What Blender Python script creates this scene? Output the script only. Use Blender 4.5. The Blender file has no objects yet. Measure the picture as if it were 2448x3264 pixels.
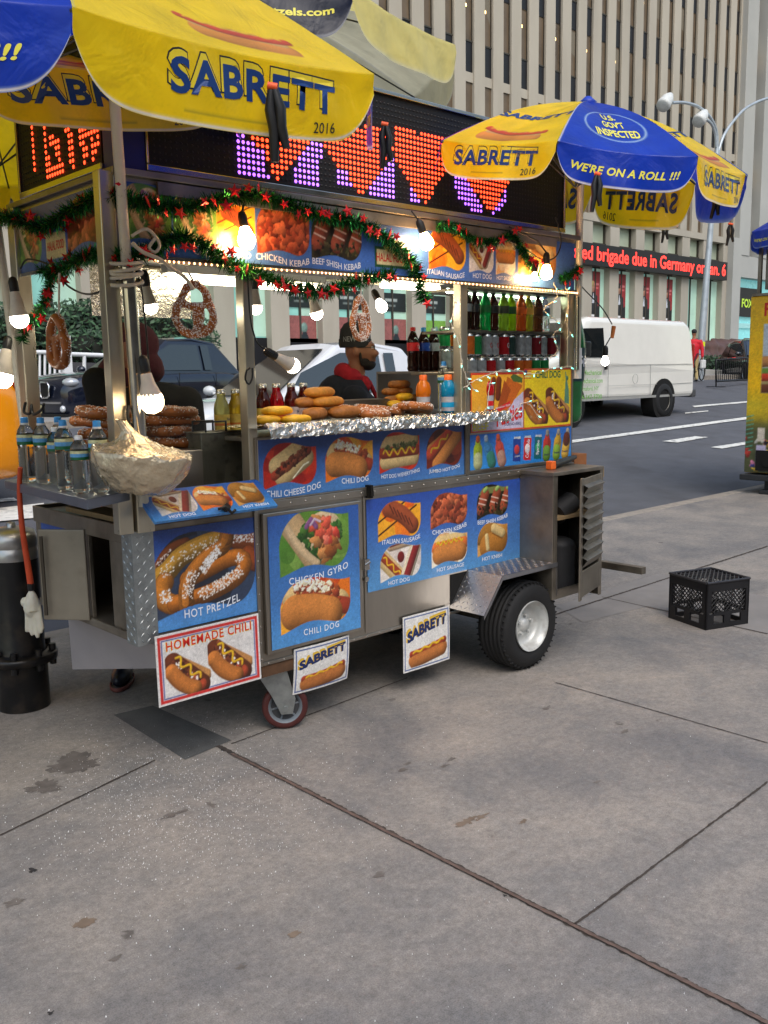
import bpy, bmesh, math, random
import numpy as np
from mathutils import Vector, Matrix, noise as mnoise

# ------------------------------------------------------------------ camera, light, exposure
sc = bpy.context.scene
COL = sc.collection
YAW, PIT, ROL, FPX, HCAM = math.radians(42.9738), math.radians(8.57), math.radians(-.95117), 2941.7, 1.55
CAM = np.array([0, 0, HCAM])
_d = np.array([math.sin(YAW)*math.cos(PIT), math.cos(YAW)*math.cos(PIT), -math.sin(PIT)])
_r = np.array([math.cos(YAW), -math.sin(YAW), 0.]); _u = np.cross(_r, _d)
_r2 = math.cos(ROL)*_r+math.sin(ROL)*_u; _u2 = -math.sin(ROL)*_r+math.cos(ROL)*_u
cd = bpy.data.cameras.new('camera'); cam = bpy.data.objects.new('camera', cd); COL.objects.link(cam)
m = Matrix.Identity(4)
for i in range(3):
    m[i][0] = _r2[i]; m[i][1] = _u2[i]; m[i][2] = -_d[i]; m[i][3] = CAM[i]
cam.matrix_world = m
cd.sensor_fit = 'VERTICAL'; cd.sensor_height = 36; cd.lens = FPX/3264*36; cd.clip_end = 500; cd.clip_start = .05
sc.camera = cam
world = bpy.data.worlds.new('World'); sc.world = world; world.use_nodes = True
nt = world.node_tree; nt.nodes.clear()
sky = nt.nodes.new('ShaderNodeTexSky'); sky.sky_type = 'NISHITA'; sky.sun_disc = False
SUN_EL, SUN_ROT = math.radians(52), math.radians(206)
sky.sun_elevation = SUN_EL; sky.sun_rotation = SUN_ROT; sky.air_density = 1.6; sky.dust_density = 2.5; sky.ozone_density = .6
bg = nt.nodes.new('ShaderNodeBackground'); bg.inputs[1].default_value = .11
wo = nt.nodes.new('ShaderNodeOutputWorld'); nt.links.new(sky.outputs[0], bg.inputs[0]); nt.links.new(bg.outputs[0], wo.inputs[0])
sl = bpy.data.lights.new('sun', 'SUN'); sl.energy = .8; sl.angle = math.radians(40); sl.color = (1, .97, .93)
so = bpy.data.objects.new('sun', sl); COL.objects.link(so)
_sd = Vector((math.sin(SUN_ROT)*math.cos(SUN_EL), math.cos(SUN_ROT)*math.cos(SUN_EL), math.sin(SUN_EL)))
so.rotation_euler = _sd.to_track_quat('Z', 'Y').to_euler(); so.location = (0, 0, 20)
vs = sc.view_settings; vs.view_transform = 'Standard'; vs.look = 'None'; vs.exposure = .98; vs.gamma = 1; vs.use_curve_mapping = False
sc.cycles.max_bounces = 8; sc.cycles.transparent_max_bounces = 16; sc.cycles.transmission_bounces = 8
sc.cycles.sample_clamp_indirect = 4; sc.cycles.caustics_refractive = False; sc.cycles.caustics_reflective = False

K = 2448/1659
def ray(x, y): return _d+(x*K-1224)/FPX*_r2-(y*K-1632)/FPX*_u2
def Yp(x, y, Y): v = ray(x, y); return Vector(CAM+v*((Y-CAM[1])/v[1]))
def Xp(x, y, X): v = ray(x, y); return Vector(CAM+v*((X-CAM[0])/v[0]))
def Zp(x, y, Z=0.): v = ray(x, y); return Vector(CAM+v*((Z-CAM[2])/v[2]))
ROAD0, KERB = -.13, 5.5
def rsl(x): return min(.12, max(.06, .068+(x-5.5)*.0041))
def roadz(y, x=20): return ROAD0+rsl(x)*(min(y, 16)-KERB)+.01*max(0, y-16)
def Rp(x, y):
    v = ray(x, y); t = 1.
    for i in range(4000):
        p = CAM+v*t
        if p[2] < roadz(p[1], p[0]): break
        t += .02
    return Vector(p)
def Dp(x, y, depth): return Vector(CAM+ray(x, y)*depth)

# ------------------------------------------------------------------ helpers
random.seed(7); RNG = np.random.default_rng(7)
def lin(c): c = c/255; return c/12.92 if c <= .04045 else ((c+.055)/1.055)**2.4
def S(r, g, b): return (lin(r), lin(g), lin(b))
MATS = {}
def mt(name, rgb, rough=.6, metal=0, var=.12, scale=18, bump=0., bscale=120, emis=None, es=1, trans=0, ior=1.45, alpha=1, coat=0, sheen=0, dirt=None, spec=.5, linear=False, sss=0, stretch=None):
    if name in MATS: return MATS[name]
    M = bpy.data.materials.new(name); M.use_nodes = True; n = M.node_tree.nodes; L = M.node_tree.links
    p = n['Principled BSDF']; c = rgb if linear else S(*rgb)
    p.inputs['Roughness'].default_value = rough; p.inputs['Metallic'].default_value = metal; p.inputs['IOR'].default_value = ior
    p.inputs['Specular IOR Level'].default_value = spec
    p.inputs['Transmission Weight'].default_value = trans; p.inputs['Alpha'].default_value = alpha; p.inputs['Coat Weight'].default_value = coat
    p.inputs['Coat Roughness'].default_value = .05
    tc = n.new('ShaderNodeTexCoord'); mp = n.new('ShaderNodeMapping'); L.new(tc.outputs['Object'], mp.inputs[0])
    if stretch: mp.inputs['Scale'].default_value = stretch
    if var:
        no = n.new('ShaderNodeTexNoise'); no.inputs['Scale'].default_value = scale; no.inputs['Detail'].default_value = 6; no.inputs['Roughness'].default_value = .6
        L.new(mp.outputs[0], no.inputs['Vector'])
        rp = n.new('ShaderNodeValToRGB'); e = rp.color_ramp.elements
        e[0].position = .3; e[1].position = .7
        e[0].color = (*[max(0, x*(1-var)) for x in c], 1); e[1].color = (*[min(1, x*(1+var)) for x in c], 1)
        L.new(no.outputs['Fac'], rp.inputs[0]); out = rp.outputs[0]
        if dirt:
            d2 = n.new('ShaderNodeTexNoise'); d2.inputs['Scale'].default_value = dirt[1]; d2.inputs['Detail'].default_value = 8; L.new(mp.outputs[0], d2.inputs['Vector'])
            r2 = n.new('ShaderNodeValToRGB'); r2.color_ramp.elements[0].position = .52; r2.color_ramp.elements[1].position = .7
            L.new(d2.outputs['Fac'], r2.inputs[0]); mx = n.new('ShaderNodeMixRGB'); mx.inputs[2].default_value = (*S(*dirt[0]), 1)
            ml = n.new('ShaderNodeMath'); ml.operation = 'MULTIPLY'; ml.inputs[1].default_value = dirt[2]
            L.new(r2.outputs[0], ml.inputs[0]); L.new(ml.outputs[0], mx.inputs[0]); L.new(out, mx.inputs[1]); out = mx.outputs[0]
        L.new(out, p.inputs['Base Color'])
        if not trans and rough > .12:
            mr = n.new('ShaderNodeMapRange'); mr.inputs[3].default_value = max(.03, rough-.1); mr.inputs[4].default_value = min(1, rough+.12)
            L.new(no.outputs['Fac'], mr.inputs[0]); L.new(mr.outputs[0], p.inputs['Roughness'])
    else: p.inputs['Base Color'].default_value = (*c, 1)
    if bump:
        b2 = n.new('ShaderNodeTexNoise'); b2.inputs['Scale'].default_value = bscale; b2.inputs['Detail'].default_value = 5; L.new(mp.outputs[0], b2.inputs['Vector'])
        bp = n.new('ShaderNodeBump'); bp.inputs['Strength'].default_value = bump; bp.inputs['Distance'].default_value = .01
        L.new(b2.outputs['Fac'], bp.inputs['Height']); L.new(bp.outputs[0], p.inputs['Normal'])
    if emis: p.inputs['Emission Color'].default_value = (*emis, 1); p.inputs['Emission Strength'].default_value = es
    if sss: p.inputs['Subsurface Weight'].default_value = sss; p.inputs['Subsurface Radius'].default_value = (.01, .005, .003)
    MATS[name] = M; return M
def attr_mat(name, rough=.35, coat=0., translucent=0., bump=0., bscale=30):
    M = bpy.data.materials.new(name); M.use_nodes = True; n = M.node_tree.nodes; L = M.node_tree.links
    p = n['Principled BSDF']; a = n.new('ShaderNodeAttribute'); a.attribute_name = 'Col'
    tc = n.new('ShaderNodeTexCoord'); no = n.new('ShaderNodeTexNoise'); no.inputs['Scale'].default_value = 7; no.inputs['Detail'].default_value = 8
    L.new(tc.outputs['Object'], no.inputs['Vector'])
    mr = n.new('ShaderNodeMapRange'); mr.inputs[1].default_value = .3; mr.inputs[2].default_value = .7; mr.inputs[3].default_value = .86; mr.inputs[4].default_value = 1.04; L.new(no.outputs['Fac'], mr.inputs[0])
    mx = n.new('ShaderNodeVectorMath'); mx.operation = 'SCALE'; L.new(a.outputs['Color'], mx.inputs[0]); L.new(mr.outputs[0], mx.inputs['Scale'])
    L.new(mx.outputs[0], p.inputs['Base Color']); p.inputs['Roughness'].default_value = rough; p.inputs['Coat Weight'].default_value = coat
    if bump:
        b2 = n.new('ShaderNodeTexNoise'); b2.inputs['Scale'].default_value = bscale; b2.inputs['Detail'].default_value = 3; b2.inputs['Distortion'].default_value = 1.5; L.new(tc.outputs['Object'], b2.inputs['Vector'])
        bp = n.new('ShaderNodeBump'); bp.inputs['Strength'].default_value = bump; bp.inputs['Distance'].default_value = .02; L.new(b2.outputs['Fac'], bp.inputs['Height']); L.new(bp.outputs[0], p.inputs['Normal'])
    if translucent:
        t = n.new('ShaderNodeBsdfTranslucent'); L.new(mx.outputs[0], t.inputs[0]); mix = n.new('ShaderNodeMixShader'); mix.inputs[0].default_value = translucent
        L.new(p.outputs[0], mix.inputs[1]); L.new(t.outputs[0], mix.inputs[2]); L.new(mix.outputs[0], n['Material Output'].inputs[0])
    MATS[name] = M; return M

class MB:
    def __init__(s): s.v = []; s.f = []; s.m = []; s.s = []
    def add(s, vs, fs, m=0, sm=False):
        k = len(s.v); s.v += [tuple(map(float, v)) for v in vs]; s.f += [tuple(i+k for i in f) for f in fs]; s.m += [m]*len(fs); s.s += [sm]*len(fs); return s
    def box(s, c, d, m=0, rz=0, R=None):
        x, y, z = d[0]/2, d[1]/2, d[2]/2; c = Vector(c)
        R = R or Matrix.Rotation(rz, 3, 'Z')
        vs = [c+R @ Vector(q) for q in ((-x,-y,-z),(x,-y,-z),(x,y,-z),(-x,y,-z),(-x,-y,z),(x,-y,z),(x,y,z),(-x,y,z))]
        return s.add(vs, [(3,2,1,0),(4,5,6,7),(0,1,5,4),(1,2,6,5),(2,3,7,6),(3,0,4,7)], m)
    def bb(s, x0, x1, y0, y1, z0, z1, m=0): return s.box(((x0+x1)/2,(y0+y1)/2,(z0+z1)/2), (x1-x0,y1-y0,z1-z0), m)
    def quad(s, a, b, c, d, m=0): return s.add([a,b,c,d], [(0,1,2,3)], m)
    def cyl(s, p, q, r1, r2=None, n=12, m=0, sm=True, cap=True):
        p = Vector(p); q = Vector(q); r2 = r1 if r2 is None else r2; a = (q-p).normalized()
        t = a.orthogonal().normalized(); b = a.cross(t); vs = []
        for c, r in ((p, r1), (q, r2)):
            for i in range(n):
                an = 2*math.pi*i/n; vs.append(c+(t*math.cos(an)+b*math.sin(an))*r)
        s.add(vs, [(i, (i+1) % n, n+(i+1) % n, n+i) for i in range(n)], m, sm)
        if cap: s.add(vs[:n][::-1], [tuple(range(n))], m); s.add(vs[n:], [tuple(range(n))], m)
        return s
    def tube(s, pts, r, n=6, m=0, closed=False, sm=True):
        pts = [Vector(p) for p in pts]; N = len(pts); rs = r if isinstance(r, (list, tuple)) else [r]*N; vs = []; t = None
        for i, p in enumerate(pts):
            a = (pts[(i+1) % N]-pts[i-1]) if closed else (pts[min(i+1, N-1)]-pts[max(i-1, 0)])
            a = a.normalized() if a.length > 1e-9 else Vector((0,0,1))
            t = a.orthogonal().normalized() if t is None else (t-a*t.dot(a)).normalized(); b = a.cross(t)
            for k in range(n):
                an = 2*math.pi*k/n; vs.append(p+(t*math.cos(an)+b*math.sin(an))*rs[i])
        fs = [(i*n+k, i*n+(k+1) % n, ((i+1) % N)*n+(k+1) % n, ((i+1) % N)*n+k) for i in range(N if closed else N-1) for k in range(n)]
        s.add(vs, fs, m, sm)
        if not closed: s.add(vs[:n][::-1], [tuple(range(n))], m, sm); s.add(vs[-n:], [tuple(range(n))], m, sm)
        return s
    def lathe(s, prof, o=(0,0,0), n=20, m=0, T=None, sm=True, mats=None, cap=False):
        o = Vector(o); vs = []; N = len(prof)
        for r, z in prof:
            for i in range(n):
                an = 2*math.pi*i/n; p = Vector((r*math.cos(an), r*math.sin(an), z)); vs.append(o+(T @ p if T else p))
        for j in range(N-1):
            s.add([], [], 0)
        k = len(s.v); s.v += [tuple(v) for v in vs]
        for j in range(N-1):
            for i in range(n):
                s.f.append((k+j*n+i, k+j*n+(i+1) % n, k+(j+1)*n+(i+1) % n, k+(j+1)*n+i)); s.m.append(mats[j] if mats else m); s.s.append(sm)
        if cap and prof[0][0] > 1e-6: s.f.append(tuple(k+i for i in range(n))[::-1]); s.m.append(mats[0] if mats else m); s.s.append(False)
        if cap and prof[-1][0] > 1e-6: s.f.append(tuple(k+(N-1)*n+i for i in range(n))); s.m.append(mats[-1] if mats else m); s.s.append(False)
        return s
    def ell(s, c, r, n=12, m=0, R=None):
        r = r if isinstance(r, (list, tuple)) else (r, r, r); h = max(4, n//2)
        pr = [(max(1e-7, math.sin(math.pi*i/h)), -math.cos(math.pi*i/h)) for i in range(h+1)]
        T = (R or Matrix.Identity(3)) @ Matrix.Diagonal(Vector(r)); return s.lathe(pr, c, n, m, T)
    def prism(s, pts, o, U, V, W, m=0):
        o = Vector(o); U = Vector(U); V = Vector(V); W = Vector(W); n = len(pts)
        a = [o+U*x+V*y for x, y in pts]; b = [q+W for q in a]
        s.add(a+b, [tuple(range(n))[::-1], tuple(range(n, 2*n))]+[(i, (i+1) % n, n+(i+1) % n, n+i) for i in range(n)], m); return s
    def xf(s, T): s.v = [tuple(T @ Vector(v)) for v in s.v]; return s

W = {}
def worg(p): return W.get(p.name, Vector((0,0,0))) if p else Vector((0,0,0))
def obj(name, mb, mats, parent=None, local=False, bevel=0, bseg=2, label=None, subs=0, remesh=0, loc=None, fixn=True):
    me = bpy.data.meshes.new(name); me.from_pydata(mb.v, [], mb.f)
    for x in (mats if isinstance(mats, (list, tuple)) else [mats]): me.materials.append(x)
    me.polygons.foreach_set('material_index', mb.m); me.polygons.foreach_set('use_smooth', mb.s)
    me.validate(); me.update()
    o = bpy.data.objects.new(name, me); COL.objects.link(o)
    if parent:
        o.parent = parent
        if not local: o.location = -worg(parent)
        W[o.name] = Vector((0,0,0)) if not local else worg(parent)
    elif loc is not None: o.location = loc; W[o.name] = Vector(loc)
    if remesh:
        r = o.modifiers.new('r', 'REMESH'); r.mode = 'VOXEL'; r.voxel_size = remesh; r.use_smooth_shade = True
        k = o.modifiers.new('s', 'SMOOTH'); k.factor = .5; k.iterations = 4
    if bevel:
        b = o.modifiers.new('b', 'BEVEL'); b.width = bevel; b.segments = bseg; b.limit_method = 'ANGLE'; b.angle_limit = math.radians(35)
    if subs: u = o.modifiers.new('u', 'SUBSURF'); u.levels = u.render_levels = subs
    if label: o['label'] = label
    return o
def tag(o, label=None, cat=None, group=None, kind=None):
    if label: o['label'] = label
    if cat: o['category'] = cat
    if group: o['group'] = group
    if kind: o['kind'] = kind
    return o
def thing(name, label, cat, loc=(0,0,0), group=None, rz=0):
    o = bpy.data.objects.new(name, None); COL.objects.link(o); o.location = loc; o.rotation_euler = (0,0,rz); o.empty_display_size = .1
    W[o.name] = Vector(loc); return tag(o, label, cat, group)
def solo(name, mb, mats, label, cat, loc=(0,0,0), group=None, **k):
    loc = Vector(loc); mb.v = [tuple(Vector(v)-loc) for v in mb.v]
    return tag(obj(name, mb, mats, loc=loc, **k), label, cat, group)
def struct(name, mb, mats, **k): return tag(obj(name, mb, mats, **k), kind='structure')
def dup(root, loc, rz=None, label=None, rot=None, scale=None):
    r = root.copy(); COL.objects.link(r); r.location = loc
    if rz is not None: r.rotation_euler = (0,0,rz)
    if rot is not None: r.rotation_euler = rot
    if scale: r.scale = scale
    if label: r['label'] = label
    def rec(a, b):
        for ch in a.children:
            c = ch.copy(); COL.objects.link(c); c.parent = b; rec(ch, c)
    rec(root, r); return r

def resample(pts, step):
    pts = [Vector(p) for p in pts]; out = []
    for i in range(len(pts)-1):
        a, b = pts[i], pts[i+1]; p0 = pts[max(0, i-1)]; p3 = pts[min(len(pts)-1, i+2)]; n = max(1, int((b-a).length/step))
        for k in range(n):
            t = k/n; out.append(.5*((2*a)+(b-p0)*t+(2*p0-5*a+4*b-p3)*t*t+(3*a-p0-3*b+p3)*t**3))
    out.append(pts[-1]); return out
_TX = {}
def text2d(t, size=1., bold=0., shear=0., sp=1., res=3):
    k = (t, bold, shear, sp, res)
    if k not in _TX:
        cu = bpy.data.curves.new('txt', 'FONT'); cu.body = t; cu.size = 1; cu.offset = bold; cu.shear = shear; cu.space_character = sp; cu.resolution_u = res
        o = bpy.data.objects.new('txt', cu); me = bpy.data.meshes.new_from_object(o)
        v = np.array([q.co[:2] for q in me.vertices]); f = [tuple(p.vertices) for p in me.polygons]
        v = v-(v.max(0)+v.min(0))/2
        bpy.data.objects.remove(o); bpy.data.curves.remove(cu); bpy.data.meshes.remove(me); _TX[k] = (v, f)
    v, f = _TX[k]; return v*size, f
def fit(t, w=None, h=None, arc=0, slope=0, wave=0, **k):
    "text scaled to width w and height h (metres), bent by arc"
    v, f = text2d(t, **k); e = v.max(0)-v.min(0); sx = w/e[0] if w else h/e[1]; sy = h/e[1] if h else sx
    v = v*[sx, sy]; u = v[:, 0]/(e[0]*sx/2); v = np.stack([v[:, 0], v[:, 1]+arc*(1-u*u)+slope*u+wave*np.sin(u*math.pi)], 1); return v, f
def slice2d(v, f, step):
    bm = bmesh.new(); vv = [bm.verts.new((x, y, 0)) for x, y in v]
    for q in f:
        try: bm.faces.new([vv[i] for i in q])
        except ValueError: pass
    for ax in (0, 1):
        a, b = v[:, ax].min(), v[:, ax].max(); c = math.ceil(a/step)*step
        while c < b:
            bmesh.ops.bisect_plane(bm, geom=bm.verts[:]+bm.edges[:]+bm.faces[:], plane_co=(c, c, 0), plane_no=(1-ax, ax, 0)); c += step
    bm.verts.index_update(); r = np.array([q.co[:2] for q in bm.verts]); g = [tuple(x.index for x in q.verts) for q in bm.faces]; bm.free(); return r, g

# ------------------------------------------------------------------ printed pictures: a painter whose pixels become vertex colours
class Cv:
    def __init__(s, w, h, col, ppm=330):
        s.w, s.h = w, h; s.nx, s.ny = max(2, int(w*ppm)), max(2, int(h*ppm))
        x = (np.arange(s.nx)+.0)/(s.nx-1)*w; y = np.arange(s.ny)/(s.ny-1)*h
        s.GX, s.GY = np.meshgrid(x, y); s.C = np.zeros((s.ny, s.nx, 3))+np.array(col, float); s.px = w/s.nx; s.X, s.Y, s.u = s.GX, s.GY, 1.; s.K = np.ones_like(s.GX)
    def win(s, x0, y0, x1, y1, leaf=True, rnd=.32, col=None):
        "sub-window with unit = its width; leaf shaped mask"
        s.u = x1-x0; s.X = (s.GX-x0)/s.u; s.Y = (s.GY-y0)/s.u; h = (y1-y0)/s.u; X, Y = s.X, s.Y; e = s.px/s.u
        if leaf:
            Y2 = Y-.045*np.sin((X-.15)*6.0); d = np.maximum(np.maximum(-X, X-1), np.maximum(-Y2, Y2-h))
            r = min(rnd, h*.48)
            for cx, cy, sx, sy in ((r, h-r, -1, 1), (1-r, r, 1, -1)):
                q = (sx*(X-cx) > 0) & (sy*(Y2-cy) > 0); d = np.where(q, np.maximum(d, np.hypot(X-cx, Y2-cy)-r), d)
        else: d = np.maximum(np.maximum(-X, X-1), np.maximum(-Y, Y-h))
        s.K = np.clip(.5-d/e, 0, 1); s.hh = h
        if col is not None: s.put(np.ones_like(X), col)
        return s
    def full(s): s.X, s.Y, s.u = s.GX, s.GY, 1.; s.K = np.ones_like(s.GX); return s
    def put(s, a, col):
        a = (a*s.K)[..., None]; s.C = s.C*(1-a)+np.asarray(col, float)*a; return s
    def aa(s, d): return np.clip(.5-d/(s.px/s.u)*.8, 0, 1)
    def sh(s, col, t, lo=.55, hi=1.25): return np.clip(np.array(col, float)*(lo+(hi-lo)*np.clip(t, 0, 1))[..., None], 0, 255)
    def cap(s, p, q, r, col, lo=.55, hi=1.22, soft=0, bend=0, r2=None):
        p = np.array(p, float); q = np.array(q, float); v = q-p; L2 = v@v+1e-9; X, Y = s.X, s.Y
        t = np.clip(((X-p[0])*v[0]+(Y-p[1])*v[1])/L2, 0, 1); nx, ny = -v[1]/L2**.5, v[0]/L2**.5
        b = bend*4*t*(1-t); dx = X-p[0]-t*v[0]-nx*b; dy = Y-p[1]-t*v[1]-ny*b; rr = r if r2 is None else r+(r2-r)*t
        d = np.hypot(dx, dy); s.put(s.aa(d-rr) if not soft else np.clip((rr-d)/(soft*r), 0, 1), s.sh(col, .55+.45*(dy*.8-dx*.5)/r-.25*(d/r)**2, lo, hi)); return s
    def ell(s, c, rx, ry, col, ang=0, lo=.6, hi=1.2, a=1, ir=0, ph=0):
        ca, sa = math.cos(ang), math.sin(ang); x = s.X-c[0]; y = s.Y-c[1]; u = (x*ca+y*sa)/rx; v = (-x*sa+y*ca)/ry
        d = np.hypot(u, v)-1
        if ir: th = np.arctan2(v, u); d = d+ir*np.sin(3*th+ph)+ir*.6*np.sin(5*th+ph*2.3)
        s.put(np.clip(.5-d*min(rx, ry)/(s.px/s.u), 0, 1)*a, s.sh(col, .6+.4*(y*.8-x*.5)/max(rx, ry)-.1*np.hypot(u, v), lo, hi)); return s
    def line(s, pts, r, col, lo=.8, hi=1.15):
        for a, b in zip(pts[:-1], pts[1:]): s.cap(a, b, r, col, lo, hi)
        return s
    def zig(s, p, q, amp, n, r, col):
        p = np.array(p, float); q = np.array(q, float); v = q-p; nn = np.array([-v[1], v[0]])/np.hypot(*v); T = np.linspace(0, 1, n*6+1)
        return s.line([p+v*t+nn*amp*math.sin(t*n*math.pi) for t in T], r, col)
    def poly(s, pts, col):
        pts = np.array(pts, float); ins = np.zeros_like(s.X, bool); d = np.full_like(s.X, 9.)
        for (x1, y1), (x2, y2) in zip(pts, np.roll(pts, -1, 0)):
            c = ((y1 > s.Y) != (y2 > s.Y)) & (s.X < (x2-x1)*(s.Y-y1)/(y2-y1+1e-12)+x1); ins ^= c
        s.put(ins.astype(float), col); return s
    def rect(s, x0, y0, x1, y1, col): s.put(s.aa(np.maximum(np.maximum(x0-s.X, s.X-x1), np.maximum(y0-s.Y, s.Y-y1))), col); return s
    def blobs(s, fn, n, r0, r1, cols, seed=1, lo=.5, hi=1.3):
        g = np.random.default_rng(seed)
        for i in range(n):
            c = fn(g); r = g.uniform(r0, r1); s.ell(c, r, r*g.uniform(.55, 1), cols[g.integers(len(cols))], g.uniform(0, 3), lo, hi, ir=.22, ph=g.uniform(0, 6))
        return s
    def along(s, p, q, w, n, r0, r1, cols, seed=1, **k):
        p = np.array(p, float); q = np.array(q, float); v = q-p; nn = np.array([-v[1], v[0]])/np.hypot(*v)
        return s.blobs(lambda g: p+v*g.uniform(0, 1)+nn*g.uniform(-w, w), n, r0, r1, cols, seed, **k)
    def sky(s, c0, c1, seed=0):
        g = np.random.default_rng(seed); t = s.GY/s.h; n = sum(np.sin(s.GX/s.w*k*g.uniform(2, 7)+g.uniform(0, 6))*np.sin(s.GY/s.h*k*g.uniform(2, 5)+g.uniform(0, 6))/k for k in (1, 2, 3))
        t = np.clip(t+.12*n, 0, 1)[..., None]; s.C = np.array(c0, float)*(1-t)+np.array(c1, float)*t; return s
BUN, BUND, SAUS, MUST = (218, 138, 66), (240, 205, 140), (176, 66, 40), (236, 186, 40)
MEATS = [(96, 46, 28), (70, 32, 20), (130, 64, 36), (150, 80, 50)]
def food(c, kind, h=.8, seed=0):
    m = h/2
    if kind == 'chilidog':      # big bun in front, chili and onion on top
        c.win_bg([(236, 120, 30), (250, 190, 60), (200, 60, 20)], seed)
        c.cap((.2, m+.1), (.82, m-.08), .17, BUND); c.cap((.35, m+.05), (.93, m-.12), .1, SAUS); c.along((.2, m+.2), (.85, m+.02), .09, 60, .02, .05, [(170, 80, 40), (150, 60, 36), (190, 90, 50)], seed)
        c.along((.22, m+.26), (.7, m+.13), .06, 60, .015, .035, [(250, 240, 215), (240, 225, 190)], seed+1, lo=.8); c.cap((.2, m-.07), (.68, m-.17), .2, BUN, .42, 1.34, bend=.02)
    elif kind == 'cheesedog':
        c.win_bg([(190, 40, 24), (215, 60, 30), (150, 24, 20)], seed)
        c.cap((.25, m+.0), (.72, m+.25), .15, BUND); c.cap((.35, m-.16), (.8, m+.1), .15, BUND); c.cap((.2, m-.14), (.84, m+.2), .07, SAUS); c.along((.22, m-.12), (.8, m+.2), .07, 80, .02, .045, MEATS, seed); c.line([(.55, m-.2), (.75, m-.02), (.85, m+.02)], .012, (250, 240, 210))
    elif kind == 'everything':
        c.win_bg([(200, 50, 26), (230, 80, 40), (170, 30, 20)], seed)
        c.cap((.15, m+.16), (.85, m+.2), .13, BUND); c.cap((.14, m-.16), (.86, m-.12), .13, BUND); c.cap((.1, m), (.92, m+.02), .1, SAUS); c.along((.12, m+.09), (.9, m+.12), .05, 70, .02, .04, [(90, 100, 50), (70, 80, 40), (120, 120, 70)], seed); c.zig((.1, m), (.9, m+.03), .05, 8, .017, MUST)
    elif kind == 'jumbo':
        c.win_bg([(110, 36, 20), (140, 60, 30), (60, 24, 16)], seed)
        c.cap((.15, m-.02), (.75, m+.3), .14, BUN); c.cap((.1, m-.1), (.62, m+.26), .12, SAUS, hi=1.6); c.zig((.12, m-.06), (.6, m+.26), .04, 4, .018, MUST); c.cap((.28, m-.3), (.86, m+.22), .13, BUN)
    elif kind == 'sausage':
        c.win_bg([(246, 170, 40), (250, 120, 30), (230, 80, 20)], seed)
        for i in range(5): c.line([(-.1, .02+i*.22), (.9, .5+i*.22)], .014, (50, 24, 16))
        c.cap((.25, m+.22), (.8, m-.12), .15, (150, 72, 40), hi=1.5, bend=.05)
        for i in range(6): c.line([(.27+i*.09, m+.28-i*.055), (.36+i*.09, m+.12-i*.055)], .012, (84, 34, 20))
    elif kind == 'kebab':
        c.win_bg([(140, 62, 36), (120, 50, 30)], seed); c.blobs(lambda g: (g.uniform(0, 1), g.uniform(0, h)), 120, .05, .11, [(190, 92, 56), (160, 70, 42), (205, 110, 70), (130, 52, 34)], seed, lo=.4, hi=1.35)
    elif kind == 'shish':
        c.win_bg([(40, 34, 22), (60, 54, 30), (26, 22, 16)], seed)
        c.poly([(0, h), (1, h), (1, h*.8), (0, h*.75)], (120, 126, 70))
        for i, x in enumerate((.18, .56, .92)):
            c.cap((x-.06, m-.14), (x+.08, m+.16), .13, (146, 70, 48), hi=1.5); c.line([(x-.12, m), (x+.08, m-.06)], .014, (230, 200, 180)); c.line([(x-.1, m+.1), (x+.12, m+.04)], .014, (225, 190, 170)); c.cap((x+.06, m+.24), (x+.12, m+.28), .05, (170, 200, 110))
        c.blobs(lambda g: (g.uniform(0, 1), g.uniform(0, .25)), 50, .015, .04, [(20, 18, 14), (60, 60, 34), (90, 80, 50)], seed)
    elif kind == 'triangle':
        c.win_bg([(236, 226, 216), (215, 200, 190)], seed)
        c.cap((.05, m+.12), (.5, m-.3), .15, BUND, hi=1.3); c.cap((.06, m+.14), (.5, m-.26), .075, SAUS); c.zig((.08, m+.12), (.48, m-.24), .04, 5, .014, MUST)
        c.cap((.62, m-.3), (.9, m+.3), .14, (236, 220, 190)); c.cap((.62, m-.32), (.92, m+.3), .08, (150, 44, 44)); c.cap((.25, m+.3), (.75, m+.34), .09, (225, 190, 150)); c.cap((.25, m+.33), (.7, m+.38), .05, (160, 60, 50)); c.ell((.5, m+.08), .085, .1, (120, 30, 28))
    elif kind == 'hotsausage':
        c.win_bg([(250, 236, 214), (225, 160, 90)], seed)
        c.cap((.2, m+.12), (.82, m+.14), .15, BUND); c.cap((.12, m+.04), (.92, m+.06), .12, (214, 110, 50), hi=1.4); c.zig((.14, m+.12), (.88, m+.14), .035, 10, .018, MUST); c.cap((.2, m-.1), (.8, m-.09), .18, BUN)
    elif kind == 'knish':
        c.win_bg([(214, 158, 84), (190, 130, 60)], seed)
        c.cap((.1, m+.2), (.35, m+.25), .3, (196, 136, 60)); c.cap((.35, m-.15), (.75, m-.1), .28, (190, 126, 54)); c.cap((.3, m+.08), (.34, m-.2), .06, (244, 214, 150)); c.cap((.55, m+.22), (.82, m+.08), .11, (240, 206, 140)); c.line([(.48, m+.12), (.82, m-.04)], .012, (140, 84, 30))
    elif kind == 'gyro':
        c.win_bg([(96,140,52), (70,120,40), (140,176,84)], seed)
        c.cap((.12, h*.98), (.5, .1), .16, (226,188,136)); c.ell((.6, m+.06), .3, m*.84, (222,196,156), .25); c.along((.36, h*.78), (.62, .12), .14, 70, .03, .06, [(52,96,36), (40,80,30), (84,130,52)], seed); c.along((.8, h*.75), (.84, .3), .05, 30, .025, .05, [(52,96,36), (70,120,50)], seed+5)
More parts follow.
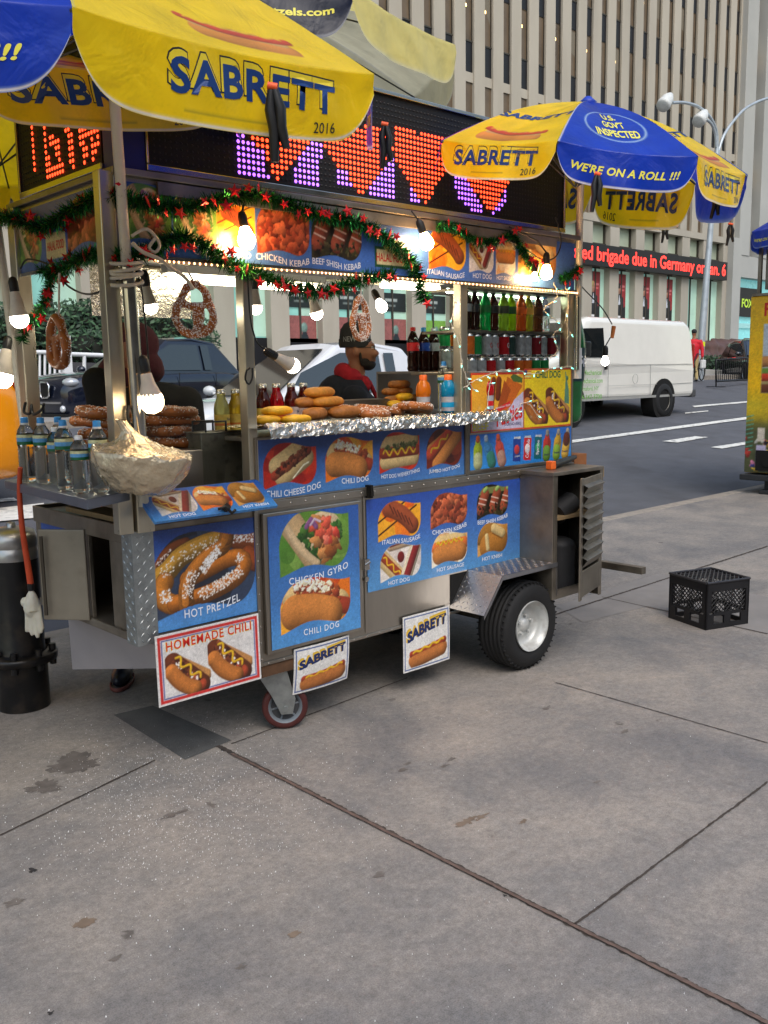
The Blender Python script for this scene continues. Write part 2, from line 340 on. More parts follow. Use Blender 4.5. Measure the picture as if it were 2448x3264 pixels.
        c.along((.5, h*.85), (.74, .12), .12, 46, .045, .085, [(176,112,56), (150,84,40), (198,134,76), (164,98,52)], seed+1, lo=.45, hi=1.4); c.along((.55, h*.88), (.76, .3), .1, 16, .04, .065, [(206,84,62), (190,64,50), (220,112,90)], seed+2, lo=.6, hi=1.4); c.line([(.38, h*.78), (.45, h*.9), (.52, h*.76)], .03, (140,90,140)); c.line([(.44, h*.8), (.5, h*.9), (.58, h*.84)], .014, (214,190,210)); c.cap((.06, h*.97), (.52, .05), .05, (238,206,160), bend=-.05)
    elif kind == 'pretzel':
        c.win_bg([(52,64,88), (60,78,104), (36,34,42)], seed)
        q = lambda *P: [((x-70)/395, (795-y)/395*h/.775) for x, y in P]
        W8 = [(248,244,240), (232,228,226)]
        def st(P, r, col, lo=.5, hi=1.3):
            P = resample([Vector((x, y, 0)) for x, y in q(*P)], .03); P = [(p.x, p.y) for p in P]; c.line(P, r*1.04, [k*.55 for k in col], .8, 1.); c.line(P, r, col, lo, hi); c.line([(x-r*.12, y+r*.3) for x, y in P], r*.45, [min(255, k*1.12) for k in col], .85, 1.15)
        def sl(P, w, n, sd): 
            P = q(*P)
            for i in range(len(P)-1): c.along(P[i], P[i+1], w, n, .0045, .0085, W8, sd+i, lo=.9)
        st([(70,640), (95,580), (150,525), (200,510)], .05, (120,62,26)); st([(375,500), (420,530), (470,545)], .1, (140,70,30)); st([(440,600), (470,640)], .08, (140,66,26)); sl([(80,600), (150,535)], .03, 40, 60); sl([(385,510), (465,520)], .06, 150, 61)
        st([(85,640), (130,612), (180,562), (260,528), (335,515)], .082, (190,140,50)); st([(118,655), (104,690), (118,735), (160,762)], .08, (188,116,40)); st([(200,660), (290,628), (350,606), (405,606), (424,640), (392,690), (320,722), (240,742), (150,752)], .07, (186,108,36)); st([(192,770), (196,690), (228,628), (290,572), (342,545), (358,500)], .068, (184,112,40))
        sl([(110,625), (170,570), (260,530), (330,515)], .05, 38, 70); sl([(112,690), (125,740)], .05, 60, 75); sl([(240,740), (330,705), (410,660)], .05, 120, 80); sl([(255,640), (290,590), (325,560)], .038, 110, 85); sl([(195,740), (205,680), (228,630)], .05, 50, 90); sl([(390,600), (415,620)], .04, 30, 95)
    elif kind == 'chili2':      # open roll with meat, mustard and onions lying on the diagonal
        c.cap((.2, .78), (.93, .3), .1, (214, 150, 86)); c.cap((.17, .7), (.78, .14), .2, (110, 54, 30)); c.cap((.6, .28), (.78, .14), .11, (206, 84, 50)); c.along((.18, .74), (.74, .22), .12, 90, .025, .05, MEATS, seed); c.along((.22, .7), (.7, .26), .1, 14, .02, .03, [(240, 225, 215)], seed+3, lo=.9); c.zig((.24, .78), (.76, .28), .07, 5, .022, MUST); c.cap((.14, .52), (.62, .1), .16, (206, 124, 56), .42, 1.38, bend=-.06)
def win_bg(c, cols, seed=0):
    g = np.random.default_rng(seed+50); c.put(np.ones_like(c.X), cols[0])
    for i in range(14): c.ell((g.uniform(0, 1), g.uniform(0, c.hh)), g.uniform(.08, .25), g.uniform(.08, .3), cols[i % len(cols)], g.uniform(0, 3), .85, 1.15, a=.7)
Cv.win_bg = win_bg
def poster(name, c, fn, texts=(), parent=None, mat='print_gloss', label=None, loc=None, step=None, thick=0):
    """mesh of the canvas mapped by fn(u in m, v in m, off) -> point; texts = [(v2d, faces, cx, cy, material)]"""
    me_v = []; nx, ny = c.nx, c.ny; gq = np.random.default_rng(nx*ny); gr = gq.normal(0, .04, (ny, nx)); gr = gr+np.kron(gq.normal(0, .022, (ny//3+1, nx//3+1)), np.ones((3, 3)))[:ny, :nx]; gr = gr+np.kron(gq.normal(0, .01, (ny//7+1, nx//7+1)), np.ones((7, 7)))[:ny, :nx]
    c.C = np.clip(c.C*(1+(gr*(0 if mat == 'canopy' else 1))[..., None]), 0, 255)
    V = np.array([fn(x, y, 0) for y in c.GY[:, 0] for x in c.GX[0]]) if not getattr(fn, 'vec', None) else fn.vec(c.GX.ravel(), c.GY.ravel())
    i = np.arange((ny-1)*(nx-1)); r = i//(nx-1); q = i % (nx-1); a = r*nx+q
    F = np.stack([a, a+1, a+nx+1, a+nx], 1).tolist(); mi = [0]*len(F); V = V.tolist(); base = len(V)
    sm = c.C/255.; colr = np.where(sm <= .04045, sm/12.92, ((np.clip(sm, 0, 1)+.055)/1.055)**2.4).reshape(-1, 3)
    mats = [MATS[mat]]
    for t in texts:
        v, f, cx, cy, M = t[:5]; off = t[5] if len(t) > 5 else .0012
        if step: v, f = slice2d(np.array(v), f, step)
        k = len(V); V += [list(fn(x+cx, y+cy, off)) for x, y in v]
        if M not in mats: mats.append(M)
        F += [tuple(j+k for j in q) for q in f]; mi += [mats.index(M)]*len(f)
    me = bpy.data.meshes.new(name); me.from_pydata(V, [], F)
    for M in mats: me.materials.append(M)
    me.polygons.foreach_set('material_index', mi)
    if step: me.polygons.foreach_set('use_smooth', [True]*len(F))
    at = me.color_attributes.new('Col', 'FLOAT_COLOR', 'POINT'); buf = np.ones((len(V), 4)); buf[:base, :3] = colr; at.data.foreach_set('color', buf.ravel().astype(np.float32))
    me.update(); o = bpy.data.objects.new(name, me); COL.objects.link(o)
    if thick: so_ = o.modifiers.new('t', 'SOLIDIFY'); so_.thickness = thick; so_.offset = -1
    if parent: o.parent = parent; o.location = -worg(parent); W[o.name] = Vector((0,0,0))
    elif loc is not None:
        o.location = loc; W[o.name] = Vector(loc)
        for q in me.vertices: q.co -= Vector(loc)
    if label: o['label'] = label
    return o
def plane_map(P, U, V, N=None):
    "P bottom-left, U and V unit vectors, N the normal toward the viewer"
    P = Vector(P); U = Vector(U).normalized(); V = Vector(V).normalized(); N = Vector(N) if N else U.cross(V)
    f = lambda x, y, o: P+U*x+V*y+N*o
    return f
# ------------------------------------------------------------------ materials
STEEL = mt('steel', (172,165,154), .32, .92, .14, 6, .04, 40, dirt=((92,80,66), 3, .5), stretch=(1,1,.25))
STEEL2 = mt('steel_worn', (142,134,122), .42, .85, .2, 9, .06, 30, dirt=((70,58,46), 4, .6))
STEELB = mt('steel_bright', (190,186,178), .22, 1, .1, 5)
GALV = mt('galvanised', (160,165,165), .4, .85, .2, 25, .05, 60)
BLACK = mt('black_plastic', (20,20,21), .42, 0, .2, 20)
RUBBER = mt('rubber', (26,26,27), .75, 0, .25, 30, .1, 200)
WHITE = mt('white_paint', (222,222,218), .4, 0, .05)
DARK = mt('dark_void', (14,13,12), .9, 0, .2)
WOOD = mt('board', (150,126,92), .7, 0, .2, 6, stretch=(1,8,1))
LETW = mt('letter_white', (228,232,240), .45, 0, .03)
LETY = mt('letter_yellow', (226,216,80), .4, 0, .03); LETN = mt('letter_navy', (24,44,96), .4, 0, .05); LETK = mt('letter_black', (30,30,34), .4, 0, .05)
LETB = mt('letter_blue', (20,54,112), .4, 0, .05); LETR = mt('letter_red', (214,40,36), .4, 0, .05); LETO = mt('letter_orange_red', (206,58,30), .4, 0, .05); LETG = mt('letter_green', (20,110,80), .4, 0, .05); LETGO = mt('letter_gold', (222,182,60), .4, 0, .05)
CHROME = mt('chrome', (210,210,212), .08, 1, 0)
GLASSD = mt('dark_car_glass', (16,20,22), .04, 0, 0, spec=.9, coat=1)
FOIL = mt('foil', (205,202,194), .18, 1, .05, 30, .9, 55)
attr_mat('print_gloss', .3, .15); attr_mat('print_matt', .55); attr_mat('canopy', .36, .1, .42, .42, 6); attr_mat('print_label', .35)
EWARM = mt('bulb_glow', (255,220,170), .3, 0, 0, emis=(1, .56, .22), es=62)
ECOOL = mt('bulb_glow_white', (255,240,220), .3, 0, 0, emis=(1, .88, .7), es=13)
ETUBE = mt('tube_glow', (255,244,220), .3, 0, 0, emis=(1, .86, .6), es=9)

def concrete():
    M = bpy.data.materials.new('pavement_concrete'); M.use_nodes = True; n = M.node_tree.nodes; L = M.node_tree.links; p = n['Principled BSDF']
    tc = n.new('ShaderNodeTexCoord'); mp = n.new('ShaderNodeMapping'); L.new(tc.outputs['Object'], mp.inputs[0])
    def noi(s, det, lo, hi, c0, c1, dist=0):
        a = n.new('ShaderNodeTexNoise'); a.inputs['Scale'].default_value = s; a.inputs['Detail'].default_value = det; a.inputs['Roughness'].default_value = .65; a.inputs['Distortion'].default_value = dist; L.new(mp.outputs[0], a.inputs['Vector'])
        r = n.new('ShaderNodeValToRGB'); e = r.color_ramp.elements; e[0].position = lo; e[1].position = hi; e[0].color = (*c0, 1); e[1].color = (*c1, 1); L.new(a.outputs['Fac'], r.inputs[0]); return r.outputs[0], a.outputs['Fac']
    def mix(mode, f, a, b):
        x = n.new('ShaderNodeMixRGB'); x.blend_type = mode
        if isinstance(f, float): x.inputs[0].default_value = f
        else: L.new(f, x.inputs[0])
        L.new(a, x.inputs[1])
        if isinstance(b, tuple): x.inputs[2].default_value = (*b, 1)
        else: L.new(b, x.inputs[2])
        return x.outputs[0]
    c, _ = noi(.9, 5, .35, .68, S(122,120,120), S(160,153,146), .6)
    b, _ = noi(2.6, 7, .3, .72, (.6,.63,.66), (1.12,1.06,.98), .5); c = mix('MULTIPLY', .75, c, b)
    b, _ = noi(28, 8, .3, .7, (.76,.76,.76), (1.17,1.17,1.17)); c = mix('MULTIPLY', .9, c, b)
    b, _ = noi(75, 6, .36, .64, (.84,.84,.84), (1.12,1.12,1.12)); c = mix('MULTIPLY', .9, c, b)
    b, f = noi(240, 3, .35, .65, (.74,.74,.74), (1.22,1.22,1.21)); c = mix('MULTIPLY', .85, c, b)
    # worn gum spots and drips
    v = n.new('ShaderNodeTexVoronoi'); v.inputs['Scale'].default_value = 4.2; v.inputs['Randomness'].default_value = 1
    wv = n.new('ShaderNodeTexNoise'); wv.inputs['Scale'].default_value = 22; L.new(mp.outputs[0], wv.inputs['Vector']); ad = n.new('ShaderNodeMixRGB'); ad.inputs[0].default_value = .07; L.new(mp.outputs[0], ad.inputs[1]); L.new(wv.outputs['Color'], ad.inputs[2]); L.new(ad.outputs[0], v.inputs['Vector'])
    r = n.new('ShaderNodeValToRGB'); r.color_ramp.elements[0].position = .06; r.color_ramp.elements[0].color = (1,1,1,1); r.color_ramp.elements[1].position = .105; r.color_ramp.elements[1].color = (0,0,0,1); L.new(v.outputs['Distance'], r.inputs[0])
    sp, _ = noi(1.3, 2, .5, .58, (0,0,0), (.75,.75,.75)); g = n.new('ShaderNodeMixRGB'); g.blend_type = 'MULTIPLY'; g.inputs[0].default_value = 1; L.new(r.outputs[0], g.inputs[1]); L.new(sp, g.inputs[2])
    c = mix('MIX', g.outputs[0], c, S(70,64,60))
    L.new(c, p.inputs['Base Color']); p.inputs['Roughness'].default_value = .78; p.inputs['Specular IOR Level'].default_value = .35
    bp = n.new('ShaderNodeBump'); bp.inputs['Strength'].default_value = .25; bp.inputs['Distance'].default_value = .004; L.new(f, bp.inputs['Height']); L.new(bp.outputs[0], p.inputs['Normal'])
    return M
CONC = concrete()
ASPH = mt('asphalt', (84,86,92), .85, 0, .16, 3, .3, 160, dirt=((66,66,70), 1.2, .6))
KERBM = mt('kerb_stone', (142,134,124), .8, 0, .22, 12, .2, 60)
MARK = mt('road_paint', (212,212,206), .7, 0, .14, 14, dirt=((110,110,112), 9, .8))
JOINT = mt('joint_dirt', (64,57,52), .9, 0, .35, 40); SEAM = mt('joint_sealant', (98,80,72), .8, 0, .3, 30, .3, 80); PATCH = mt('dark_patch', (84,84,83), .85, 0, .2, 9, .2, 120)

# ------------------------------------------------------------------ ground
def sheet(name, xs, ys, zf, M):
    mb = MB(); nx, ny = len(xs), len(ys); mb.add([(x, y, zf(x, y)) for y in ys for x in xs], [(j*nx+i, j*nx+i+1, (j+1)*nx+i+1, (j+1)*nx+i) for j in range(ny-1) for i in range(nx-1)]); return struct(name, mb, M)
sheet('pavement', [-90, 160], [-60, 5.32], lambda x, y: 0, CONC)
sheet('road', [-90, 0, 3.5]+[5.5+i*1.3 for i in range(11)]+[24, 60, 160], [5.4, 7, 9, 11, 13, 16, 24, 90], lambda x, y: roadz(y, x), ASPH)
mb = MB(); mb.box((15, 5.4, -.1), (90, .16, .212)); struct('kerb', mb, KERBM, bevel=.02)
sheet('far_pavement', [-90, 0, 3.5, 5.5, 10, 14, 18, 20, 160], [16.2, 28.5], lambda x, y: roadz(y, x)+.14, mt('far_paving', (140,138,136), .8, 0, .15, 1))
mb = MB(); xs_ = [-90, 0, 3.5, 5.5, 10, 14, 18, 20, 160]
for xa, xb in zip(xs_[:-1], xs_[1:]): za, zb_ = roadz(16.1, xa), roadz(16.1, xb); mb.add([(xa, 15.98, za-.1), (xb, 15.98, zb_-.1), (xb, 15.98, zb_+.145), (xa, 15.98, za+.145), (xb, 16.21, zb_+.145), (xa, 16.21, za+.145)], [(0, 1, 2, 3), (3, 2, 4, 5)])
struct('far_kerb', mb, KERBM)
def jag(a, b, w, jit, n=60, z=.003):
    n = max(40, int((b-a).length/.006))
    "thin strip with ragged sides lying on the pavement"
    a = Vector(a); b = Vector(b); d = (b-a); nn = Vector((-d.y, d.x, 0)).normalized(); v = []
    o1 = random.uniform(0, 99)
    for i in range(n+1):
        p = a+d*(i/n); q1 = i*.006; s1 = w/2*(1+jit*(.7*mnoise.noise(Vector((q1*9, o1, 0)))+.9*mnoise.noise(Vector((q1*45, o1, 2)))+random.uniform(-.25, .25))); s2 = w/2*(1+jit*(.7*mnoise.noise(Vector((q1*9, o1, 5)))+.9*mnoise.noise(Vector((q1*45, o1, 7)))+random.uniform(-.25, .25))); v += [p+nn*s1+Vector((0,0,z)), p-nn*s2+Vector((0,0,z))]
    return v, [(2*i, 2*i+1, 2*i+3, 2*i+2) for i in range(n)]
def strip(name, pa, pb, w, jit, M, n=80, z=.003, ext=0):
    a = Zp(*pa); b = Zp(*pb); d = (b-a).normalized(); b = b+d*ext; mb = MB(); mb.add(*jag(a, b, w, jit, n, z)); return struct(name, mb, M)
strip('pavement_joint', (470, 1612), (1659, 2212), .022, .7, JOINT, 160, .003, .6); strip('pavement_joint_sealant', (500, 1630), (1659, 2214), .013, .45, SEAM, 160, .006, .6)
strip('pavement_joint', (0, 1806), (335, 1643), .009, .7, JOINT, 60); strip('pavement_joint', (1240, 2000), (1659, 1690), .009, .7, JOINT, 70)
strip('pavement_joint', (500, 1608), (880, 1465), .007, .7, JOINT, 70); strip('pavement_joint', (1200, 1475), (1659, 1606), .006, .7, JOINT, 70)
strip('pavement_joint', (1060, 1373), (1659, 1180), .02, .5, JOINT, 70); strip('pavement_joint', (1300, 1290), (1659, 1370), .01, .5, JOINT, 60)
mb = MB(); q = [Zp(x, y)+Vector((0,0,.0025)) for x, y in ((245, 1545), (330, 1525), (500, 1600), (400, 1642))]; mb.quad(*q); struct('pavement_patch', mb, PATCH)
mb = MB(); q = [Zp(x, y)+Vector((0,0,.002)) for x, y in ((1200, 1310), (1420, 1240), (1659, 1290), (1659, 1370), (1400, 1310), (1260, 1345))]; mb.add(q, [tuple(range(6))]); struct('pavement_patch', mb, mt('smooth_patch', (126,122,119), .75, 0, .14, 4))
def stain(cx, cy, r, M, seed, ax=1.0):
    c = Zp(cx, cy); n = 90; mb = MB(); v = []
    for i in range(n):
        ca, sa = math.cos(i*2*math.pi/n), math.sin(i*2*math.pi/n); k = .75+.75*mnoise.noise(Vector((ca*1.3, sa*1.3, seed*3.1)))+.35*mnoise.noise(Vector((ca*4, sa*4, seed*1.7)))+.18*mnoise.noise(Vector((ca*12, sa*12, seed)))
        v.append(c+Vector((ca*r*ax, sa*r, 0))*max(.25, k)+Vector((0,0,.0016)))
    mb.add(v, [tuple(range(n))]); return struct('pavement_stain', mb, M)
STN = mt('stain_oil', (104,98,93), .7, 0, .25, 20); STB = mt('stain_brown', (118,103,89), .7, 0, .2, 20); STD = mt('gum_black', (44,42,42), .8, 0, .2)
for i, (x, y, r, M, ax) in enumerate(((170,1650,.11,STN,1.2), (90,1700,.07,STN,1.4), (455,1738,.03,STN,.5), (375,1760,.02,STN,3), (1010,1775,.03,STB,1.6), (1040,1765,.016,STB,2.2), (70,1881,.016,STD,1), (30,1950,.02,STN,2), (180,1996,.022,STB,1.8), (638,2018,.018,STB,1.2), (1090,1935,.008,STD,1), (975,1640,.014,STN,2), (960,1655,.012,STN,2), (870,1665,.014,STN,2.), (880,1650,.01,STN,2), (1130,1775,.012,STB,2), (820,1890,.02,STN,1.4), (250,2070,.012,STN,1.6), (110,2190,.01,STD,1), (520,2090,.012,STN,1.4), (1290,1690,.012,STN,2), (1180,1530,.02,STN,1.8), (1350,1580,.014,STN,2))): stain(x, y, r, M, i, ax)
mb = MB(); g = random.Random(5)
for i in range(2600):
    if g.random() < .86: x, y = g.gauss(380, 190), 1700+g.gauss(30, 95)
    else: x, y = g.uniform(0, 1500), g.uniform(1500, 2212)
    if y < 1530 or x < -20: continue
    c = Zp(x, y); s = .0005+.0016*g.random()**2.2; a = g.uniform(0, 3.14); u = Vector((math.cos(a), math.sin(a), 0))*s; v = Vector((-u.y, u.x, 0))*g.uniform(.5, 1)
    z = Vector((0,0,.0075)); mb.add([c+u, c+v, c-u, c-v, c+z*.35+Vector((0,0,s))], [(0,1,4), (1,2,4), (2,3,4), (3,0,4)])
tag(obj('salt_grit', mb, mt('salt', (226,226,226), .7, 0, .05)), 'white salt grains scattered over the grey pavement', 'salt', kind='stuff')
def rmark(pts, z=.012):
    mb = MB(); q = []; P = [Vector(t) for t in pts]; P = [P[0].lerp(P[1], k/24) for k in range(25)]+[P[2].lerp(P[3], k/24) for k in range(25)]
    for x, y in P: p = Rp(x, y); q.append(Vector((p.x, p.y, roadz(p.y, p.x)+z+.004)))
    mb.add(q, [(k, k+1, 48-k, 49-k) for k in range(24)]); return struct('road_marking', mb, MARK)
rmark([(1150, 964), (1659, 896), (1659, 901), (1150, 970)]); rmark([(1430, 955), (1502, 944), (1530, 946), (1462, 958)]); rmark([(1535, 968), (1625, 954), (1640, 957), (1560, 971)])
rmark([(1495, 878), (1659, 864), (1659, 867), (1500, 881)]); rmark([(-60, 1135), (-60, 1107), (95, 1090), (95, 1120)]); rmark([(-60, 1085), (30, 1078), (38, 1084), (-60, 1092)]); rmark([(1140, 1000), (1200, 990), (1205, 996), (1145, 1006)])
rmark([(1480, 893), (1530, 888), (1530, 890), (1480, 895)])

# ------------------------------------------------------------------ office building across the avenue
YB = 28.; PCH = .985*YB/22; PX0 = 23.25*YB/22
STONE = mt('limestone', (168,161,148), .8, 0, .14, .35, .1, 20, dirt=((150,140,126), .5, .35), stretch=(1,1,.3)); STONE2 = mt('limestone_pale', (164,164,160), .8, 0, .07, .4)
GLBR = mt('bronze_glass', (98,84,68), .3, 0, .3, .8, spec=.3); GLBK = mt('spandrel_black', (30,30,34), .4, 0, .2, 1, spec=.3); GLTEAL = mt('teal_glass', (132,186,176), .2, 0, .2, .6, emis=(.2,.42,.38), es=.22); FRM = mt('bronze_frame', (70,66,58), .5, .3, .1)
GLPALE = mt('pale_blind', (172,182,160), .4, 0, .2, .5)
bld = thing('office_building', 'tall pale limestone office building with narrow vertical piers and dark bronze windows', 'building', (30, YB, 1.2))
mb = MB(); mb.bb(-30, 105, YB+.49, YB+8, 1, 48); obj('wall', mb, mt('facade_back', (52,48,44), .6, 0, .1), bld)
k0, k1 = -14, 23
pier = None; nwin = 0; glass_me = {}
for k in range(k0, k1):
    x = PX0+k*PCH
    mb = MB(); mb.bb(x-.35, x+.35, YB-.1, YB+.5, 9.3, 46); obj('pier', mb, STONE, bld, bevel=.02, bseg=1)
rest = MB()
EL = mt('ceiling_light', (255,220,150), .5, 0, 0, emis=(1,.62,.2), es=3)
for k in range(k0, k1-1):
    x = PX0+(k+.5)*PCH; a, b = x-PCH/2+.35, x+PCH/2-.35
    mb = MB(); mb.bb(a, b, YB-.01, YB+.5, 13.85, 14.25); obj('lintel', mb, STONE, bld)
    for fl in range(-1, 8):
        z = 14.25+3.4*fl
        if fl == -1:
            mbw = MB(); mbw.quad((a, YB+.05, 9.3), (b, YB+.05, 9.3), (b, YB+.05, 13.85), (a, YB+.05, 13.85), 0)
        else:
            mbw = MB(); mbw.quad((a, YB+.03, z), (b, YB+.03, z), (b, YB+.03, z+1.27), (a, YB+.03, z+1.27), 1); mbw.quad((a, YB+.06, z+1.27), (b, YB+.06, z+1.27), (b, YB+.06, z+3.4), (a, YB+.06, z+3.4), 0)
            mbw.bb(a, b, YB+.0, YB+.07, z+1.24, z+1.3, 2); mbw.bb(a, a+.04, YB+.02, YB+.07, z+1.3, z+3.4, 2); mbw.bb(b-.04, b, YB+.02, YB+.07, z+1.3, z+3.4, 2)
            g = random.Random(k*31+fl)
            if (k % 2 == 0 and fl < 3) or g.random() < .1:
                for dz in (.75, 1.6)[:1 if g.random() < .6 else 2]: mbw.bb(a+.03, a+.2, YB+.035, YB+.055, z+1.27+dz+.6, z+1.27+dz+.72, 3)
            if g.random() < .3: mbw.quad((a+.06, YB+.055, z+2.2+g.random()*.8), (b-.06, YB+.055, z+2.2), (b-.06, YB+.055, z+3.3), (a+.06, YB+.055, z+3.3), 4)
        seen = -1 <= fl <= 3 and 0 <= k <= 20
        if seen and nwin < 96: obj('window', mbw, [GLBR, GLBK, FRM, EL, mt('dark_blind', (112,104,90), .6)], bld); nwin += 1
        else: rest.add(mbw.v, []); kk = len(rest.v)-len(mbw.v); rest.f += [tuple(i+kk for i in f) for f in mbw.f]; rest.m += mbw.m; rest.s += mbw.s
tag(obj('upper_windows', rest, [GLBR, GLBK, FRM, EL, MATS['dark_blind']], bld), kind='stuff')
# wide corner bay to the right
for a, b in ((55.72, 57.1), (58.3, 59.7), (60.9, 62.3), (63.5, 64.9)):
    mb = MB(); mb.bb(a, b, YB-.45, YB+.5, 8.35, 46); obj('pier', mb, STONE2, bld, bevel=.02, bseg=1)
mb = MB()
for a, b in ((57.1, 58.3), (59.7, 60.9), (62.3, 63.5)):
    for fl in range(0, 9):
        z = 17.0-3.4*3+3.6*fl*.96
        mb.bb(a, b, YB+.3, YB+.5, z, z+1.1, 0); mb.bb(a, b, YB+.2, YB+.5, z+1.1, z+2.4, 1); mb.bb(a, b, YB+.34, YB+.5, z+2.4, z+3.456, 2)
        if fl % 2: mb.bb(a+.15, a+.8, YB+.28, YB+.33, z+2.9, z+3., 3)
obj('corner_window', mb, [STONE2, GLBK, GLBR, EL], bld)
# ground floors: beam, wide windows, piers, shop glazing
mb = MB(); mb.bb(-20, 55.4, YB-.15, YB+.5, 8.95, 9.3); obj('cornice', mb, STONE, bld)
gx = [40.3+2.42*i for i in range(-18, 7)]
for i, x in enumerate(gx):
    mb = MB(); mb.bb(x-.42, x+.42, YB-.12, YB+.5, 1.2, 8.95); obj('pier', mb, STONE, bld, bevel=.02, bseg=1)
def person_poster(cols, seed):
    c = Cv(1.15, 3.0, cols[0], 40); g = np.random.default_rng(seed); w, h = c.w, c.h
    c.poly([(.5, h), (w, h), (w, 1.0), (.5, 1.4)], cols[1]); c.poly([(.05, .6), (1.0, .9), (.92, 1.75), (.6, 2.0), (.25, 1.9)], (28,30,36)); c.poly([(.45, 1.4), (.58, 1.95), (.66, 1.4)], (200,205,214))
    c.ell((.5, 2.2), .17, .26, (190,140,112)); c.ell((.5, 2.38), .19, .14, cols[2]); c.poly([(0, 0), (w, 0), (w, 1.35), (0, .75)], (22,22,24)); c.ell((.12, .55), .14, .2, (214,206,60))
    for j in range(3): c.rect(.35, .3+.2*j, .35+.5*g.uniform(.6, 1), .42+.2*j, (226,226,226))
    c.rect(.62, 2.3, 1.05, 2.42, (214,120,120)); c.rect(.66, 2.12, 1.02, 2.22, (206,100,100)); return c
hair = [(40,34,30), (60,44,34), (206,176,110), (34,28,26)]
for i, x in enumerate(gx[:-1]):
    a, b = x+.42, x+2.0; mb = MB()
    mb.quad((a, YB+.25, 2.9), (b, YB+.25, 2.9), (b, YB+.25, 6.7), (a, YB+.25, 6.7), 0); mb.bb(a, b, YB+.2, YB+.3, 1.3, 2.9, 1); mb.bb(a+.7, a+.78, YB+.18, YB+.25, 2.9, 6.7, 2); mb.quad((a+.8, YB+.245, 2.95), (b, YB+.245, 2.95), (b, YB+.245, 6.7), (a+.8, YB+.245, 6.7), 4)
    mb.quad((a, YB+.3, 7.8), (b, YB+.3, 7.8), (b, YB+.3, 8.95), (a, YB+.3, 8.95), 3); mb.bb(a, b, YB+.15, YB+.3, 7.85, 7.98, 2); mb.bb(a, a+.08, YB+.2, YB+.3, 7.9, 8.95, 2); mb.bb(b-.08, b, YB+.2, YB+.3, 7.9, 8.95, 2)
    f = obj('shop_window', mb, [GLTEAL, GLBK, FRM, GLPALE, mt('pale_teal_blind', (168,204,186), .5, 0, .15, 1, emis=(.3,.4,.33), es=.15)], bld)
    if 17 < i < 22: poster('window_poster', person_poster([(96,84,80), (150,40,44), hair[i % 4]], i), plane_map((a+.02, YB+.2, 3.55), (1,0,0), (0,0,1)), parent=f, mat='print_matt')
    elif 10 <= i < 17:
        dk = i % 2; c = Cv(1.5, 1.0, (150,90,86) if i < 13 else (120,170,70), 30); c.ell((.9, .55), .16, .2, (120,150,140)); c.poly([(.6, 0), (1.2, 0), (1.0, .4), (.85, .4)], (30,40,46))
        poster('window_poster', c, plane_map((a+.02, YB+.2, 2.75), (1,0,0), (0,0,1)), parent=f, mat='print_matt')
        c = Cv(1.5, .75, (28,36,36), 30); c.rect(.3, .4, 1.0, .52, (170,180,176)); c.rect(.45, .2, .9, .28, (120,130,126)); poster('window_poster', c, plane_map((a+.02, YB+.2, 4.05), (1,0,0), (0,0,1)), parent=f, mat='print_matt')
mb = MB(); mb.bb(54.9, 55.95, YB-.5, YB+.5, 1.2, 9.3); mb.bb(55.95, 66, YB-.4, YB+.5, 7.05, 8.35); obj('portal', mb, STONE2, bld)
mb = MB(); mb.quad((55.95, YB+.2, 3.), (66, YB+.2, 3.), (66, YB+.2, 7.05), (55.95, YB+.2, 7.05), 0); mb.bb(56.3, 56.42, YB, YB+.2, 3, 7.05, 1); mb.bb(56, 66, YB+.1, YB+.25, 1.2, 3, 0); mb.bb(56.4, 66, YB+.08, YB+.2, 4.0, 4.3, 1); mb.bb(55.95, 66, YB+.2, YB+.5, 8.35, 9.6, 2)
f = obj('entrance_glazing', mb, [mt('aqua_glass', (120,190,194), .25, 0, .1, 1, emis=(.16,.44,.46), es=.3), mt('aqua_frame', (160,214,214), .4), GLBR], bld)
mb = MB(); mb.bb(57., 60., YB+.02, YB+.1, 4.7, 6.5, 0); v, t = fit('FOX', w=1.5, h=.55, bold=.03); mb.add([(58.0+x, YB, 5.55+y) for x, y in v], t, 1); obj('window_sign', mb, [GLBK, mt('sign_lime', (150,180,40), .5, 0, 0, emis=(.3,.45,.05), es=.4)], f)
# news ticker
tk = thing('news_ticker', 'long black electronic ticker with red scrolling words along the office front', 'ticker', (45, YB, 6.7))
mb = MB(); mb.bb(10, 54.2, YB-.5, YB-.12, 6.72, 7.78); v, t = fit('armored brigade due in Germany on Jan. 6', w=17.3, h=.92, bold=.016); mb.add([(45.35+x, YB-.504, 7.2+y) for x, y in v], t, 1); obj('display', mb, [mt('ticker_black', (22,18,20), .5), mt('ticker_red', (255,40,30), .5, 0, 0, emis=(1,.035,.025), es=1.6)], tk)

# block behind the photographer, only mirrored in steel and glass
mb = MB(); mb.bb(-60, 90, -44, -30, 0, 16)
for i in range(30):
    for j in range(4): mb.bb(-58+i*5, -55.6+i*5, -30.1, -29.98, 2+j*4, 4.8+j*4, 1)
solo('stone_building', mb, [mt('dark_stone', (120,108,96), .8, 0, .15, .5), GLBK], 'broad stone building standing on the near side of the avenue', 'building', (0, -37, 0))
# ------------------------------------------------------------------ the food cart
YF = 3.1; XL = 1.62; XR = 4.36; YBK = 4.0
cart = thing('food_cart', 'stainless steel hot dog cart covered in food pictures under yellow and blue umbrellas', 'food cart', (2.9, 3.5, 0))
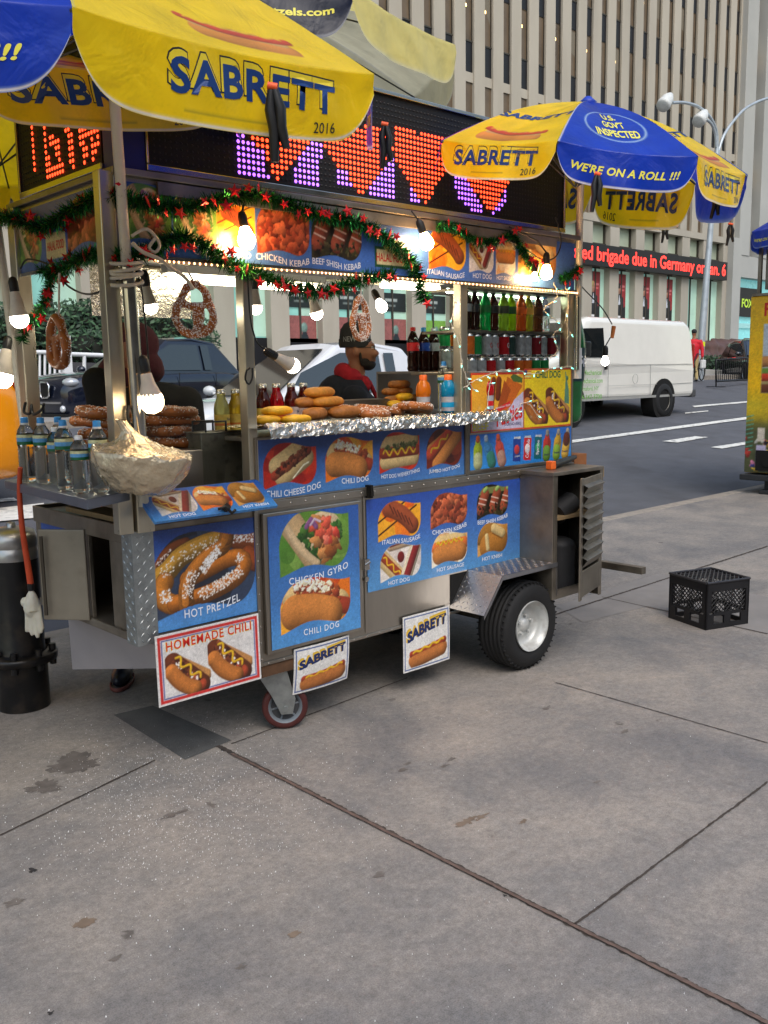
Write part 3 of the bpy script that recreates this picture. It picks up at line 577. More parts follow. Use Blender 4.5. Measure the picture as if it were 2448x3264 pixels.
# left cabinet: an open shell
mb = MB(); mb.bb(XL+.004, 2.16, YF, YF+.02, .56, 1.0); mb.bb(XL, 2.16, YBK-.02, YBK, .56, 1.0); mb.bb(XL, 2.16, YF+.02, YBK-.02, .56, .58); mb.bb(XL, 2.16, YF+.02, YBK-.02, .965, .985)
mb.bb(XL, XL+.02, YF+.02, 3.305, .58, .965); mb.bb(XL, XL+.02, 3.49, YBK-.02, .58, .965); mb.bb(1.95, 1.97, YF+.02, YBK-.02, .58, .965); mb.bb(XL-.012, XL, YF+.004, YBK-.006, .93, 1.0); mb.bb(XL-.01, XL, YF+.004, YBK-.006, .552, .585)
obj('end_cabinet', mb, STEEL2, cart, bevel=.004)
mb = MB(); u = Vector((-.63, .77, 0)); h = Vector((XL-.012, 3.487, 0)); nrm = Vector((.77, .63, 0))
def slab(mb, a, b, z0, z1, t, m=0):
    d = (b-a).normalized(); nn = Vector((d.y, -d.x, 0))*t; p = [a-nn, b-nn, b+nn, a+nn]
    mb.add([Vector((q.x, q.y, z)) for z in (z0, z1) for q in p], [(3,2,1,0), (4,5,6,7), (0,1,5,4), (1,2,6,5), (2,3,7,6), (3,0,4,7)], m)
slab(mb, h, h+u*.2, .575, .95, .006); obj('cabinet_door', mb, mt('steel_dull', (140,132,118), .5, .55, .12, 8, dirt=((90,66,44), 5, .5)), cart, bevel=.004)
mb = MB(); e = h+u*.2+Vector((-.012, -.012, 0))*.4; slab(mb, e-u*.028+Vector((-.014,-.014,0)), e-u*.016+Vector((-.014,-.014,0)), .6, .925, .004); obj('door_seal', mb, mt('seal', (60,52,40), .7), cart)
def diamond(mb, P, U, V, nu, nv, su, sv, m=0, r=.0075):
    P = Vector(P); U = Vector(U); V = Vector(V); N = U.cross(V).normalized()
    for i in range(nu):
        for j in range(nv):
            c = P+U*(su*(i+.5))+V*(sv*(j+.5)); s = 1 if (i+j) % 2 else -1; a = (U+V*s).normalized(); b = N.cross(a)
            mb.add([c-a*r*1.5, c-b*r*.35, c+a*r*1.5, c+b*r*.35, c+N*r*.3], [(0,1,4), (1,2,4), (2,3,4), (3,0,4)], m, False)
mb = MB(); mb.bb(XL-.006, XL+.075, YF-.006, YF, .545, .985); mb.bb(XL-.014, XL-.006, YF-.006, YF+.075, .545, .985)
diamond(mb, (XL-.004, YF-.006, .55), (1,0,0), (0,0,1), 3, 17, .025, .025); diamond(mb, (XL-.0142, YF+.075, .55), (0,-1,0), (0,0,1), 3, 17, .025, .025); obj('corner_guard', mb, GALV, cart)
# main body
mb = MB(); mb.bb(2.16, XR, YF, YBK, .337, 1.06); obj('main_body', mb, STEEL, cart, bevel=.006)
mb = MB(); mb.bb(2.155, XR, YF-.012, YF-.0005, 1.0, 1.032); mb.bb(2.155, 2.172, YF-.01, YF-.0005, .337, .999); mb.bb(2.755, 2.765, YF-.006, YF-.0005, .36, .999); mb.bb(2.173, XR, YF-.008, YF-.0005, .337, .352); obj('body_trim', mb, STEEL, cart, bevel=.002)
mb = MB()
for i in range(28): mb.ell((2.18+i*.08, YF-.0135, 1.016), (.0045, .003, .0045), 8)
for i in range(27): mb.ell((2.2+i*.08, YF-.0095, .3445), (.0035, .003, .0035), 8)
for i in range(9): mb.ell((2.1635, YF-.0115, .37+i*.07), (.0035, .003, .0035), 8)
tag(obj('rivets', mb, STEELB, cart), kind='stuff')
mb = MB(); mb.bb(2.19, 2.73, YF-.02, YF-.001, .383, .985); obj('service_door', mb, STEEL, cart, bevel=.004)
mb = MB(); mb.box((2.742, YF-.03, .69), (.03, .02, .05)); mb.cyl((2.73, YF-.036, .69), (2.76, YF-.036, .7), .007); obj('door_latch', mb, STEELB, cart)
mb = MB(); mb.cyl((2.748, YF-.03, .62), (2.748, YF-.006, .62), .012); obj('door_lock', mb, STEELB, cart)
mb = MB(); mb.box((2.78, YF-.02, 1.02), (.02, .03, .06)); mb.cyl((2.78, YF-.04, 1.0), (2.78, YF-.035, 1.05), .008); obj('catch', mb, mt('dark_metal', (50,48,46), .4, .8), cart)
# upper counter section
mb = MB(); mb.bb(2.165, 3.47, YF+.0, YF+.03, 1.06, 1.3); mb.bb(3.47, XR, YF, YF+.03, 1.06, 1.55); mb.bb(2.165, XR, YF+.03, YBK, 1.06, 1.09); mb.bb(3.47, XR, YF+.03, YF+.4, 1.535, 1.55); mb.bb(2.165, 3.47, YF+.03, 3.5, 1.28, 1.3); mb.bb(2.9, XR, 3.7, YBK, 1.09, 1.34); obj('counter', mb, STEEL, cart, bevel=.004)
mb = MB(); mb.bb(2.168, 3.452, YF-.014, YF-.001, 1.032, 1.04); mb.bb(2.168, 3.452, YF-.014, YF-.001, 1.288, 1.298); mb.bb(2.168, 2.18, YF-.014, YF-.001, 1.04, 1.288); mb.bb(3.44, 3.47, YF-.014, YF-.001, 1.032, 1.55); mb.bb(3.471, XR, YF-.014, YF-.001, 1.04, 1.055); obj('panel_frame', mb, STEEL2, cart, bevel=.002)
mb = MB(); mb.bb(XL, 2.165, YF-.005, YF+.05, 1.06, 1.11); mb.bb(XL, 2.165, YF+.05, YBK, 1.055, 1.07); obj('ledge', mb, STEEL2, cart, bevel=.004)
mb = MB(); mb.bb(XL, 2.165, 3.3, YBK-.02, 1.07, 1.25); obj('pretzel_warmer', mb, STEEL, cart, bevel=.004)
# foil covered tray
g = random.Random(3); mb = MB(); NX, NY = 120, 16; v = []
prof = [(2.985, 1.30), (2.985, 1.312), (2.988, 1.327), (2.992, 1.342), (3.0, 1.353), (3.012, 1.356), (3.03, 1.346)]+[(3.06+.04*i, 1.338) for i in range(9)]
for j, (y, z) in enumerate(prof):
    for i in range(NX):
        x = 2.165+1.5*i/(NX-1); a = .007 if j < 7 else .004; n1 = mnoise.noise(Vector((x*26, y*30, z*60)))*a*1.5; v.append((x, y-.01+n1+g.uniform(-1, 1)*a*.5, z+g.uniform(-1, 1)*a*.7+mnoise.noise(Vector((x*18, y*40, 3)))*a))
mb.add(v, [(j*NX+i, j*NX+i+1, (j+1)*NX+i+1, (j+1)*NX+i) for j in range(len(prof)-1) for i in range(NX-1)], 0, False)
obj('foil_tray', mb, FOIL, cart)
# posts
POSTM = mt('post_steel', (196,188,168), .3, .9, .12, 12, stretch=(1,1,.1))
for n, x0, x1, y0, y1, z0, z1 in (('post', 1.555, 1.612, YF-.02, YF+.03, .98, 2.26), ('post', 2.145, 2.19, YF-.005, YF+.05, 1.06, 1.985), ('post', 3.42, 3.468, YF-.004, YF+.05, 1.3, 1.985), ('post', 4.3, XR, YF-.002, YF+.05, 1.55, 1.985), ('post', 1.6, 1.66, 3.95, YBK+.02, 1.06, 2.26), ('post', 4.31, XR, 3.95, YBK, 1.06, 2.26), ('post', 1.62, 1.69, YF-.035, YF+.02, .98, 1.14)):
    mb = MB(); mb.bb(x0, x1, y0, y1, z0, z1); obj(n, mb, POSTM, cart, bevel=.004)
# header, roof
mb = MB(); mb.bb(XL+.03, XR, YF+.003, YF+.03, 1.985, 2.25); mb.bb(XL+.001, XL+.03, YF+.003, YBK, 1.985, 2.25); mb.bb(XL+.03, XR, YBK-.02, YBK, 2.05, 2.25); mb.bb(XR-.02, XR, YF+.03, YBK-.02, 1.985, 2.25); obj('header', mb, STEEL, cart)
mb = MB(); mb.bb(XL-.02, XR+.01, YF-.03, YBK+.02, 2.25, 2.275); obj('roof', mb, STEEL2, cart, bevel=.004)
mb = MB(); mb.bb(XL+.03, XR-.02, YF+.03, YBK-.02, 2.06, 2.08); obj('ceiling', mb, mt('ceiling_steel', (170,160,140), .35, .8, .2, 6), cart)
mb = MB(); mb.bb(XL+.01, XR, YF-.012, YF+.002, 1.973, 1.986); mb.bb(XL-.012, XL, YF, YBK, 1.973, 1.986); obj('header_trim', mb, STEELB, cart)
for x0, x1, z in ((2.24, 2.67, 1.99), (2.74, 3.1, 1.985), (3.55, 4.0, 2.03)):
    mb = MB(); mb.cyl((x0, 3.8, z), (x1, 3.8, z), .018); mb.bb(x0-.03, x1+.03, 3.77, 3.83, z+.025, z+.06, 1); obj('tube_light', mb, [ETUBE, WHITE], cart)
mb = MB(); mb.cyl((3.5, YF+.16, 1.955), (4.3, YF+.16, 1.955), .012); obj('tube_light', mb, [mt('tube_glow_green', (220,255,220), .3, 0, 0, emis=(.8, 1, .75), es=16)], cart)
# ---- printed panels on the cart
B0, B1 = (80,138,204), (46,86,158)
TT = lambda s, cx, cy, w=None, h=None, M=None, **k: (*fit(s, w, h, **k), cx, cy, M or LETW)
def front(x0, z0): return plane_map((x0, YF-.0225 if 2.18 < x0 < 2.3 and z0 < 1 else YF-.0035, z0), (1,0,0), (0,0,1))
c = Cv(.525, .395, B0).sky((86,150,214), (44,78,158), 1); food(c.win(.035, .06, .51, .35, rnd=.3), 'pretzel', .61, 2); c.full()
poster('picture_panel', c, front(1.642, .58), [TT('HOT PRETZEL', .3, .065, .26, .034, arc=-.012, slope=.012, bold=.01, sp=1.1)], cart, label='blue panel with a big salted pretzel picture')
c = Cv(.5, .57, B0).sky((84,150,210), (50,92,168), 2); food(c.win(.055, .318, .44, .555), 'gyro', .62, 3); food(c.win(.05, .07, .44, .262), 'chilidog', .5, 4); c.full()
poster('picture_panel', c, front(2.21, .4), [TT('CHICKEN GYRO', .265, .294, .33, .03, arc=-.014, slope=.012, bold=.012, sp=1.15), TT('CHILI DOG', .27, .045, .2, .028, arc=-.004, bold=.012, sp=1.2)], cart, label='blue door panel with chicken gyro and chili dog pictures')
c = Cv(1.115, .432, B0).sky((88,150,206), (46,80,166), 3)
for k, x0, z0, w, hh in (('sausage', .07, .235, .28, .16), ('kebab', .42, .25, .265, .15), ('shish', .76, .255, .25, .155), ('triangle', .08, .04, .27, .15), ('hotsausage', .425, .055, .26, .15), ('knish', .765, .06, .24, .15)): food(c.win(x0, z0, x0+w, z0+hh), k, hh/w, 5); c.full()
poster('picture_panel', c, front(2.775, .548), [TT('ITALIAN SAUSAGE', .22, .222, .25, .022, arc=-.008, wave=-.004, bold=.01), TT('CHICKEN KEBAB', .555, .232, .25, .022, arc=-.01, slope=.006, bold=.01), TT('BEEF SHISH KEBAB', .885, .24, .24, .021, arc=-.01, slope=.006, bold=.01), TT('HOT DOG', .2, .022, .14, .02, bold=.01), TT('HOT SAUSAGE', .56, .032, .2, .02, bold=.01), TT('HOT KNISH', .88, .036, .16, .02, bold=.01)], cart, label='wide blue panel with six food pictures above the wheel')
c = Cv(1.26, .247, B0).sky((74,128,192), (44,76,146), 4)
for k, x0, z0, w, hh in (('cheesedog', .03, .05, .28, .165), ('chilidog', .36, .05, .28, .17), ('everything', .68, .06, .26, .165), ('jumbo', .99, .055, .25, .17)): food(c.win(x0, z0, x0+w, z0+hh), k, hh/w, 6); c.full()
poster('picture_panel', c, front(2.181, 1.0405), [TT('CHILI CHEESE DOG', .185, .03, .29, .027, arc=-.012, slope=.006, bold=.01), TT('CHILI DOG', .53, .04, .16, .024, arc=-.004, bold=.01), TT('HOT DOG W/EVERYTHING', .815, .044, .25, .018, arc=-.008, slope=.006, bold=.008), TT('JUMBO HOT DOG', 1.115, .04, .22, .022, arc=-.008, slope=.006, bold=.01)], cart, label='narrow blue panel with four hot dog pictures under the foil tray')
# tilted flap
fl = plane_map((1.63, 2.955, 1.034), (1,0,0), (0, .135, .095)); c = Cv(.545, .165, B0).sky((70,140,206), (44,96,180), 5)
for k, x0, w in (('triangle', .04, .17), ('chilidog', .215, .15), ('knish', .375, .14)): food(c.win(x0, .03, x0+w, .155), k, .125/w, 7); c.full()
poster('flap_panel', c, fl, [TT('HOT DOG', .12, .016, .11, .014, bold=.01), TT('HOT KNISH', .45, .018, .12, .014, bold=.01)], cart, label='tilted blue flap with three food pictures', thick=.012)
mb = MB(); mb.cyl((1.93, 2.965, 1.045), (1.94, 2.95, 1.06), .014); mb.tube([(1.9, 2.96, 1.05), (1.92, 2.94, 1.06), (1.95, 2.945, 1.03), (1.97, 2.95, 1.04)], .006); obj('flap_tie', mb, BLACK, cart)
# end panel (left side, far half)
c = Cv(.4, .35, B0).sky((60,130,206), (34,74,160), 6); food(c.win(.03, .04, .37, .3), 'pretzel', .76, 8); c.full()
poster('picture_panel', c, plane_map((XL-.003, 3.935, .585), (0,-1,0), (0,0,1)), (), cart, label='blue end panel behind the open cabinet door')
# header pictures
c = Cv(2.7, .248, B0).sky((74,118,190), (58,92,168), 7)
for k, px0, px1 in (('gyro', 265, 372), ('gyro', 376, 470), ('sausage', 470, 552), ('kebab', 555, 668), ('shish', 672, 780), ('sausage', 925, 1005), ('triangle', 1012, 1065), ('hotsausage', 1070, 1112), ('knish', 1118, 1200)):
    a = Yp(px0, 550, YF).x-1.65; b = Yp(px1, 550, YF).x-1.65; food(c.win(a, .05, b, .24), k, .19/(b-a), 9); c.full()
tx = lambda px: Yp(px, 550, YF).x-1.65
hc = MB(); c.rect(tx(808), .03, tx(880), .12, (40,84,52)); c.rect(tx(808)+.012, .042, tx(880)-.012, .108, (232,214,160)); c.ell((tx(848), .125), .06, .03, (206,186,110))
poster('header_pictures', c, front(1.651, 1.9865), [TT('CHICKEN GYRO', tx(480), .03, .26, .024, arc=-.008, bold=.01), TT('LAMB GYRO', tx(320), .03, .2, .024, bold=.01), TT('CHICKEN KEBAB', tx(610), .03, .27, .026, arc=-.01, wave=-.008, bold=.012), TT('BEEF SHISH KEBAB', tx(726), .032, .27, .026, arc=-.01, wave=-.006, bold=.012), TT('HALAL FOOD', tx(845), .074, .19, .036, M=LETR, bold=.015), TT('ITALIAN SAUSAGE', tx(962), .03, .26, .024, arc=-.008, wave=-.006, bold=.01), TT('HOT DOG', tx(1040), .03, .14, .024, bold=.01), TT('HOT SAUSAGE', tx(1092), .03, .15, .02, bold=.01)], cart)
c = Cv(.88, .248, B0).sky((80,110,170), (40,70,170), 8); food(c.win(.02, .03, .26, .22), 'gyro', .8, 10); food(c.win(.5, .05, .86, .22), 'kebab', .47, 11); c.full(); c.rect(.3, .03, .48, .13, (226,206,150))
poster('header_pictures', c, plane_map((XL-.0015, 3.99, 1.9865), (0,-1,0), (0,0,1)), [TT('HALAL FOOD', .39, .08, .15, .035, M=LETR, bold=.015)], cart)
# posters under the drinks cabinet
c = Cv(.42, .3, (250,176,50)); c.poly([(0,0), (.42,0), (.42,.2), (.2,.08), (0,.1)], (206,196,222)); c.win(0, 0, .42, .3, leaf=False); c.cap((.42, .62), (.38, .3), .045, (140,60,24)); c.cap((.52, .62), (.5, .42), .05, (130,54,22)); c.poly([(.5,.25), (.68,.66), (.98,.55), (.75,.3), (.62,.2)], (206,104,30)); c.poly([(.5,.3), (.62,.62), (.75,.5), (.62,.28)], (170,78,26)); c.poly([(.74,.66), (.8,.7), (.98,.64), (.97,.58), (.8,.6)], (80,110,50)); c.poly([(.45,.27), (.75,.37), (.72,.3), (.46,.22)], (220,40,40)); c.full(); c.rect(0, 0, .42, .008, (214,70,40)); c.rect(0, .29, .42, .3, (200,40,40)); c.rect(0, 0, .008, .3, (226,90,40))
poster('patties_poster', c, front(3.49, 1.242), [TT('Patties', .305, .085, .21, .09, M=LETR, bold=.02, slope=.02), TT('BEEF', .075, .03, .12, .04, M=LETY, bold=.02), TT('(TURNOVERS)', .33, .03, .14, .02, M=LETN), TT('Jamaican Style', .25, .125, .12, .014, slope=.008)], cart, label='orange beef patties poster with red lettering')
c = Cv(.424, .32, (248,214,36)); c.win(.0, .02, .22, .25, leaf=False); food(c, 'chili2', 1, 12); c.win(.19, .02, .41, .25, leaf=False); food(c, 'chili2', 1, 13); c.full()
for i in range(5): c.rect(.005, .268+i*.009, .06, .272+i*.009, (196,60,60) if i % 2 == 0 else (235,230,230))
c.rect(.005, .29, .028, .312, (50,60,130)); c.poly([(.36,.13), (.37,.26), (.365,.3), (.372,.3), (.385,.25), (.40,.2), (.405,.12)], (96,150,120)); c.ell((.385, .265), .01, .012, (90,140,110)); c.rect(0, 0, .424, .008, (200,44,40)); c.rect(0, .312, .424, .32, (180,30,50)); c.rect(0, 0, .005, .32, (200,44,40)); c.rect(.419, 0, .424, .32, (200,44,40))
poster('chili_dog_poster', c, front(3.9125, 1.24), [TT('CHILI DOG', .21, .287, .22, .038, M=LETG, bold=.018)], cart, label='yellow chili dog poster with green lettering')
c = Cv(.858, .178, (40,120,200)).sky((50,140,216), (40,110,200), 9)
def bot(cx, col, cap_, lab, tilt=0, r=.034): c.cap((cx, .03), (cx+tilt, .1), r, col); c.cap((cx+tilt, .1), (cx+tilt*1.5, .135), r*.6, col); c.cap((cx+tilt*1.55, .15), (cx+tilt*1.6, .158), r*.45, cap_); c.cap((cx+tilt*.1, .03), (cx+tilt*.35, .055), r*.95, lab)
def can(cx, c1, c2, tilt=0):
    c.poly([(cx-.032, .02), (cx+.032, .015), (cx+.032+tilt, .135), (cx-.032+tilt, .14)], c1); c.ell((cx+tilt*.5, .08), .022, .026, c2); c.poly([(cx-.028+tilt, .14), (cx+.03+tilt, .135), (cx+.026+tilt, .148), (cx-.024+tilt, .15)], (190,196,200))
bot(.06, (190,210,40), (240,110,50), (200,205,150)); bot(.17, (70,150,210), (200,220,240), (60,140,120), -.03); bot(.25, (240,90,70), (240,100,60), (200,150,130), -.02); can(.37, (20,60,140), (200,60,60), .006); can(.46, (200,40,44), (235,220,220), .005); can(.55, (10,100,110), (60,180,120), .008); bot(.63, (214,60,44), (160,150,140), (120,170,60), .005); bot(.72, (232,180,50), (180,170,160), (150,190,60), .012); bot(.8, (236,180,60), (190,180,160), (240,190,70), .015); c.cap((.812, .1), (.815, .12), .03, (110,50,30))
vt = lambda s, x, w, M, sl: TT(s, x, .085, w, .022, M=M, bold=.015)
def rot90(t, ang=1.45):
    v, f = t[0], t[1]; a = math.cos(ang); b = math.sin(ang); return (np.stack([v[:,0]*a-v[:,1]*b, v[:,0]*b+v[:,1]*a], 1), f, *t[2:])
poster('drinks_poster', c, front(3.484, 1.0555), [rot90(TT('Coca-Cola', .463, .08, .1, .026, M=LETW, bold=.01)), rot90(TT('Sprite', .553, .08, .08, .028, M=LETW, bold=.012)), TT('Snapple', .63, .035, .05, .014, M=LETN, bold=.01), TT('Snapple', .722, .04, .05, .014, M=LETN, bold=.01), TT('Snapple', .8, .042, .05, .014, M=LETN, bold=.01), TT('pepsi', .375, .045, .04, .012, M=LETW)], cart, label='light blue poster of bottles and cans')
# ---- LED signs
def led(name, to3, U, V, N, x0, x1, z0, z1, fn, pitch=.0228, mats=None):
    g = [MB(), MB(), MB()]; nx = int((x1-x0)/pitch); nz = int((z1-z0)/pitch)
    for i in range(nx):
        for j in range(nz):
            a, b = x0+(i+.5)*pitch, z0+(j+.5)*pitch; k = fn(a, b); r = .0082 if k else .005; c = to3(a, b); q = g[k]
            vs = [c+(U*math.cos(t*math.pi/3)+V*math.sin(t*math.pi/3))*r for t in range(6)]+[c+N*.005]
            q.add(vs, [(t, (t+1) % 6, 6) for t in range(6)], 0, True)
    return g
def inpoly(p, P):
    r = False; n = len(P)
    for i in range(n):
        (x1, y1), (x2, y2) = P[i], P[(i+1) % n]
        if (y1 > p[1]) != (y2 > p[1]) and p[0] < (x2-x1)*(p[1]-y1)/(y2-y1)+x1: r = not r
    return r
YS = 3.23
def W2(P): return [(Yp(x, y, YS).x, Yp(x, y, YS).z) for x, y in P]
RED = [W2(P) for P in ([(495,212), (690,250), (688,285), (660,322), (640,345), (605,390), (585,375), (575,335), (545,300), (515,285)], [(692,250), (765,265), (775,280), (790,268), (822,272), (845,300), (850,325), (800,402), (785,418), (770,412), (745,372), (722,355), (700,318)], [(855,272), (895,280), (905,293), (918,282), (960,290), (978,305), (982,345), (965,365), (945,400), (922,440), (900,430), (885,400), (860,355), (848,330)], [(985,300), (1030,305), (1040,325), (1052,318), (1085,332), (1112,350), (1110,372), (1090,412), (1075,440), (1055,462), (1040,430), (1010,398), (985,362), (978,330)])]
PUR = [W2(P) for P in ([(512,286), (546,301), (577,338), (580,386), (512,378)], [(638,346), (660,322), (684,290), (685,248), (694,250), (694,404), (638,396)], [(724,362), (746,368), (772,412), (786,420), (728,396)], [(800,404), (852,328), (856,430), (792,416)], [(880,396), (900,426), (910,440), (890,436)], [(980,362), (1002,368), (1016,398), (1030,425), (1048,452), (1040,462), (1013,452), (988,424), (980,400)], [(1060,463), (1075,440), (1092,412), (1092,442), (1078,458)])]
fn = lambda a, b: 2 if any(inpoly((a, b), P) for P in PUR) else 1 if any(inpoly((a, b), P) for P in RED) else 0
LEDR = mt('led_red', (255,80,40), .4, 0, 0, emis=(1, .045, .012), es=2.9); LEDP = mt('led_violet', (200,150,255), .4, 0, 0, emis=(.34, .1, 1), es=1.9); LEDO = mt('led_off', (34,30,30), .35, 0, .2); LEDB = mt('led_board', (12,9,10), .6, 0, .2)
sg = thing('led_sign', 'wide black LED sign with glowing red and violet hearts on the cart roof', 'led sign', (3, YF, 2.3))
mb = MB(); mb.bb(1.83, 4.415, YS+.002, 3.4, 2.337, 2.803); obj('sign_board', mb, LEDB, sg)
mb = MB(); mb.bb(1.82, 4.43, YS-.014, YS+.02, 2.311, 2.336); mb.bb(1.82, 4.43, YS-.014, YS+.02, 2.804, 2.822); mb.bb(4.415, 4.43, YS-.014, 3.4, 2.337, 2.803); mb.bb(1.82, 1.83, YS-.014, 3.4, 2.337, 2.803); mb.bb(1.82, 4.43, 3.401, 3.42, 2.311, 2.822); mb.bb(1.85, 4.36, YS+.03, 3.39, 2.276, 2.336); obj('sign_frame', mb, STEELB, sg, bevel=.003)
g3 = led('d', lambda a, b: Vector((a, YS, b)), Vector((1,0,0)), Vector((0,0,1)), Vector((0,-1,0)), 1.848, 4.405, 2.349, 2.8, fn, .0239)
for n, q, M in zip(('unlit_lamps', 'red_lamps', 'violet_lamps'), g3, (LEDO, LEDR, LEDP)): tag(obj(n, q, M, sg), kind='stuff')
sg2 = thing('led_sign', 'short black LED sign spelling GYR in red at the cart end', 'led sign', (XL, 3.5, 2.3))
XS = 1.688
mb = MB(); mb.bb(XS+.002, XS+.11, 3.314, 4.048, 2.337, 2.803); obj('sign_board', mb, LEDB, sg2)
mb = MB(); mb.bb(XS-.01, XS+.11, 3.303, 4.058, 2.311, 2.336); mb.bb(XS-.01, XS+.11, 4.0485, 4.064, 2.337, 2.803); mb.bb(XS-.01, XS+.11, 3.303, 4.058, 2.804, 2.82); mb.bb(XS+.02, XS+.1, 3.33, 4.0, 2.276, 2.31); obj('sign_frame', mb, STEELB, sg2, bevel=.003)
def cseg(*pts): return [(Xp((60+a*.3617)/K, (300+b*.3617)/K, XS).y, Xp((60+a*.3617)/K, (300+b*.3617)/K, XS).z) for a, b in pts]
STK = [(cseg((112, 200), (155, 765)), .008), (cseg((215, 190), (255, 690), (370, 650), (355, 560), (325, 420), (285, 425)), .022), (cseg((225, 160), (300, 150), (325, 215)), .022), (cseg((355, 140), (405, 270), (430, 300), (480, 620)), .024), (cseg((470, 170), (440, 270)), .022), (cseg((540, 140), (580, 570)), .024), (cseg((545, 150), (650, 150), (720, 180), (725, 290), (640, 330), (560, 330)), .022), (cseg((620, 240), (740, 260)), .02), (cseg((640, 340), (660, 530)), .02), (cseg((700, 360), (745, 500)), .02)]
def sd(p, a, b):
    a = Vector(a); v = Vector(b)-a; p = Vector(p); t = max(0, min(1, (p-a).dot(v)/(v.dot(v)+1e-9))); return (p-a-v*t).length
fn2 = lambda a, b: 1 if any(sd((4.048-a, b), s[i], s[i+1]) < r for s, r in STK for i in range(len(s)-1)) else 0
g3 = led('d', lambda a, b: Vector((XS, 4.048-a, b)), Vector((0,-1,0)), Vector((0,0,1)), Vector((-1,0,0)), .01, .73, 2.349, 2.8, fn2, .0239)
for n, q, M in zip(('unlit_lamps', 'red_lamps'), g3, (LEDO, LEDR)): tag(obj(n, q, M, sg2), kind='stuff')
mb = MB(); mb.bb(1.69, 1.819, YS-.005, YS+.07, 2.276, 2.803); obj('sign_corner', mb, mt('sign_blue', (40,44,120), .4, 0, .1, 3), cart)
mb = MB(); mb.bb(1.86, 4.35, YS-.04, YS-.02, 2.285, 2.3); mb.bb(1.78, 4.16, YF-.024, YF-.012, 2.2, 2.245); obj('roof_lip', mb, STEEL2, cart)
# ---- propane box on the right
mb = MB(); yb = 2.878
mb.bb(3.885, 3.9, yb, YF-.001, .345, 1.005); mb.bb(3.875, 4.335, yb-.008, YF-.001, 1.005, 1.025); mb.bb(4.32, 4.335, yb, YF-.001, .3, 1.005); mb.bb(3.9, 3.925, yb, yb+.012, .345, 1.005); mb.bb(3.925, 4.305, yb, yb+.012, .345, .395); mb.bb(4.305, 4.335, yb-.004, yb, .3, 1.005); mb.bb(3.9, 4.32, yb+.012, YF-.001, .345, .355); obj('gas_box', mb, STEEL2, cart, bevel=.003)
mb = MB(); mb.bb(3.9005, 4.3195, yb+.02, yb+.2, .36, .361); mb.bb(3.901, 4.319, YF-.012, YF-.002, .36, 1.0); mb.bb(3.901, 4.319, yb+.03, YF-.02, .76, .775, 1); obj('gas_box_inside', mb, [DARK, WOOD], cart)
mb = MB(); mb.cyl((4.1, 2.99, .365), (4.1, 2.99, .6), .085, n=16); mb.ell((4.1, 2.99, .6), (.085, .085, .05), 16); mb.cyl((4.06, 2.99, .775), (4.2, 2.99, .83), .06); obj('gas_bottle', mb, mt('dark_tank', (50,50,52), .6, .2), cart)
mb = MB(); th = math.radians(17); hp = Vector((4.305, yb-.012, 0)); du = Vector((-math.cos(th), -math.sin(th), 0)); w = .36
for a, b, z0, z1 in ((0, .035, .36, .99), (w-.035, w, .345, .995), (.035, w-.035, .36, .5), (.035, w-.035, .955, .99)): slab(mb, hp+du*a, hp+du*b, z0, z1, .005)
nn = Vector((du.y, -du.x, 0)); nn = nn if nn.y < 0 else -nn
for i in range(8):
    z = .515+i*.055; a = hp+du*.035; b = hp+du*(w-.035); mb.add([a+Vector((0,0,z)), b+Vector((0,0,z)), b+Vector((0,0,z+.045))+nn*.03, a+Vector((0,0,z+.045))+nn*.03, a+Vector((0,0,z+.06)), b+Vector((0,0,z+.06))], [(0,1,2,3), (3,2,5,4)])
obj('louvre_door', mb, STEEL2, cart, bevel=.002)
# ---- fender and wheels
FEND = mt('tread_plate', (165,165,168), .33, .95, .1, 10)
mb = MB(); a = [(3.325, .372), (3.465, .548), (3.915, .548), (3.918, .37)]
for (x0, z0), (x1, z1) in zip(a[:-1], a[1:]):
    mb.quad((x0, 2.868, z0), (x1, 2.868, z1), (x1, YF-.001, z1), (x0, YF-.001, z0)); nn = Vector((-(z1-z0), 0, x1-x0)).normalized(); o = nn*.022
    mb.quad((x0, 2.866, z0-.022), (x1, 2.866, z1-.022), (x1, 2.866, z1), (x0, 2.866, z0))
diamond(mb, (3.47, 2.872, .5485), (1,0,0), (0,1,0), 16, 8, .0275, .028, r=.009); d = Vector((.14, 0, .176)).normalized(); diamond(mb, (3.328, 2.872, .376), d, (0,1,0), 8, 8, .0275, .028, r=.009)
obj('fender', mb, FEND, cart)
mb = MB(); mb.bb(3.335, 3.91, YF-.004, YF-.0005, .337, .54); obj('wheel_well', mb, DARK, cart)
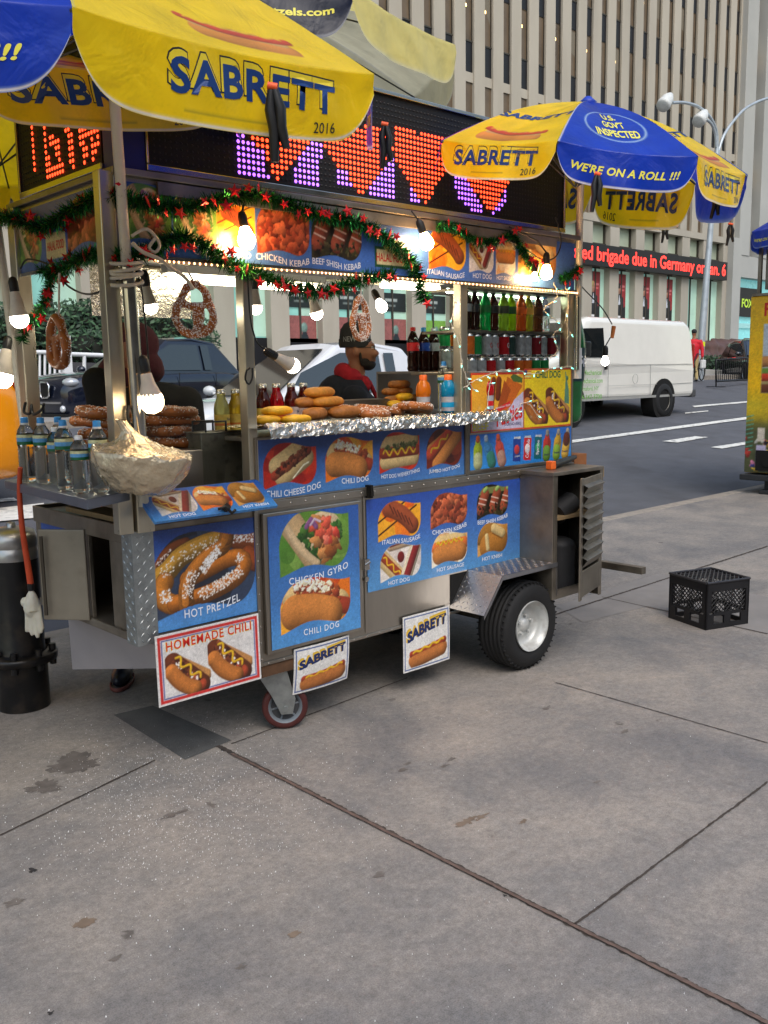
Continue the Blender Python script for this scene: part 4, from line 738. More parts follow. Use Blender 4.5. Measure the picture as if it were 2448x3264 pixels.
def roadwheel(cx, ya, yb2, cz):
    wh = bpy.data.objects.new('wheel', None); COL.objects.link(wh); wh.parent = cart; wh.location = -worg(cart); W[wh.name] = Vector((0,0,0))
    T = Matrix.Rotation(math.radians(90), 3, 'X'); mid = (ya+yb2)/2; hw = (yb2-ya)/2
    pr = [(.128, -hw+.012), (.15, -hw+.002), (.19, -hw), (.213, -hw+.012), (.228, -hw+.034)]
    for k in range(5): z = -hw+.045+k*(2*hw-.09)/4; pr += [(.234, z), (.234, z+.012), (.227, z+.0135), (.227, z+.0205)]
    pr += [(.228, hw-.034), (.213, hw-.012), (.19, hw), (.15, hw-.002), (.128, hw-.012)]
    mb = MB(); mb.lathe(pr, (cx, mid, cz), 48, 0, T); 
    for i in range(44):
        an = i*2*math.pi/44
        for s in (-1, 1): p = Vector((cx+.222*math.cos(an), mid+s*(hw-.028), cz+.222*math.sin(an))); mb.box(p, (.012, .03, .005), 0, R=Matrix.Rotation(-an, 3, 'Y'))
    t = obj('tyre', mb, RUBBER, wh)
    RIM = mt('rim_white', (196,198,196), .38, .2, .12, 14, dirt=((120,110,100), 12, .6))
    mb = MB(); mb.lathe([(.132, hw+.002), (.134, hw-.006), (.122, hw-.012), (.116, hw-.05), (.108, hw-.07), (.07, hw-.075), (.055, hw-.06), (.035, hw-.06), (.03, hw-.045), (.0001, hw-.043)], (cx, mid, cz), 40, 0, T)
    for i in range(5): an = i*2*math.pi/5+.3; p = Vector((cx+.052*math.cos(an), mid-hw+.06, cz+.052*math.sin(an))); mb.cyl(p, p+Vector((0,-.018,0)), .009, n=6)
    obj('rim', mb, RIM, wh)
roadwheel(3.735, 2.888, 3.09, .233)
wh = bpy.data.objects.new('caster', None); COL.objects.link(wh); wh.parent = cart; wh.location = -worg(cart); W[wh.name] = Vector((0,0,0))
cc = Vector((2.335, 3.17, .103)); ax = Vector((-.52, -.85, 0)).normalized(); sd_ = Vector((-ax.y, ax.x, 0)); T = Matrix((sd_, Vector((0,0,1)), ax)).transposed()
if T.determinant() < 0: T = Matrix((-sd_, Vector((0,0,1)), ax)).transposed()
mb = MB(); mb.lathe([(.075, -.02), (.09, -.024), (.1, -.018), (.102, 0), (.1, .018), (.09, .024), (.075, .02)], cc, 40, 0, T); obj('caster_tyre', mb, mt('maroon_rubber', (74,34,32), .5, 0, .2), wh)
mb = MB(); mb.lathe([(.076, -.02), (.062, -.012), (.062, .012), (.076, .02)], cc, 40, 0, T); mb.lathe([(.024, -.022), (.024, .022)], cc, 20, 0, T)
for i in range(6): an = i*math.pi/3+.2; p = T @ Vector((math.cos(an), math.sin(an), 0)); mb.cyl(cc+p*.02, cc+p*.066, .008, n=6)
mb.lathe([(.063, 0.006), (.02, 0.006)], cc, 30, 1, T)
obj('caster_hub', mb, [mt('grey_hub', (112,120,128), .5, 0, .1), mt('hub_shadow', (60,62,66), .7)], wh)
mb = MB(); top = cc+Vector((-.07, .02, .175)); hz = Vector((sd_.x, sd_.y, 0)); hz = hz if hz.x > 0 else -hz
for s in (1, -1):
    o = ax*.034*s; mb.prism([(-.125, .175), (.01, .175), (.045, .04), (.03, -.028), (-.02, -.028), (-.06, .06)], cc+o, hz, (0,0,1), ax*.005*s)
mb.box(cc+Vector((-.05, .03, .185)), (.15, .12, .02)); mb.cyl(cc-ax*.045, cc+ax*.05, .012, n=8); obj('caster_fork', mb, GALV, wh, bevel=.002)
mb = MB(); mb.bb(2.17, 2.42, 3.1, 3.3, .285, .336); obj('caster_mount', mb, mt('rusty_wood', (92,66,46), .8, .1, .3), cart)
mb = MB(); mb.bb(2.6, 4.3, 3.35, 3.45, .24, .336); mb.bb(2.3, 4.4, 3.93, 3.99, .2, .336); mb.cyl((3.735, 3.1, .233), (3.735, 4.0, .233), .03); mb.bb(4.3, 4.78, 3.3, 3.36, .36, .4); mb.bb(4.73, 4.775, 2.86, 3.36, .35, .39); obj('chassis', mb, STEEL2, cart)
roadwheel(3.735, 3.86, 4.06, .233)
mb = MB(); mb.bb(4.3355, 4.44, 2.94, 3.02, .95, 1.0); obj('wooden_block', mb, WOOD, cart)
# ---- end shelf with bottles
mb = MB(); mb.add([(1.383, 2.964, 1.135), (1.6, 3.075, 1.135), (1.66, 3.9, 1.135), (1.427, 3.81, 1.135)], [(0,1,2,3)]); n = 4
mb = MB(); mb.prism([(1.383, 2.964), (1.6, 3.075), (1.66, 3.9), (1.427, 3.81)], (0,0,1.105), (1,0,0), (0,1,0), (0,0,.036)); obj('end_shelf', mb, mt('shelf_steel', (120,126,140), .35, .7, .1, 8), cart, bevel=.003)
mb = MB(); mb.bb(1.63, 1.95, 3.2, 3.7, 1.0, 1.02); obj('cutting_board', mb, WOOD, cart)
# ---- drinks cabinet interior and glass
mb = MB(); mb.bb(3.475, 4.3, 3.14, 3.42, 1.745, 1.757); mb.bb(3.475, 4.3, 3.13, 3.43, 1.95, 1.962); obj('cabinet_shelf', mb, STEEL2, cart)
PANE = bpy.data.materials.new('clear_pane'); PANE.use_nodes = True; n_ = PANE.node_tree.nodes; l_ = PANE.node_tree.links; tr = n_.new('ShaderNodeBsdfTransparent'); gl = n_.new('ShaderNodeBsdfGlossy'); gl.inputs['Roughness'].default_value = .03; fr = n_.new('ShaderNodeFresnel'); fr.inputs[0].default_value = 1.35; mx = n_.new('ShaderNodeMixShader')
l_.new(fr.outputs[0], mx.inputs[0]); l_.new(tr.outputs[0], mx.inputs[1]); l_.new(gl.outputs[0], mx.inputs[2]); l_.new(mx.outputs[0], n_['Material Output'].inputs[0]); tr.inputs[0].default_value = (.93, .95, .93, 1)
mb = MB(); mb.quad((3.47, YF+.02, 1.556), (4.3, YF+.02, 1.556), (4.3, YF+.02, 1.975), (3.47, YF+.02, 1.975)); obj('cabinet_glass', mb, PANE, cart)
mb = MB(); mb.quad((1.66, YF+.04, 1.3), (2.145, YF+.04, 1.3), (2.145, YF+.04, 1.975), (1.66, YF+.04, 1.975)); obj('side_pane', mb, PANE, cart)
mb = MB(); mb.bb(1.9, 2.4, 3.9, 3.905, 1.82, 2.04); obj('crumpled_sheet', mb, FOIL, cart)
mb = MB(); mb.bb(2.95, 3.4, 3.55, 3.56, 1.3, 1.415); mb.bb(2.95, 3.4, 3.561, 3.7, 1.405, 1.415); obj('steel_divider', mb, STEEL2, cart)
mb = MB(); mb.bb(3.5, 4.05, 3.5, 3.8, 1.545, 1.557); mb.bb(3.5, 4.05, 3.79, 3.8, 1.34, 1.545); obj('bottle_ledge', mb, STEEL, cart)
# sheet metal apron hanging below the end cabinet
mb = MB(); q = [Xp(135, 1340, XL+.06), Xp(305, 1382, XL+.06), Zp(340, 1385, .5), Zp(145, 1455, .25)]
mb.quad((1.66, 3.82, .556), (1.66, 3.12, .556), (1.9, 3.12, .39), (1.72, 3.95, .235)); obj('apron_sheet', mb, mt('grey_board', (168,162,164), .55, .1, .08, 4), cart)
# ------------------------------------------------------------------ umbrellas
POLEW = mt('pole_white', (206,200,184), .4, .1, .06); RIBM = mt('umbrella_rib', (90,90,92), .4, .8, .1)
YEL = (250,218,24); BLU = (16,62,196); NAV = (28,36,62)
TXW = {'tilted': (.58, .55, .42, .36, .8, .04, .3)}
def umbrella(label, c, tilt, rot, R, h, pole, style, val=.23, ppm=150, n=8, grp=None, only=None, vsc={}):
    c = Vector(c); ax = Vector((tilt[0], tilt[1], 1)).normalized(); e1 = Vector((0,1,0)).cross(ax).normalized(); e2 = ax.cross(e1)
    um = thing('umbrella', label, 'umbrella', tuple(pole[0]), grp)
    rim = [c-ax*h+(e1*math.cos(rot+i*2*math.pi/n)+e2*math.sin(rot+i*2*math.pi/n))*R for i in range(n)]
    nc, na, ne = np.array(c), np.array(ax), None; slant = math.hypot(R, h)
    tw = TXW.get(label.split()[0], (.72, .5, .44, .14, .86, .05, .32))
    for i in range(n):
        a, b = np.array(rim[i]), np.array(rim[(i+1) % n]); ch = float(np.linalg.norm(a-b)); out = (a+b)/2-(nc-na*h); out = out/np.linalg.norm(out); seed = i*1.7+c.x
        def vec(x, y, off=0, a=a, b=b, ch=ch, out=out, seed=seed, q=vsc.get(i, 1.)):
            x = np.asarray(x, float); y = np.asarray(y, float); t = np.clip(1-(y-val)/slant, .0, 1); d = np.clip(val-y, 0, val); u = np.clip(x/(ch/2)-1, -1, 1)
            tt = t[..., None]; uu = ((u+1)/2)[..., None]; p = nc+(a-nc)*tt*(1-uu)+(b-nc)*tt*uu
            bow = (.05*np.sin(t*math.pi)*(.6+.4*np.abs(u))-.02*t*(1-u*u))[..., None]; p = p+na*bow
            s = (1-.7*np.abs(u)**9)*q; dd = (d*s)[..., None]; p = p-(na*.9-out*.06+np.array([0,0,.1]))*dd+out*(.012*(d/val)*(1-u*u))[..., None]
            w = .007*np.sin(u*5+seed)*np.sin(t*5+u*3)*t+.006*np.sin(u*6+seed*2+y*9)*(d/val)+.0022*np.sin(u*13+y*21+seed)*np.sin(y*17-u*4)*t; p = p+out*w[..., None]
            nn = out*.35+na*.94; f = (d > 0)[..., None]; nn = np.where(f, out, nn/np.linalg.norm(nn)); return p+nn*off
        f = lambda x, y, o, vec=vec: vec(np.array([x]), np.array([y]), o)[0]; f.vec = lambda x, y, vec=vec: vec(x, y)
        kind = style[i % len(style)]; pp = ppm if only is None or i in only else 60
        C = Cv(ch, slant+val, {'y': YEL, 'b': BLU, 'n': NAV, 'p': (246,232,140), 'g': (210,206,178)}[kind], pp); X = []
        def warp(tv, cx, cy, taper=0):
            v = np.array(tv[0]); hw = v[:, 0].max(); 
            if taper: v[:, 1] = v[:, 1]*(1-taper*v[:, 0]/hw)
            y = v[:, 1]+cy; t = np.clip(1-(y-val)/slant, .15, 1); v[:, 0] = v[:, 0]/t; return v, tv[1], cx, cy
        if kind == 'y' and pp == ppm:
            C.win(ch*tw[3], val+tw[5]*slant, ch*tw[4], val+tw[6]*slant, leaf=False)
            C.cap((.16, .14), (.84, .06), .1, (236,160,70), .8, 1.1); C.cap((.14, .25), (.86, .16), .055, (240,196,120), .85, 1.1); C.cap((.05, .3), (.95, .19), .04, (214,84,50), .75, 1.2, bend=-.05); C.zig((.1, .3), (.9, .21), .012, 9, .012, (246,200,50)); C.full()
            for o in (.0016, -.0016): X += [(*warp(fit('SABRETT', ch*tw[0], val*tw[2], bold=.03, arc=.012, sp=1.1), ch*tw[1], val*.56, .05), LETB, o), (*warp(fit('SABRETT', ch*.66, .06, bold=.045, arc=.01), ch/2, val+.4*slant, .1), LETB, o), (*warp(fit('2016', None, .028), ch*.8, .034), LETK, o)]
            for bo_, M_, o_ in ((.06, LETK, .0007), (.036, mt('letter_shade', (214,190,40), .4), .0011)): X.append((*warp(fit('SABRETT', ch*tw[0]+(.008 if M_ is LETK else 0), val*tw[2]+(.008 if M_ is LETK else 0), bold=bo_, arc=.012, sp=1.1), ch*tw[1]-.006, val*.56+.014, .05), M_, o_))
            C.rect(ch*.3, .03, ch*.6, .033, (150,140,50))
        if kind == 'b' and pp == ppm:
            for o in (.0016, -.0016): X += [(*warp(fit("WE'RE ON A ROLL !!!", ch*.78, .036, bold=.03, shear=.25, sp=1.05), ch/2, val*.45), LETY, o)]
            for k_, (s_, w_) in enumerate((('U.S.', .1), ("GOV'T", .16), ('INSPECTED', .32))): X.append((*warp(fit(s_, ch*w_, .085, bold=.03), ch/2, val+.5*slant-.115*k_), LETY, .0016))
            y0 = val+.5*slant-.115; tt = 1-(y0-val)/slant; rx = ch*.21/tt; yy = (C.GY-y0)/.2; xx = (C.GX-ch/2)/rx; C.put(np.clip(1-np.abs(np.hypot(xx, yy)-1)*14, 0, 1), (170,200,240))
        if kind == 'n': X.append((*warp(fit('SimplePretzels.com', ch*.62, .045, bold=.03), ch*.6, val*.5), LETY, .0016))
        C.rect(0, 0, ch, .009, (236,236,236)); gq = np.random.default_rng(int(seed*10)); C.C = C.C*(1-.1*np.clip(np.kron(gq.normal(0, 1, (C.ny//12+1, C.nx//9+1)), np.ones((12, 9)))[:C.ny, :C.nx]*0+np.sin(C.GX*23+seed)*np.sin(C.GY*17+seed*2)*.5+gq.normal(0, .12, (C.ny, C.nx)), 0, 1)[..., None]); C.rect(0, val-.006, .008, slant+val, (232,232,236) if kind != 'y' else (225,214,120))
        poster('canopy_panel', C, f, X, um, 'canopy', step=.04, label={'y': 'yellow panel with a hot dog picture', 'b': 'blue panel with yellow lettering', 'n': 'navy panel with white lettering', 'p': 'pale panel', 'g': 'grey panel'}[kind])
    mb = MB(); mb.tube([Vector(p) for p in pole]+[c-ax*.02], .019, 10); obj('pole', mb, POLEW, um)
    for q in rim:
        mb = MB(); mb.tube([c-ax*.03, c*.5+q*.5-ax*.0, q-ax*.01], .005, 5); s0 = c-ax*(h+.12); mb.tube([s0, c*.55+q*.45-ax*.02], .004, 5); obj('rib', mb, RIBM, um)
    mb = MB(); mb.lathe([(.03, -.03), (.045, -.005), (.03, .008), (.015, .022), (.0001, .026)], c, 12); obj('finial', mb, mt('finial_blue', (30,60,170), .4), um); return rim
umbrella('tilted yellow and blue umbrella on the left post, cut by the picture top', (1.313, 3.005, 3.017), (-.045, -.274), 4.395, 1.228, .373, [(1.642, 3.055, 1.08), (1.615, 3.055, 2.62)], 'ybybybyb', .185, 200, only=(0, 1, 7))
umbrella('round yellow and blue umbrella over the right end of the cart', (4.134, 2.875, 2.891), (-.004, -.17), 3.653, .821, .293, [(4.393, 3.1, 1.5), (4.385, 3.09, 2.5)], 'bybyyyby', .155, 250, only=(0, 1, 3, 4, 7, 6), vsc={2: 1.3, 3: 1.6, 4: 1.7})
umbrella('pale umbrella with a navy panel rising behind the LED sign', (3.13, 4.48, 3.62), (0, 0), math.radians(260.4), 1.2, .37, [(3.1, 4.5, .2), (3.1, 4.5, 3.2)], 'pggggggn', .22, 110, only=(7,))
umbrella('shaded yellow umbrella tucked under the tilted one at the left', (1.614, 4.278, 2.96), (-.121, .028), 4.284, 1.228, .369, [(1.64, 4.05, 1.1), (1.61, 4.2, 2.5)], 'ybyyyyyb', .2, 170, only=(0,))
# steel sleeve and white socket holding the left pole
PIPE = mt('chrome_pipe', (200,196,186), .16, 1, .05)
mb = MB(); mb.cyl((1.642, 3.055, 1.33), (1.632, 3.055, 1.94), .0255, n=16); obj('pole_sleeve', mb, PIPE, cart)
mb = MB(); mb.cyl((1.646, 3.052, 1.2), (1.643, 3.054, 1.335), .027, n=16); obj('pole_socket', mb, WHITE, cart)
mb = MB(); mb.cyl((4.393, 3.1, 1.5), (4.393, 3.1, 1.67), .026, n=14); obj('pole_socket', mb, WHITE, cart)
mb = MB(); mb.cyl((4.365, 3.08, 1.55), (4.362, 3.08, 1.95), .012); obj('post_pipe', mb, PIPE, cart)
def clamp(label, p, d, s=1., flip=1):
    p = Vector(p); t = thing('spring_clamp', label, 'clamp', p, 'black spring clamps on the umbrellas'); d = Vector(d).normalized(); sd = d.cross(Vector((.68, .73, 0))).normalized()*flip; L = .13*s
    for k_, sg_ in (('jaw', 1), ('jaw', -1)):
        mb = MB(); mb.tube([p+d*-.02*s+sd*sg_*.005, p+d*.02*s+sd*sg_*.013, p+d*.06*s+sd*sg_*.009, p+d*(L*(.8 if sg_ > 0 else 1))+sd*sg_*.017], [.008*s, .013*s, .013*s, .009*s], 8); obj(k_, mb, BLACK, t)
    mb = MB(); mb.tube([p+d*-.03*s-sd*.012, p+d*-.024*s+sd*.012], .009*s, 8); obj('pad', mb, mt('clamp_orange', (232,90,40), .5), t)
clamp('large black clamp gripping the hot dog panel of the left umbrella', Yp(592, 215, 2.0), (.12,.0,-1), 1.15)
clamp('black clamp at the violet corner of the left umbrella', Yp(832, 285, 2.5), (0.05,0,-1), .95)
clamp('black clamp on the blue front panel of the right umbrella', Yp(1290, 390, 2.36), (-.05,0,-1), 1.)
clamp('small black clamp on the inner yellow panel of the right umbrella', Yp(1437, 488, 3.0), (0,0,-1), .75)
clamp('black clamp between two panels at the right of the right umbrella', Yp(1550, 425, 2.42), (-.25,0,-1), .9)
clamp('black clamp with spread handles low on the right umbrella', Yp(1578, 492, 2.42), (0,0,-1), .7)

# ------------------------------------------------------------------ bulbs
EFLOOD = mt('bulb_glow_flood', (255,230,200), .3, 0, 0, emis=(1, .72, .42), es=6)
SOCK = mt('socket_black', (22,22,22), .5); BASE = mt('bulb_base', (214,206,190), .45)
def bulb(label, p, d=(0,0,-1), r=.03, M=None, cord=None, base=True, cone=0):
    p = Vector(p); d = Vector(d).normalized(); t = thing('light_bulb', label, 'light bulb', p, 'lit bulbs hung around the cart'); T = Vector((0,0,1)).rotation_difference(d).to_matrix()
    mb = MB(); n = 14; a = max(.7, 1-.0)
    mb.lathe([(r*.52, -r*1.5), (r*.75, -r*.9), (r*.97, -r*.35), (r, 0), (r*.92, r*.4), (r*.6, r*.82), (.0001, r)], p, 18, 0, T); obj('glass', mb, M or EWARM, t)
    k = 0
    if base: mb = MB(); mb.lathe([(r*.5, -r*3.), (r*.62, -r*2.2), (r*.76, -r*1.3), (r*.98, -r*.38)], p, 16, 0, T); obj('collar', mb, BASE, t); k = r*1.3
    if cone: mb = MB(); mb.lathe([(r*.45, -r*2.3), (r*.55, -r*1.6), (r*.98, -r*.3)], p, 16, 0, T); obj('collar', mb, mt('flood_base', (224,206,186), .4), t); k = r*.8
    mb = MB(); s = -r*1.5-k; mb.lathe([(.016, s), (.018, s-.01), (.018, s-.045), (.013, s-.06), (.004, s-.065)], p, 14, 0, T); obj('socket', mb, SOCK, t)
    if cord: mb = MB(); mb.tube([p+d*(s-.06)]+[Vector(q) for q in cord], .004, 6); obj('cord', mb, SOCK, t)
bulb('bright bulb glaring in front of the chicken kebab picture', Yp(533, 520, 3.02), (0,-.25,-1), .034, base=False, cord=[(2.14, 3.06, 2.2)])
bulb('bright bulb beside the halal food badge', Yp(922, 526, 3.02), (.3,-.2,-1), .032, base=False, cord=[(3.05, 3.06, 2.27)])
bulb('bright bulb over the right end of the drinks cabinet', Yp(1180, 592, 3.02), (0,0,-1), .031, base=False, cord=[Yp(1180, 545, 3.04), Yp(1160, 520, 3.05), Yp(1100, 490, 3.06)])
bulb('small glowing shape added as the reflection of the right bulb at the cabinet top', Yp(1154, 600, 3.04), (-.2,0,-1), .018, base=False)  # reflection of the right bulb, added as a small glowing bulb shape
bulb('white bulb on a long collar at the far left corner post', Xp(42, 690, 1.5), (.1,0,-1), .036, ECOOL)
bulb('half hidden white bulb at the left picture edge', Xp(6, 818, 1.45), (-.25,-.1,-1), .04, ECOOL)
bulb('white bulb beside the left umbrella pole', Yp(325, 664, 3.45), (.15,0,-1), .03, ECOOL)
bulb('big flood bulb shining on the foil wrapped basin', Yp(328, 868, 2.93), (.12,-.1,-1), .043, EFLOOD, base=False, cone=1)
bulb('white bulb hanging next to the middle post', Yp(552, 666, 3.4), (0,0,-1), .029, ECOOL)
bulb('white bulb hanging just above the white car windscreen', Yp(684, 678, 3.4), (.35,0,-1), .029, ECOOL)
bulb('round white bulb near the pretzel in front of the vendor', Yp(825, 663, 3.4), (0,-.5,-.7), .028, ECOOL, base=False)
bulb('sideways bulb clamped to the middle post', Yp(632, 790, 3.08), (1,0,-.45), .032, ECOOL)
bulb('white bulb hanging in front of the van door', Yp(1307, 782, 3.3), (0,0,-1), .024, ECOOL, base=False, cord=[Yp(1318, 730, 3.3)])
solo('orange_plug', MB().tube([Yp(1326, 705, 3.3), Yp(1322, 730, 3.3)], [.014, .011], 10), mt('plug_orange', (190,110,50), .5), 'orange plug hanging in front of the white van', 'plug', Yp(1322, 730, 3.3))

# ------------------------------------------------------------------ tinsel garlands, light strings, cables
TING = mt('tinsel_green', (30,120,48), .22, .7, .4, 60); TIND = mt('tinsel_dark', (20,58,28), .35, .5, .3, 60); STAR = mt('star_red', (196,22,26), .3, .4, .2, 30)
def star_mesh():
    mb = MB(); v = []
    for i in range(10): r = .026 if i % 2 == 0 else .011; v.append((r*math.sin(i*math.pi/5), 0, r*math.cos(i*math.pi/5)))
    mb.add(v+[(0,-.005,0), (0,.005,0)], [(i, (i+1) % 10, 10) for i in range(10)]+[((i+1) % 10, i, 11) for i in range(10)]); return mb
def garland(label, pts, nstar, R=.05, seed=1):
    g = random.Random(seed); path = resample(pts, .004); t = thing('tinsel_garland', label, 'garland', path[0], 'tinsel garlands with red stars'); mbs = MB(); N = len(path)
    for i, p in enumerate(path):
        a = (path[min(i+1, N-1)]-path[max(0, i-1)]).normalized(); o = a.orthogonal(); 
        for k in range(11):
            an = g.uniform(0, 6.283); d = (Matrix.Rotation(an, 3, a) @ o).normalized(); L = R*g.uniform(.55, 1.1); w = a*.0016+d.cross(a)*g.uniform(-.0016, .0016); q = p+Vector((g.gauss(0, .003), g.gauss(0, .003), g.gauss(0, .003))); e = q+d*L+a*g.uniform(-.015, .015)+Vector((0,0,-.006))
            mid = (q+e)/2+a*g.uniform(-.006, .006); mbs.add([q-w, q+w, mid+w, mid-w, e], [(0,1,2,3), (3,2,4)], 0 if g.random() < .55 else 1)
    obj('tinsel', mbs, [TING, TIND], t); s0 = None
    for j in range(nstar):
        p = path[int((j+g.random()*.8)/nstar*N) % N]+Vector((g.uniform(-.02, .02), -.03-g.random()*.02, g.uniform(-.045, .035)))
        if s0 is None: s0 = obj('star', star_mesh(), STAR, t, local=True); o = s0
        else: o = s0.copy(); COL.objects.link(o); o.parent = t
        o.location = p-worg(t); o.rotation_euler = (g.uniform(-.6, .6), g.uniform(0, 6), g.uniform(-.7, .9)); s = g.uniform(.75, 1.15); o.scale = (s, s, s)
FXL = lambda *q: [Xp(x, y, XL-.03) for x, y in q]; FYF = lambda *q, Y=YF-.03: [Yp(x, y, Y) for x, y in q]
garland('long tinsel garland with red stars draped under the LED sign', FXL((0, 470), (40, 470), (90, 490), (150, 455), (210, 425))+FYF((262, 425), (330, 440), (400, 447), (470, 432), (540, 420), (610, 437), (690, 462), (755, 475), (810, 497), (850, 525), (885, 560), (905, 600), (915, 650)), 46, .05, 2)
garland('lower tinsel garland with red stars along the window top', FXL((90, 585), (120, 585), (160, 565), (205, 550))+FYF((262, 555), (310, 545), (350, 525), (390, 508), (440, 530), (490, 565), (530, 580), (580, 600), (640, 622), (700, 628), (750, 615), (790, 600), (850, 592)), 40, .05, 3)
garland('short tinsel garland hanging down the far left post', FXL((115, 588), (100, 635), (80, 680), (55, 700), (48, 735)), 10, .036, 4)
garland('tinsel garland in a swag over the drinks cabinet', FYF((945, 487), (985, 492), (1030, 520), (1075, 520), (1105, 508), (1130, 540), (1150, 570), (1165, 595)), 14, .036, 5)
garland('tuft of tinsel at the right end of the cart roof', FYF((1212, 605), (1230, 592), (1245, 590), (1248, 575)), 6, .042, 6)
def rope(label, pts, seed, M, step=.024, r=.0045):
    t = thing('rope_light', label, 'string lights', pts[0]); p = resample(pts, .03); mb = MB(); mb.tube(p, .006, 6); obj('tube', mb, mt('clear_tube', (196,170,140), .3, 0, .1, 1), t); mb = MB()
    for q in resample(pts, step): mb.ell(q+Vector((0,-.004,0)), r, 6)
    tag(obj('lamps', mb, M, t), kind='stuff')
ESTR = mt('string_glow', (255,200,140), .3, 0, 0, emis=(1,.5,.2), es=5)
rope('rope light running along the bottom of the header', [(1.75, YF-.02, 1.966), (2.4, YF-.02, 1.968), (3.1, YF-.02, 1.972), (4.35, YF-.02, 1.968)], 1, ESTR)
TEAL = mt('mini_glow', (120,255,230), .3, 0, 0, emis=(.2, 1, .8), es=2.2); WIRE = mt('wire_white', (206,200,184), .5)
def mini(label, pts, seed, n=14):
    g = random.Random(seed); t = thing('mini_light_string', label, 'string lights', pts[0]); p = resample(pts, .012); p = [q+Vector((g.gauss(0, .0025), g.gauss(0, .002), g.gauss(0, .0025))) for q in p]; mb = MB(); mb.tube(p, .0022, 5); obj('wire', mb, WIRE, t)
    for j in range(n):
        q = p[int((j+.5)/n*len(p))]; d = Vector((g.uniform(-1, 1), -.5, g.uniform(-1, .4))).normalized(); mb = MB(); mb.cyl(q, q+d*.014, .0035, n=6, m=0); mb.cyl(q+d*.014, q+d*.028, .003, .001, n=6, m=1); obj('lamp', mb, [WIRE, TEAL], t)
mini('white mini lights strung along the cabinet bottom edge', FYF((1000, 838), (1040, 815), (1085, 800), (1120, 800), (1150, 808), (1200, 795), (1235, 792), Y=3.08), 1, 12)
mini('white mini lights hanging in loops over the bottles', FYF((1195, 610), (1205, 640), (1175, 668), (1200, 690), (1215, 705), (1195, 725), (1205, 755), (1190, 775), Y=3.08), 2, 7)
mini('white mini lights dangling beside the right cabinet post', FYF((1218, 610), (1228, 650), (1222, 690), (1230, 720), (1222, 735), Y=3.08), 3, 3)
mini('white mini lights draped over the middle post', FYF((985, 640), (975, 700), (990, 740), (1000, 790), (1012, 830), (1030, 845), Y=3.05), 4, 7)
mini('white mini lights hanging across the food posters', FYF((1060, 815), (1055, 860), (1050, 900), (1100, 905), (1130, 870), (1150, 880), (1165, 905), Y=3.085), 5, 7)
ROPEM = mt('white_rope', (196,188,170), .8, 0, .15, 60)
g = random.Random(9); mb = MB(); cx, cy = 1.628, 3.06; p = [Vector((cx+.055*math.cos(i*.5), cy+.05*math.sin(i*.5), 1.86+.0012*i+.012*math.sin(i*.5+.7)+.008*math.sin(i*.21))) for i in range(80)]
mb.tube(p, .0065, 6); mb.tube(resample(FYF((285, 510), (300, 500), (318, 495), (335, 510), (345, 530), (335, 545), (322, 535), (335, 515), Y=3.03), .01), .006, 6); mb.tube(resample(FYF((285, 525), (310, 545), (345, 560), (372, 580), (400, 600), (418, 625), Y=3.02), .01), .007, 6)
solo('tied_rope', mb, ROPEM, 'white rope wound in coils around the left umbrella pole', 'rope', (cx, cy, 1.86))
def cable(label, pts, r=.004, M=None): solo('cable', MB().tube(resample(pts, .015), r, 6), M or SOCK, label, 'cable', pts[0])
cable('black cable sagging from the far left post to the umbrella pole', FXL((45, 580), (60, 560), (110, 575), (150, 620), (200, 635))+FYF((262, 600), Y=3.05))
cable('black cable dangling from the right corner of the LED sign', FYF((1200, 470), (1212, 520), (1200, 555), (1170, 560), (1130, 535), (1080, 510), Y=3.07))
cable('thin black cable reaching from the right post to the orange plug', [Yp(1240, 600, 3.1), Yp(1262, 625, 3.15), Yp(1300, 665, 3.2), Yp(1322, 700, 3.3)])
cable('thin black cord hanging beside the left umbrella pole', FYF((295, 585), (305, 620), (312, 680), (318, 740), (322, 800), Y=3.06), .0035)
cable('black cable hanging down the middle post', FYF((535, 600), (540, 680), (548, 720), (560, 745), (590, 765), Y=3.06), .0035)
mb = MB(); mb.tube(resample([Yp(*q, 3.06) for q in ((278, 876), (276, 895), (282, 922), (290, 905), (284, 880))], .01), .006, 6); solo('wire_hook', mb, SOCK, 'black hook at the foot of the left umbrella pole', 'hook', Yp(278, 876, 3.06))
mb = MB(); mb.tube(resample(FYF((540, 795), (533, 800), (530, 820), (538, 830), (545, 815), (545, 795), Y=3.04), .01), .004, 6); solo('wire_hook', mb, SOCK, 'small black wire hook on the middle post', 'hook', Yp(540, 795, 3.04))
mb = MB(); mb.tube(resample([Xp(*q, 1.58) for q in ((55, 870), (52, 890), (65, 893), (68, 875), (72, 895), (90, 885), (95, 872))], .01), .006, 6); solo('wire_hook', mb, SOCK, 'double black hook above the water bottles', 'hook', Xp(55, 870, 1.58))

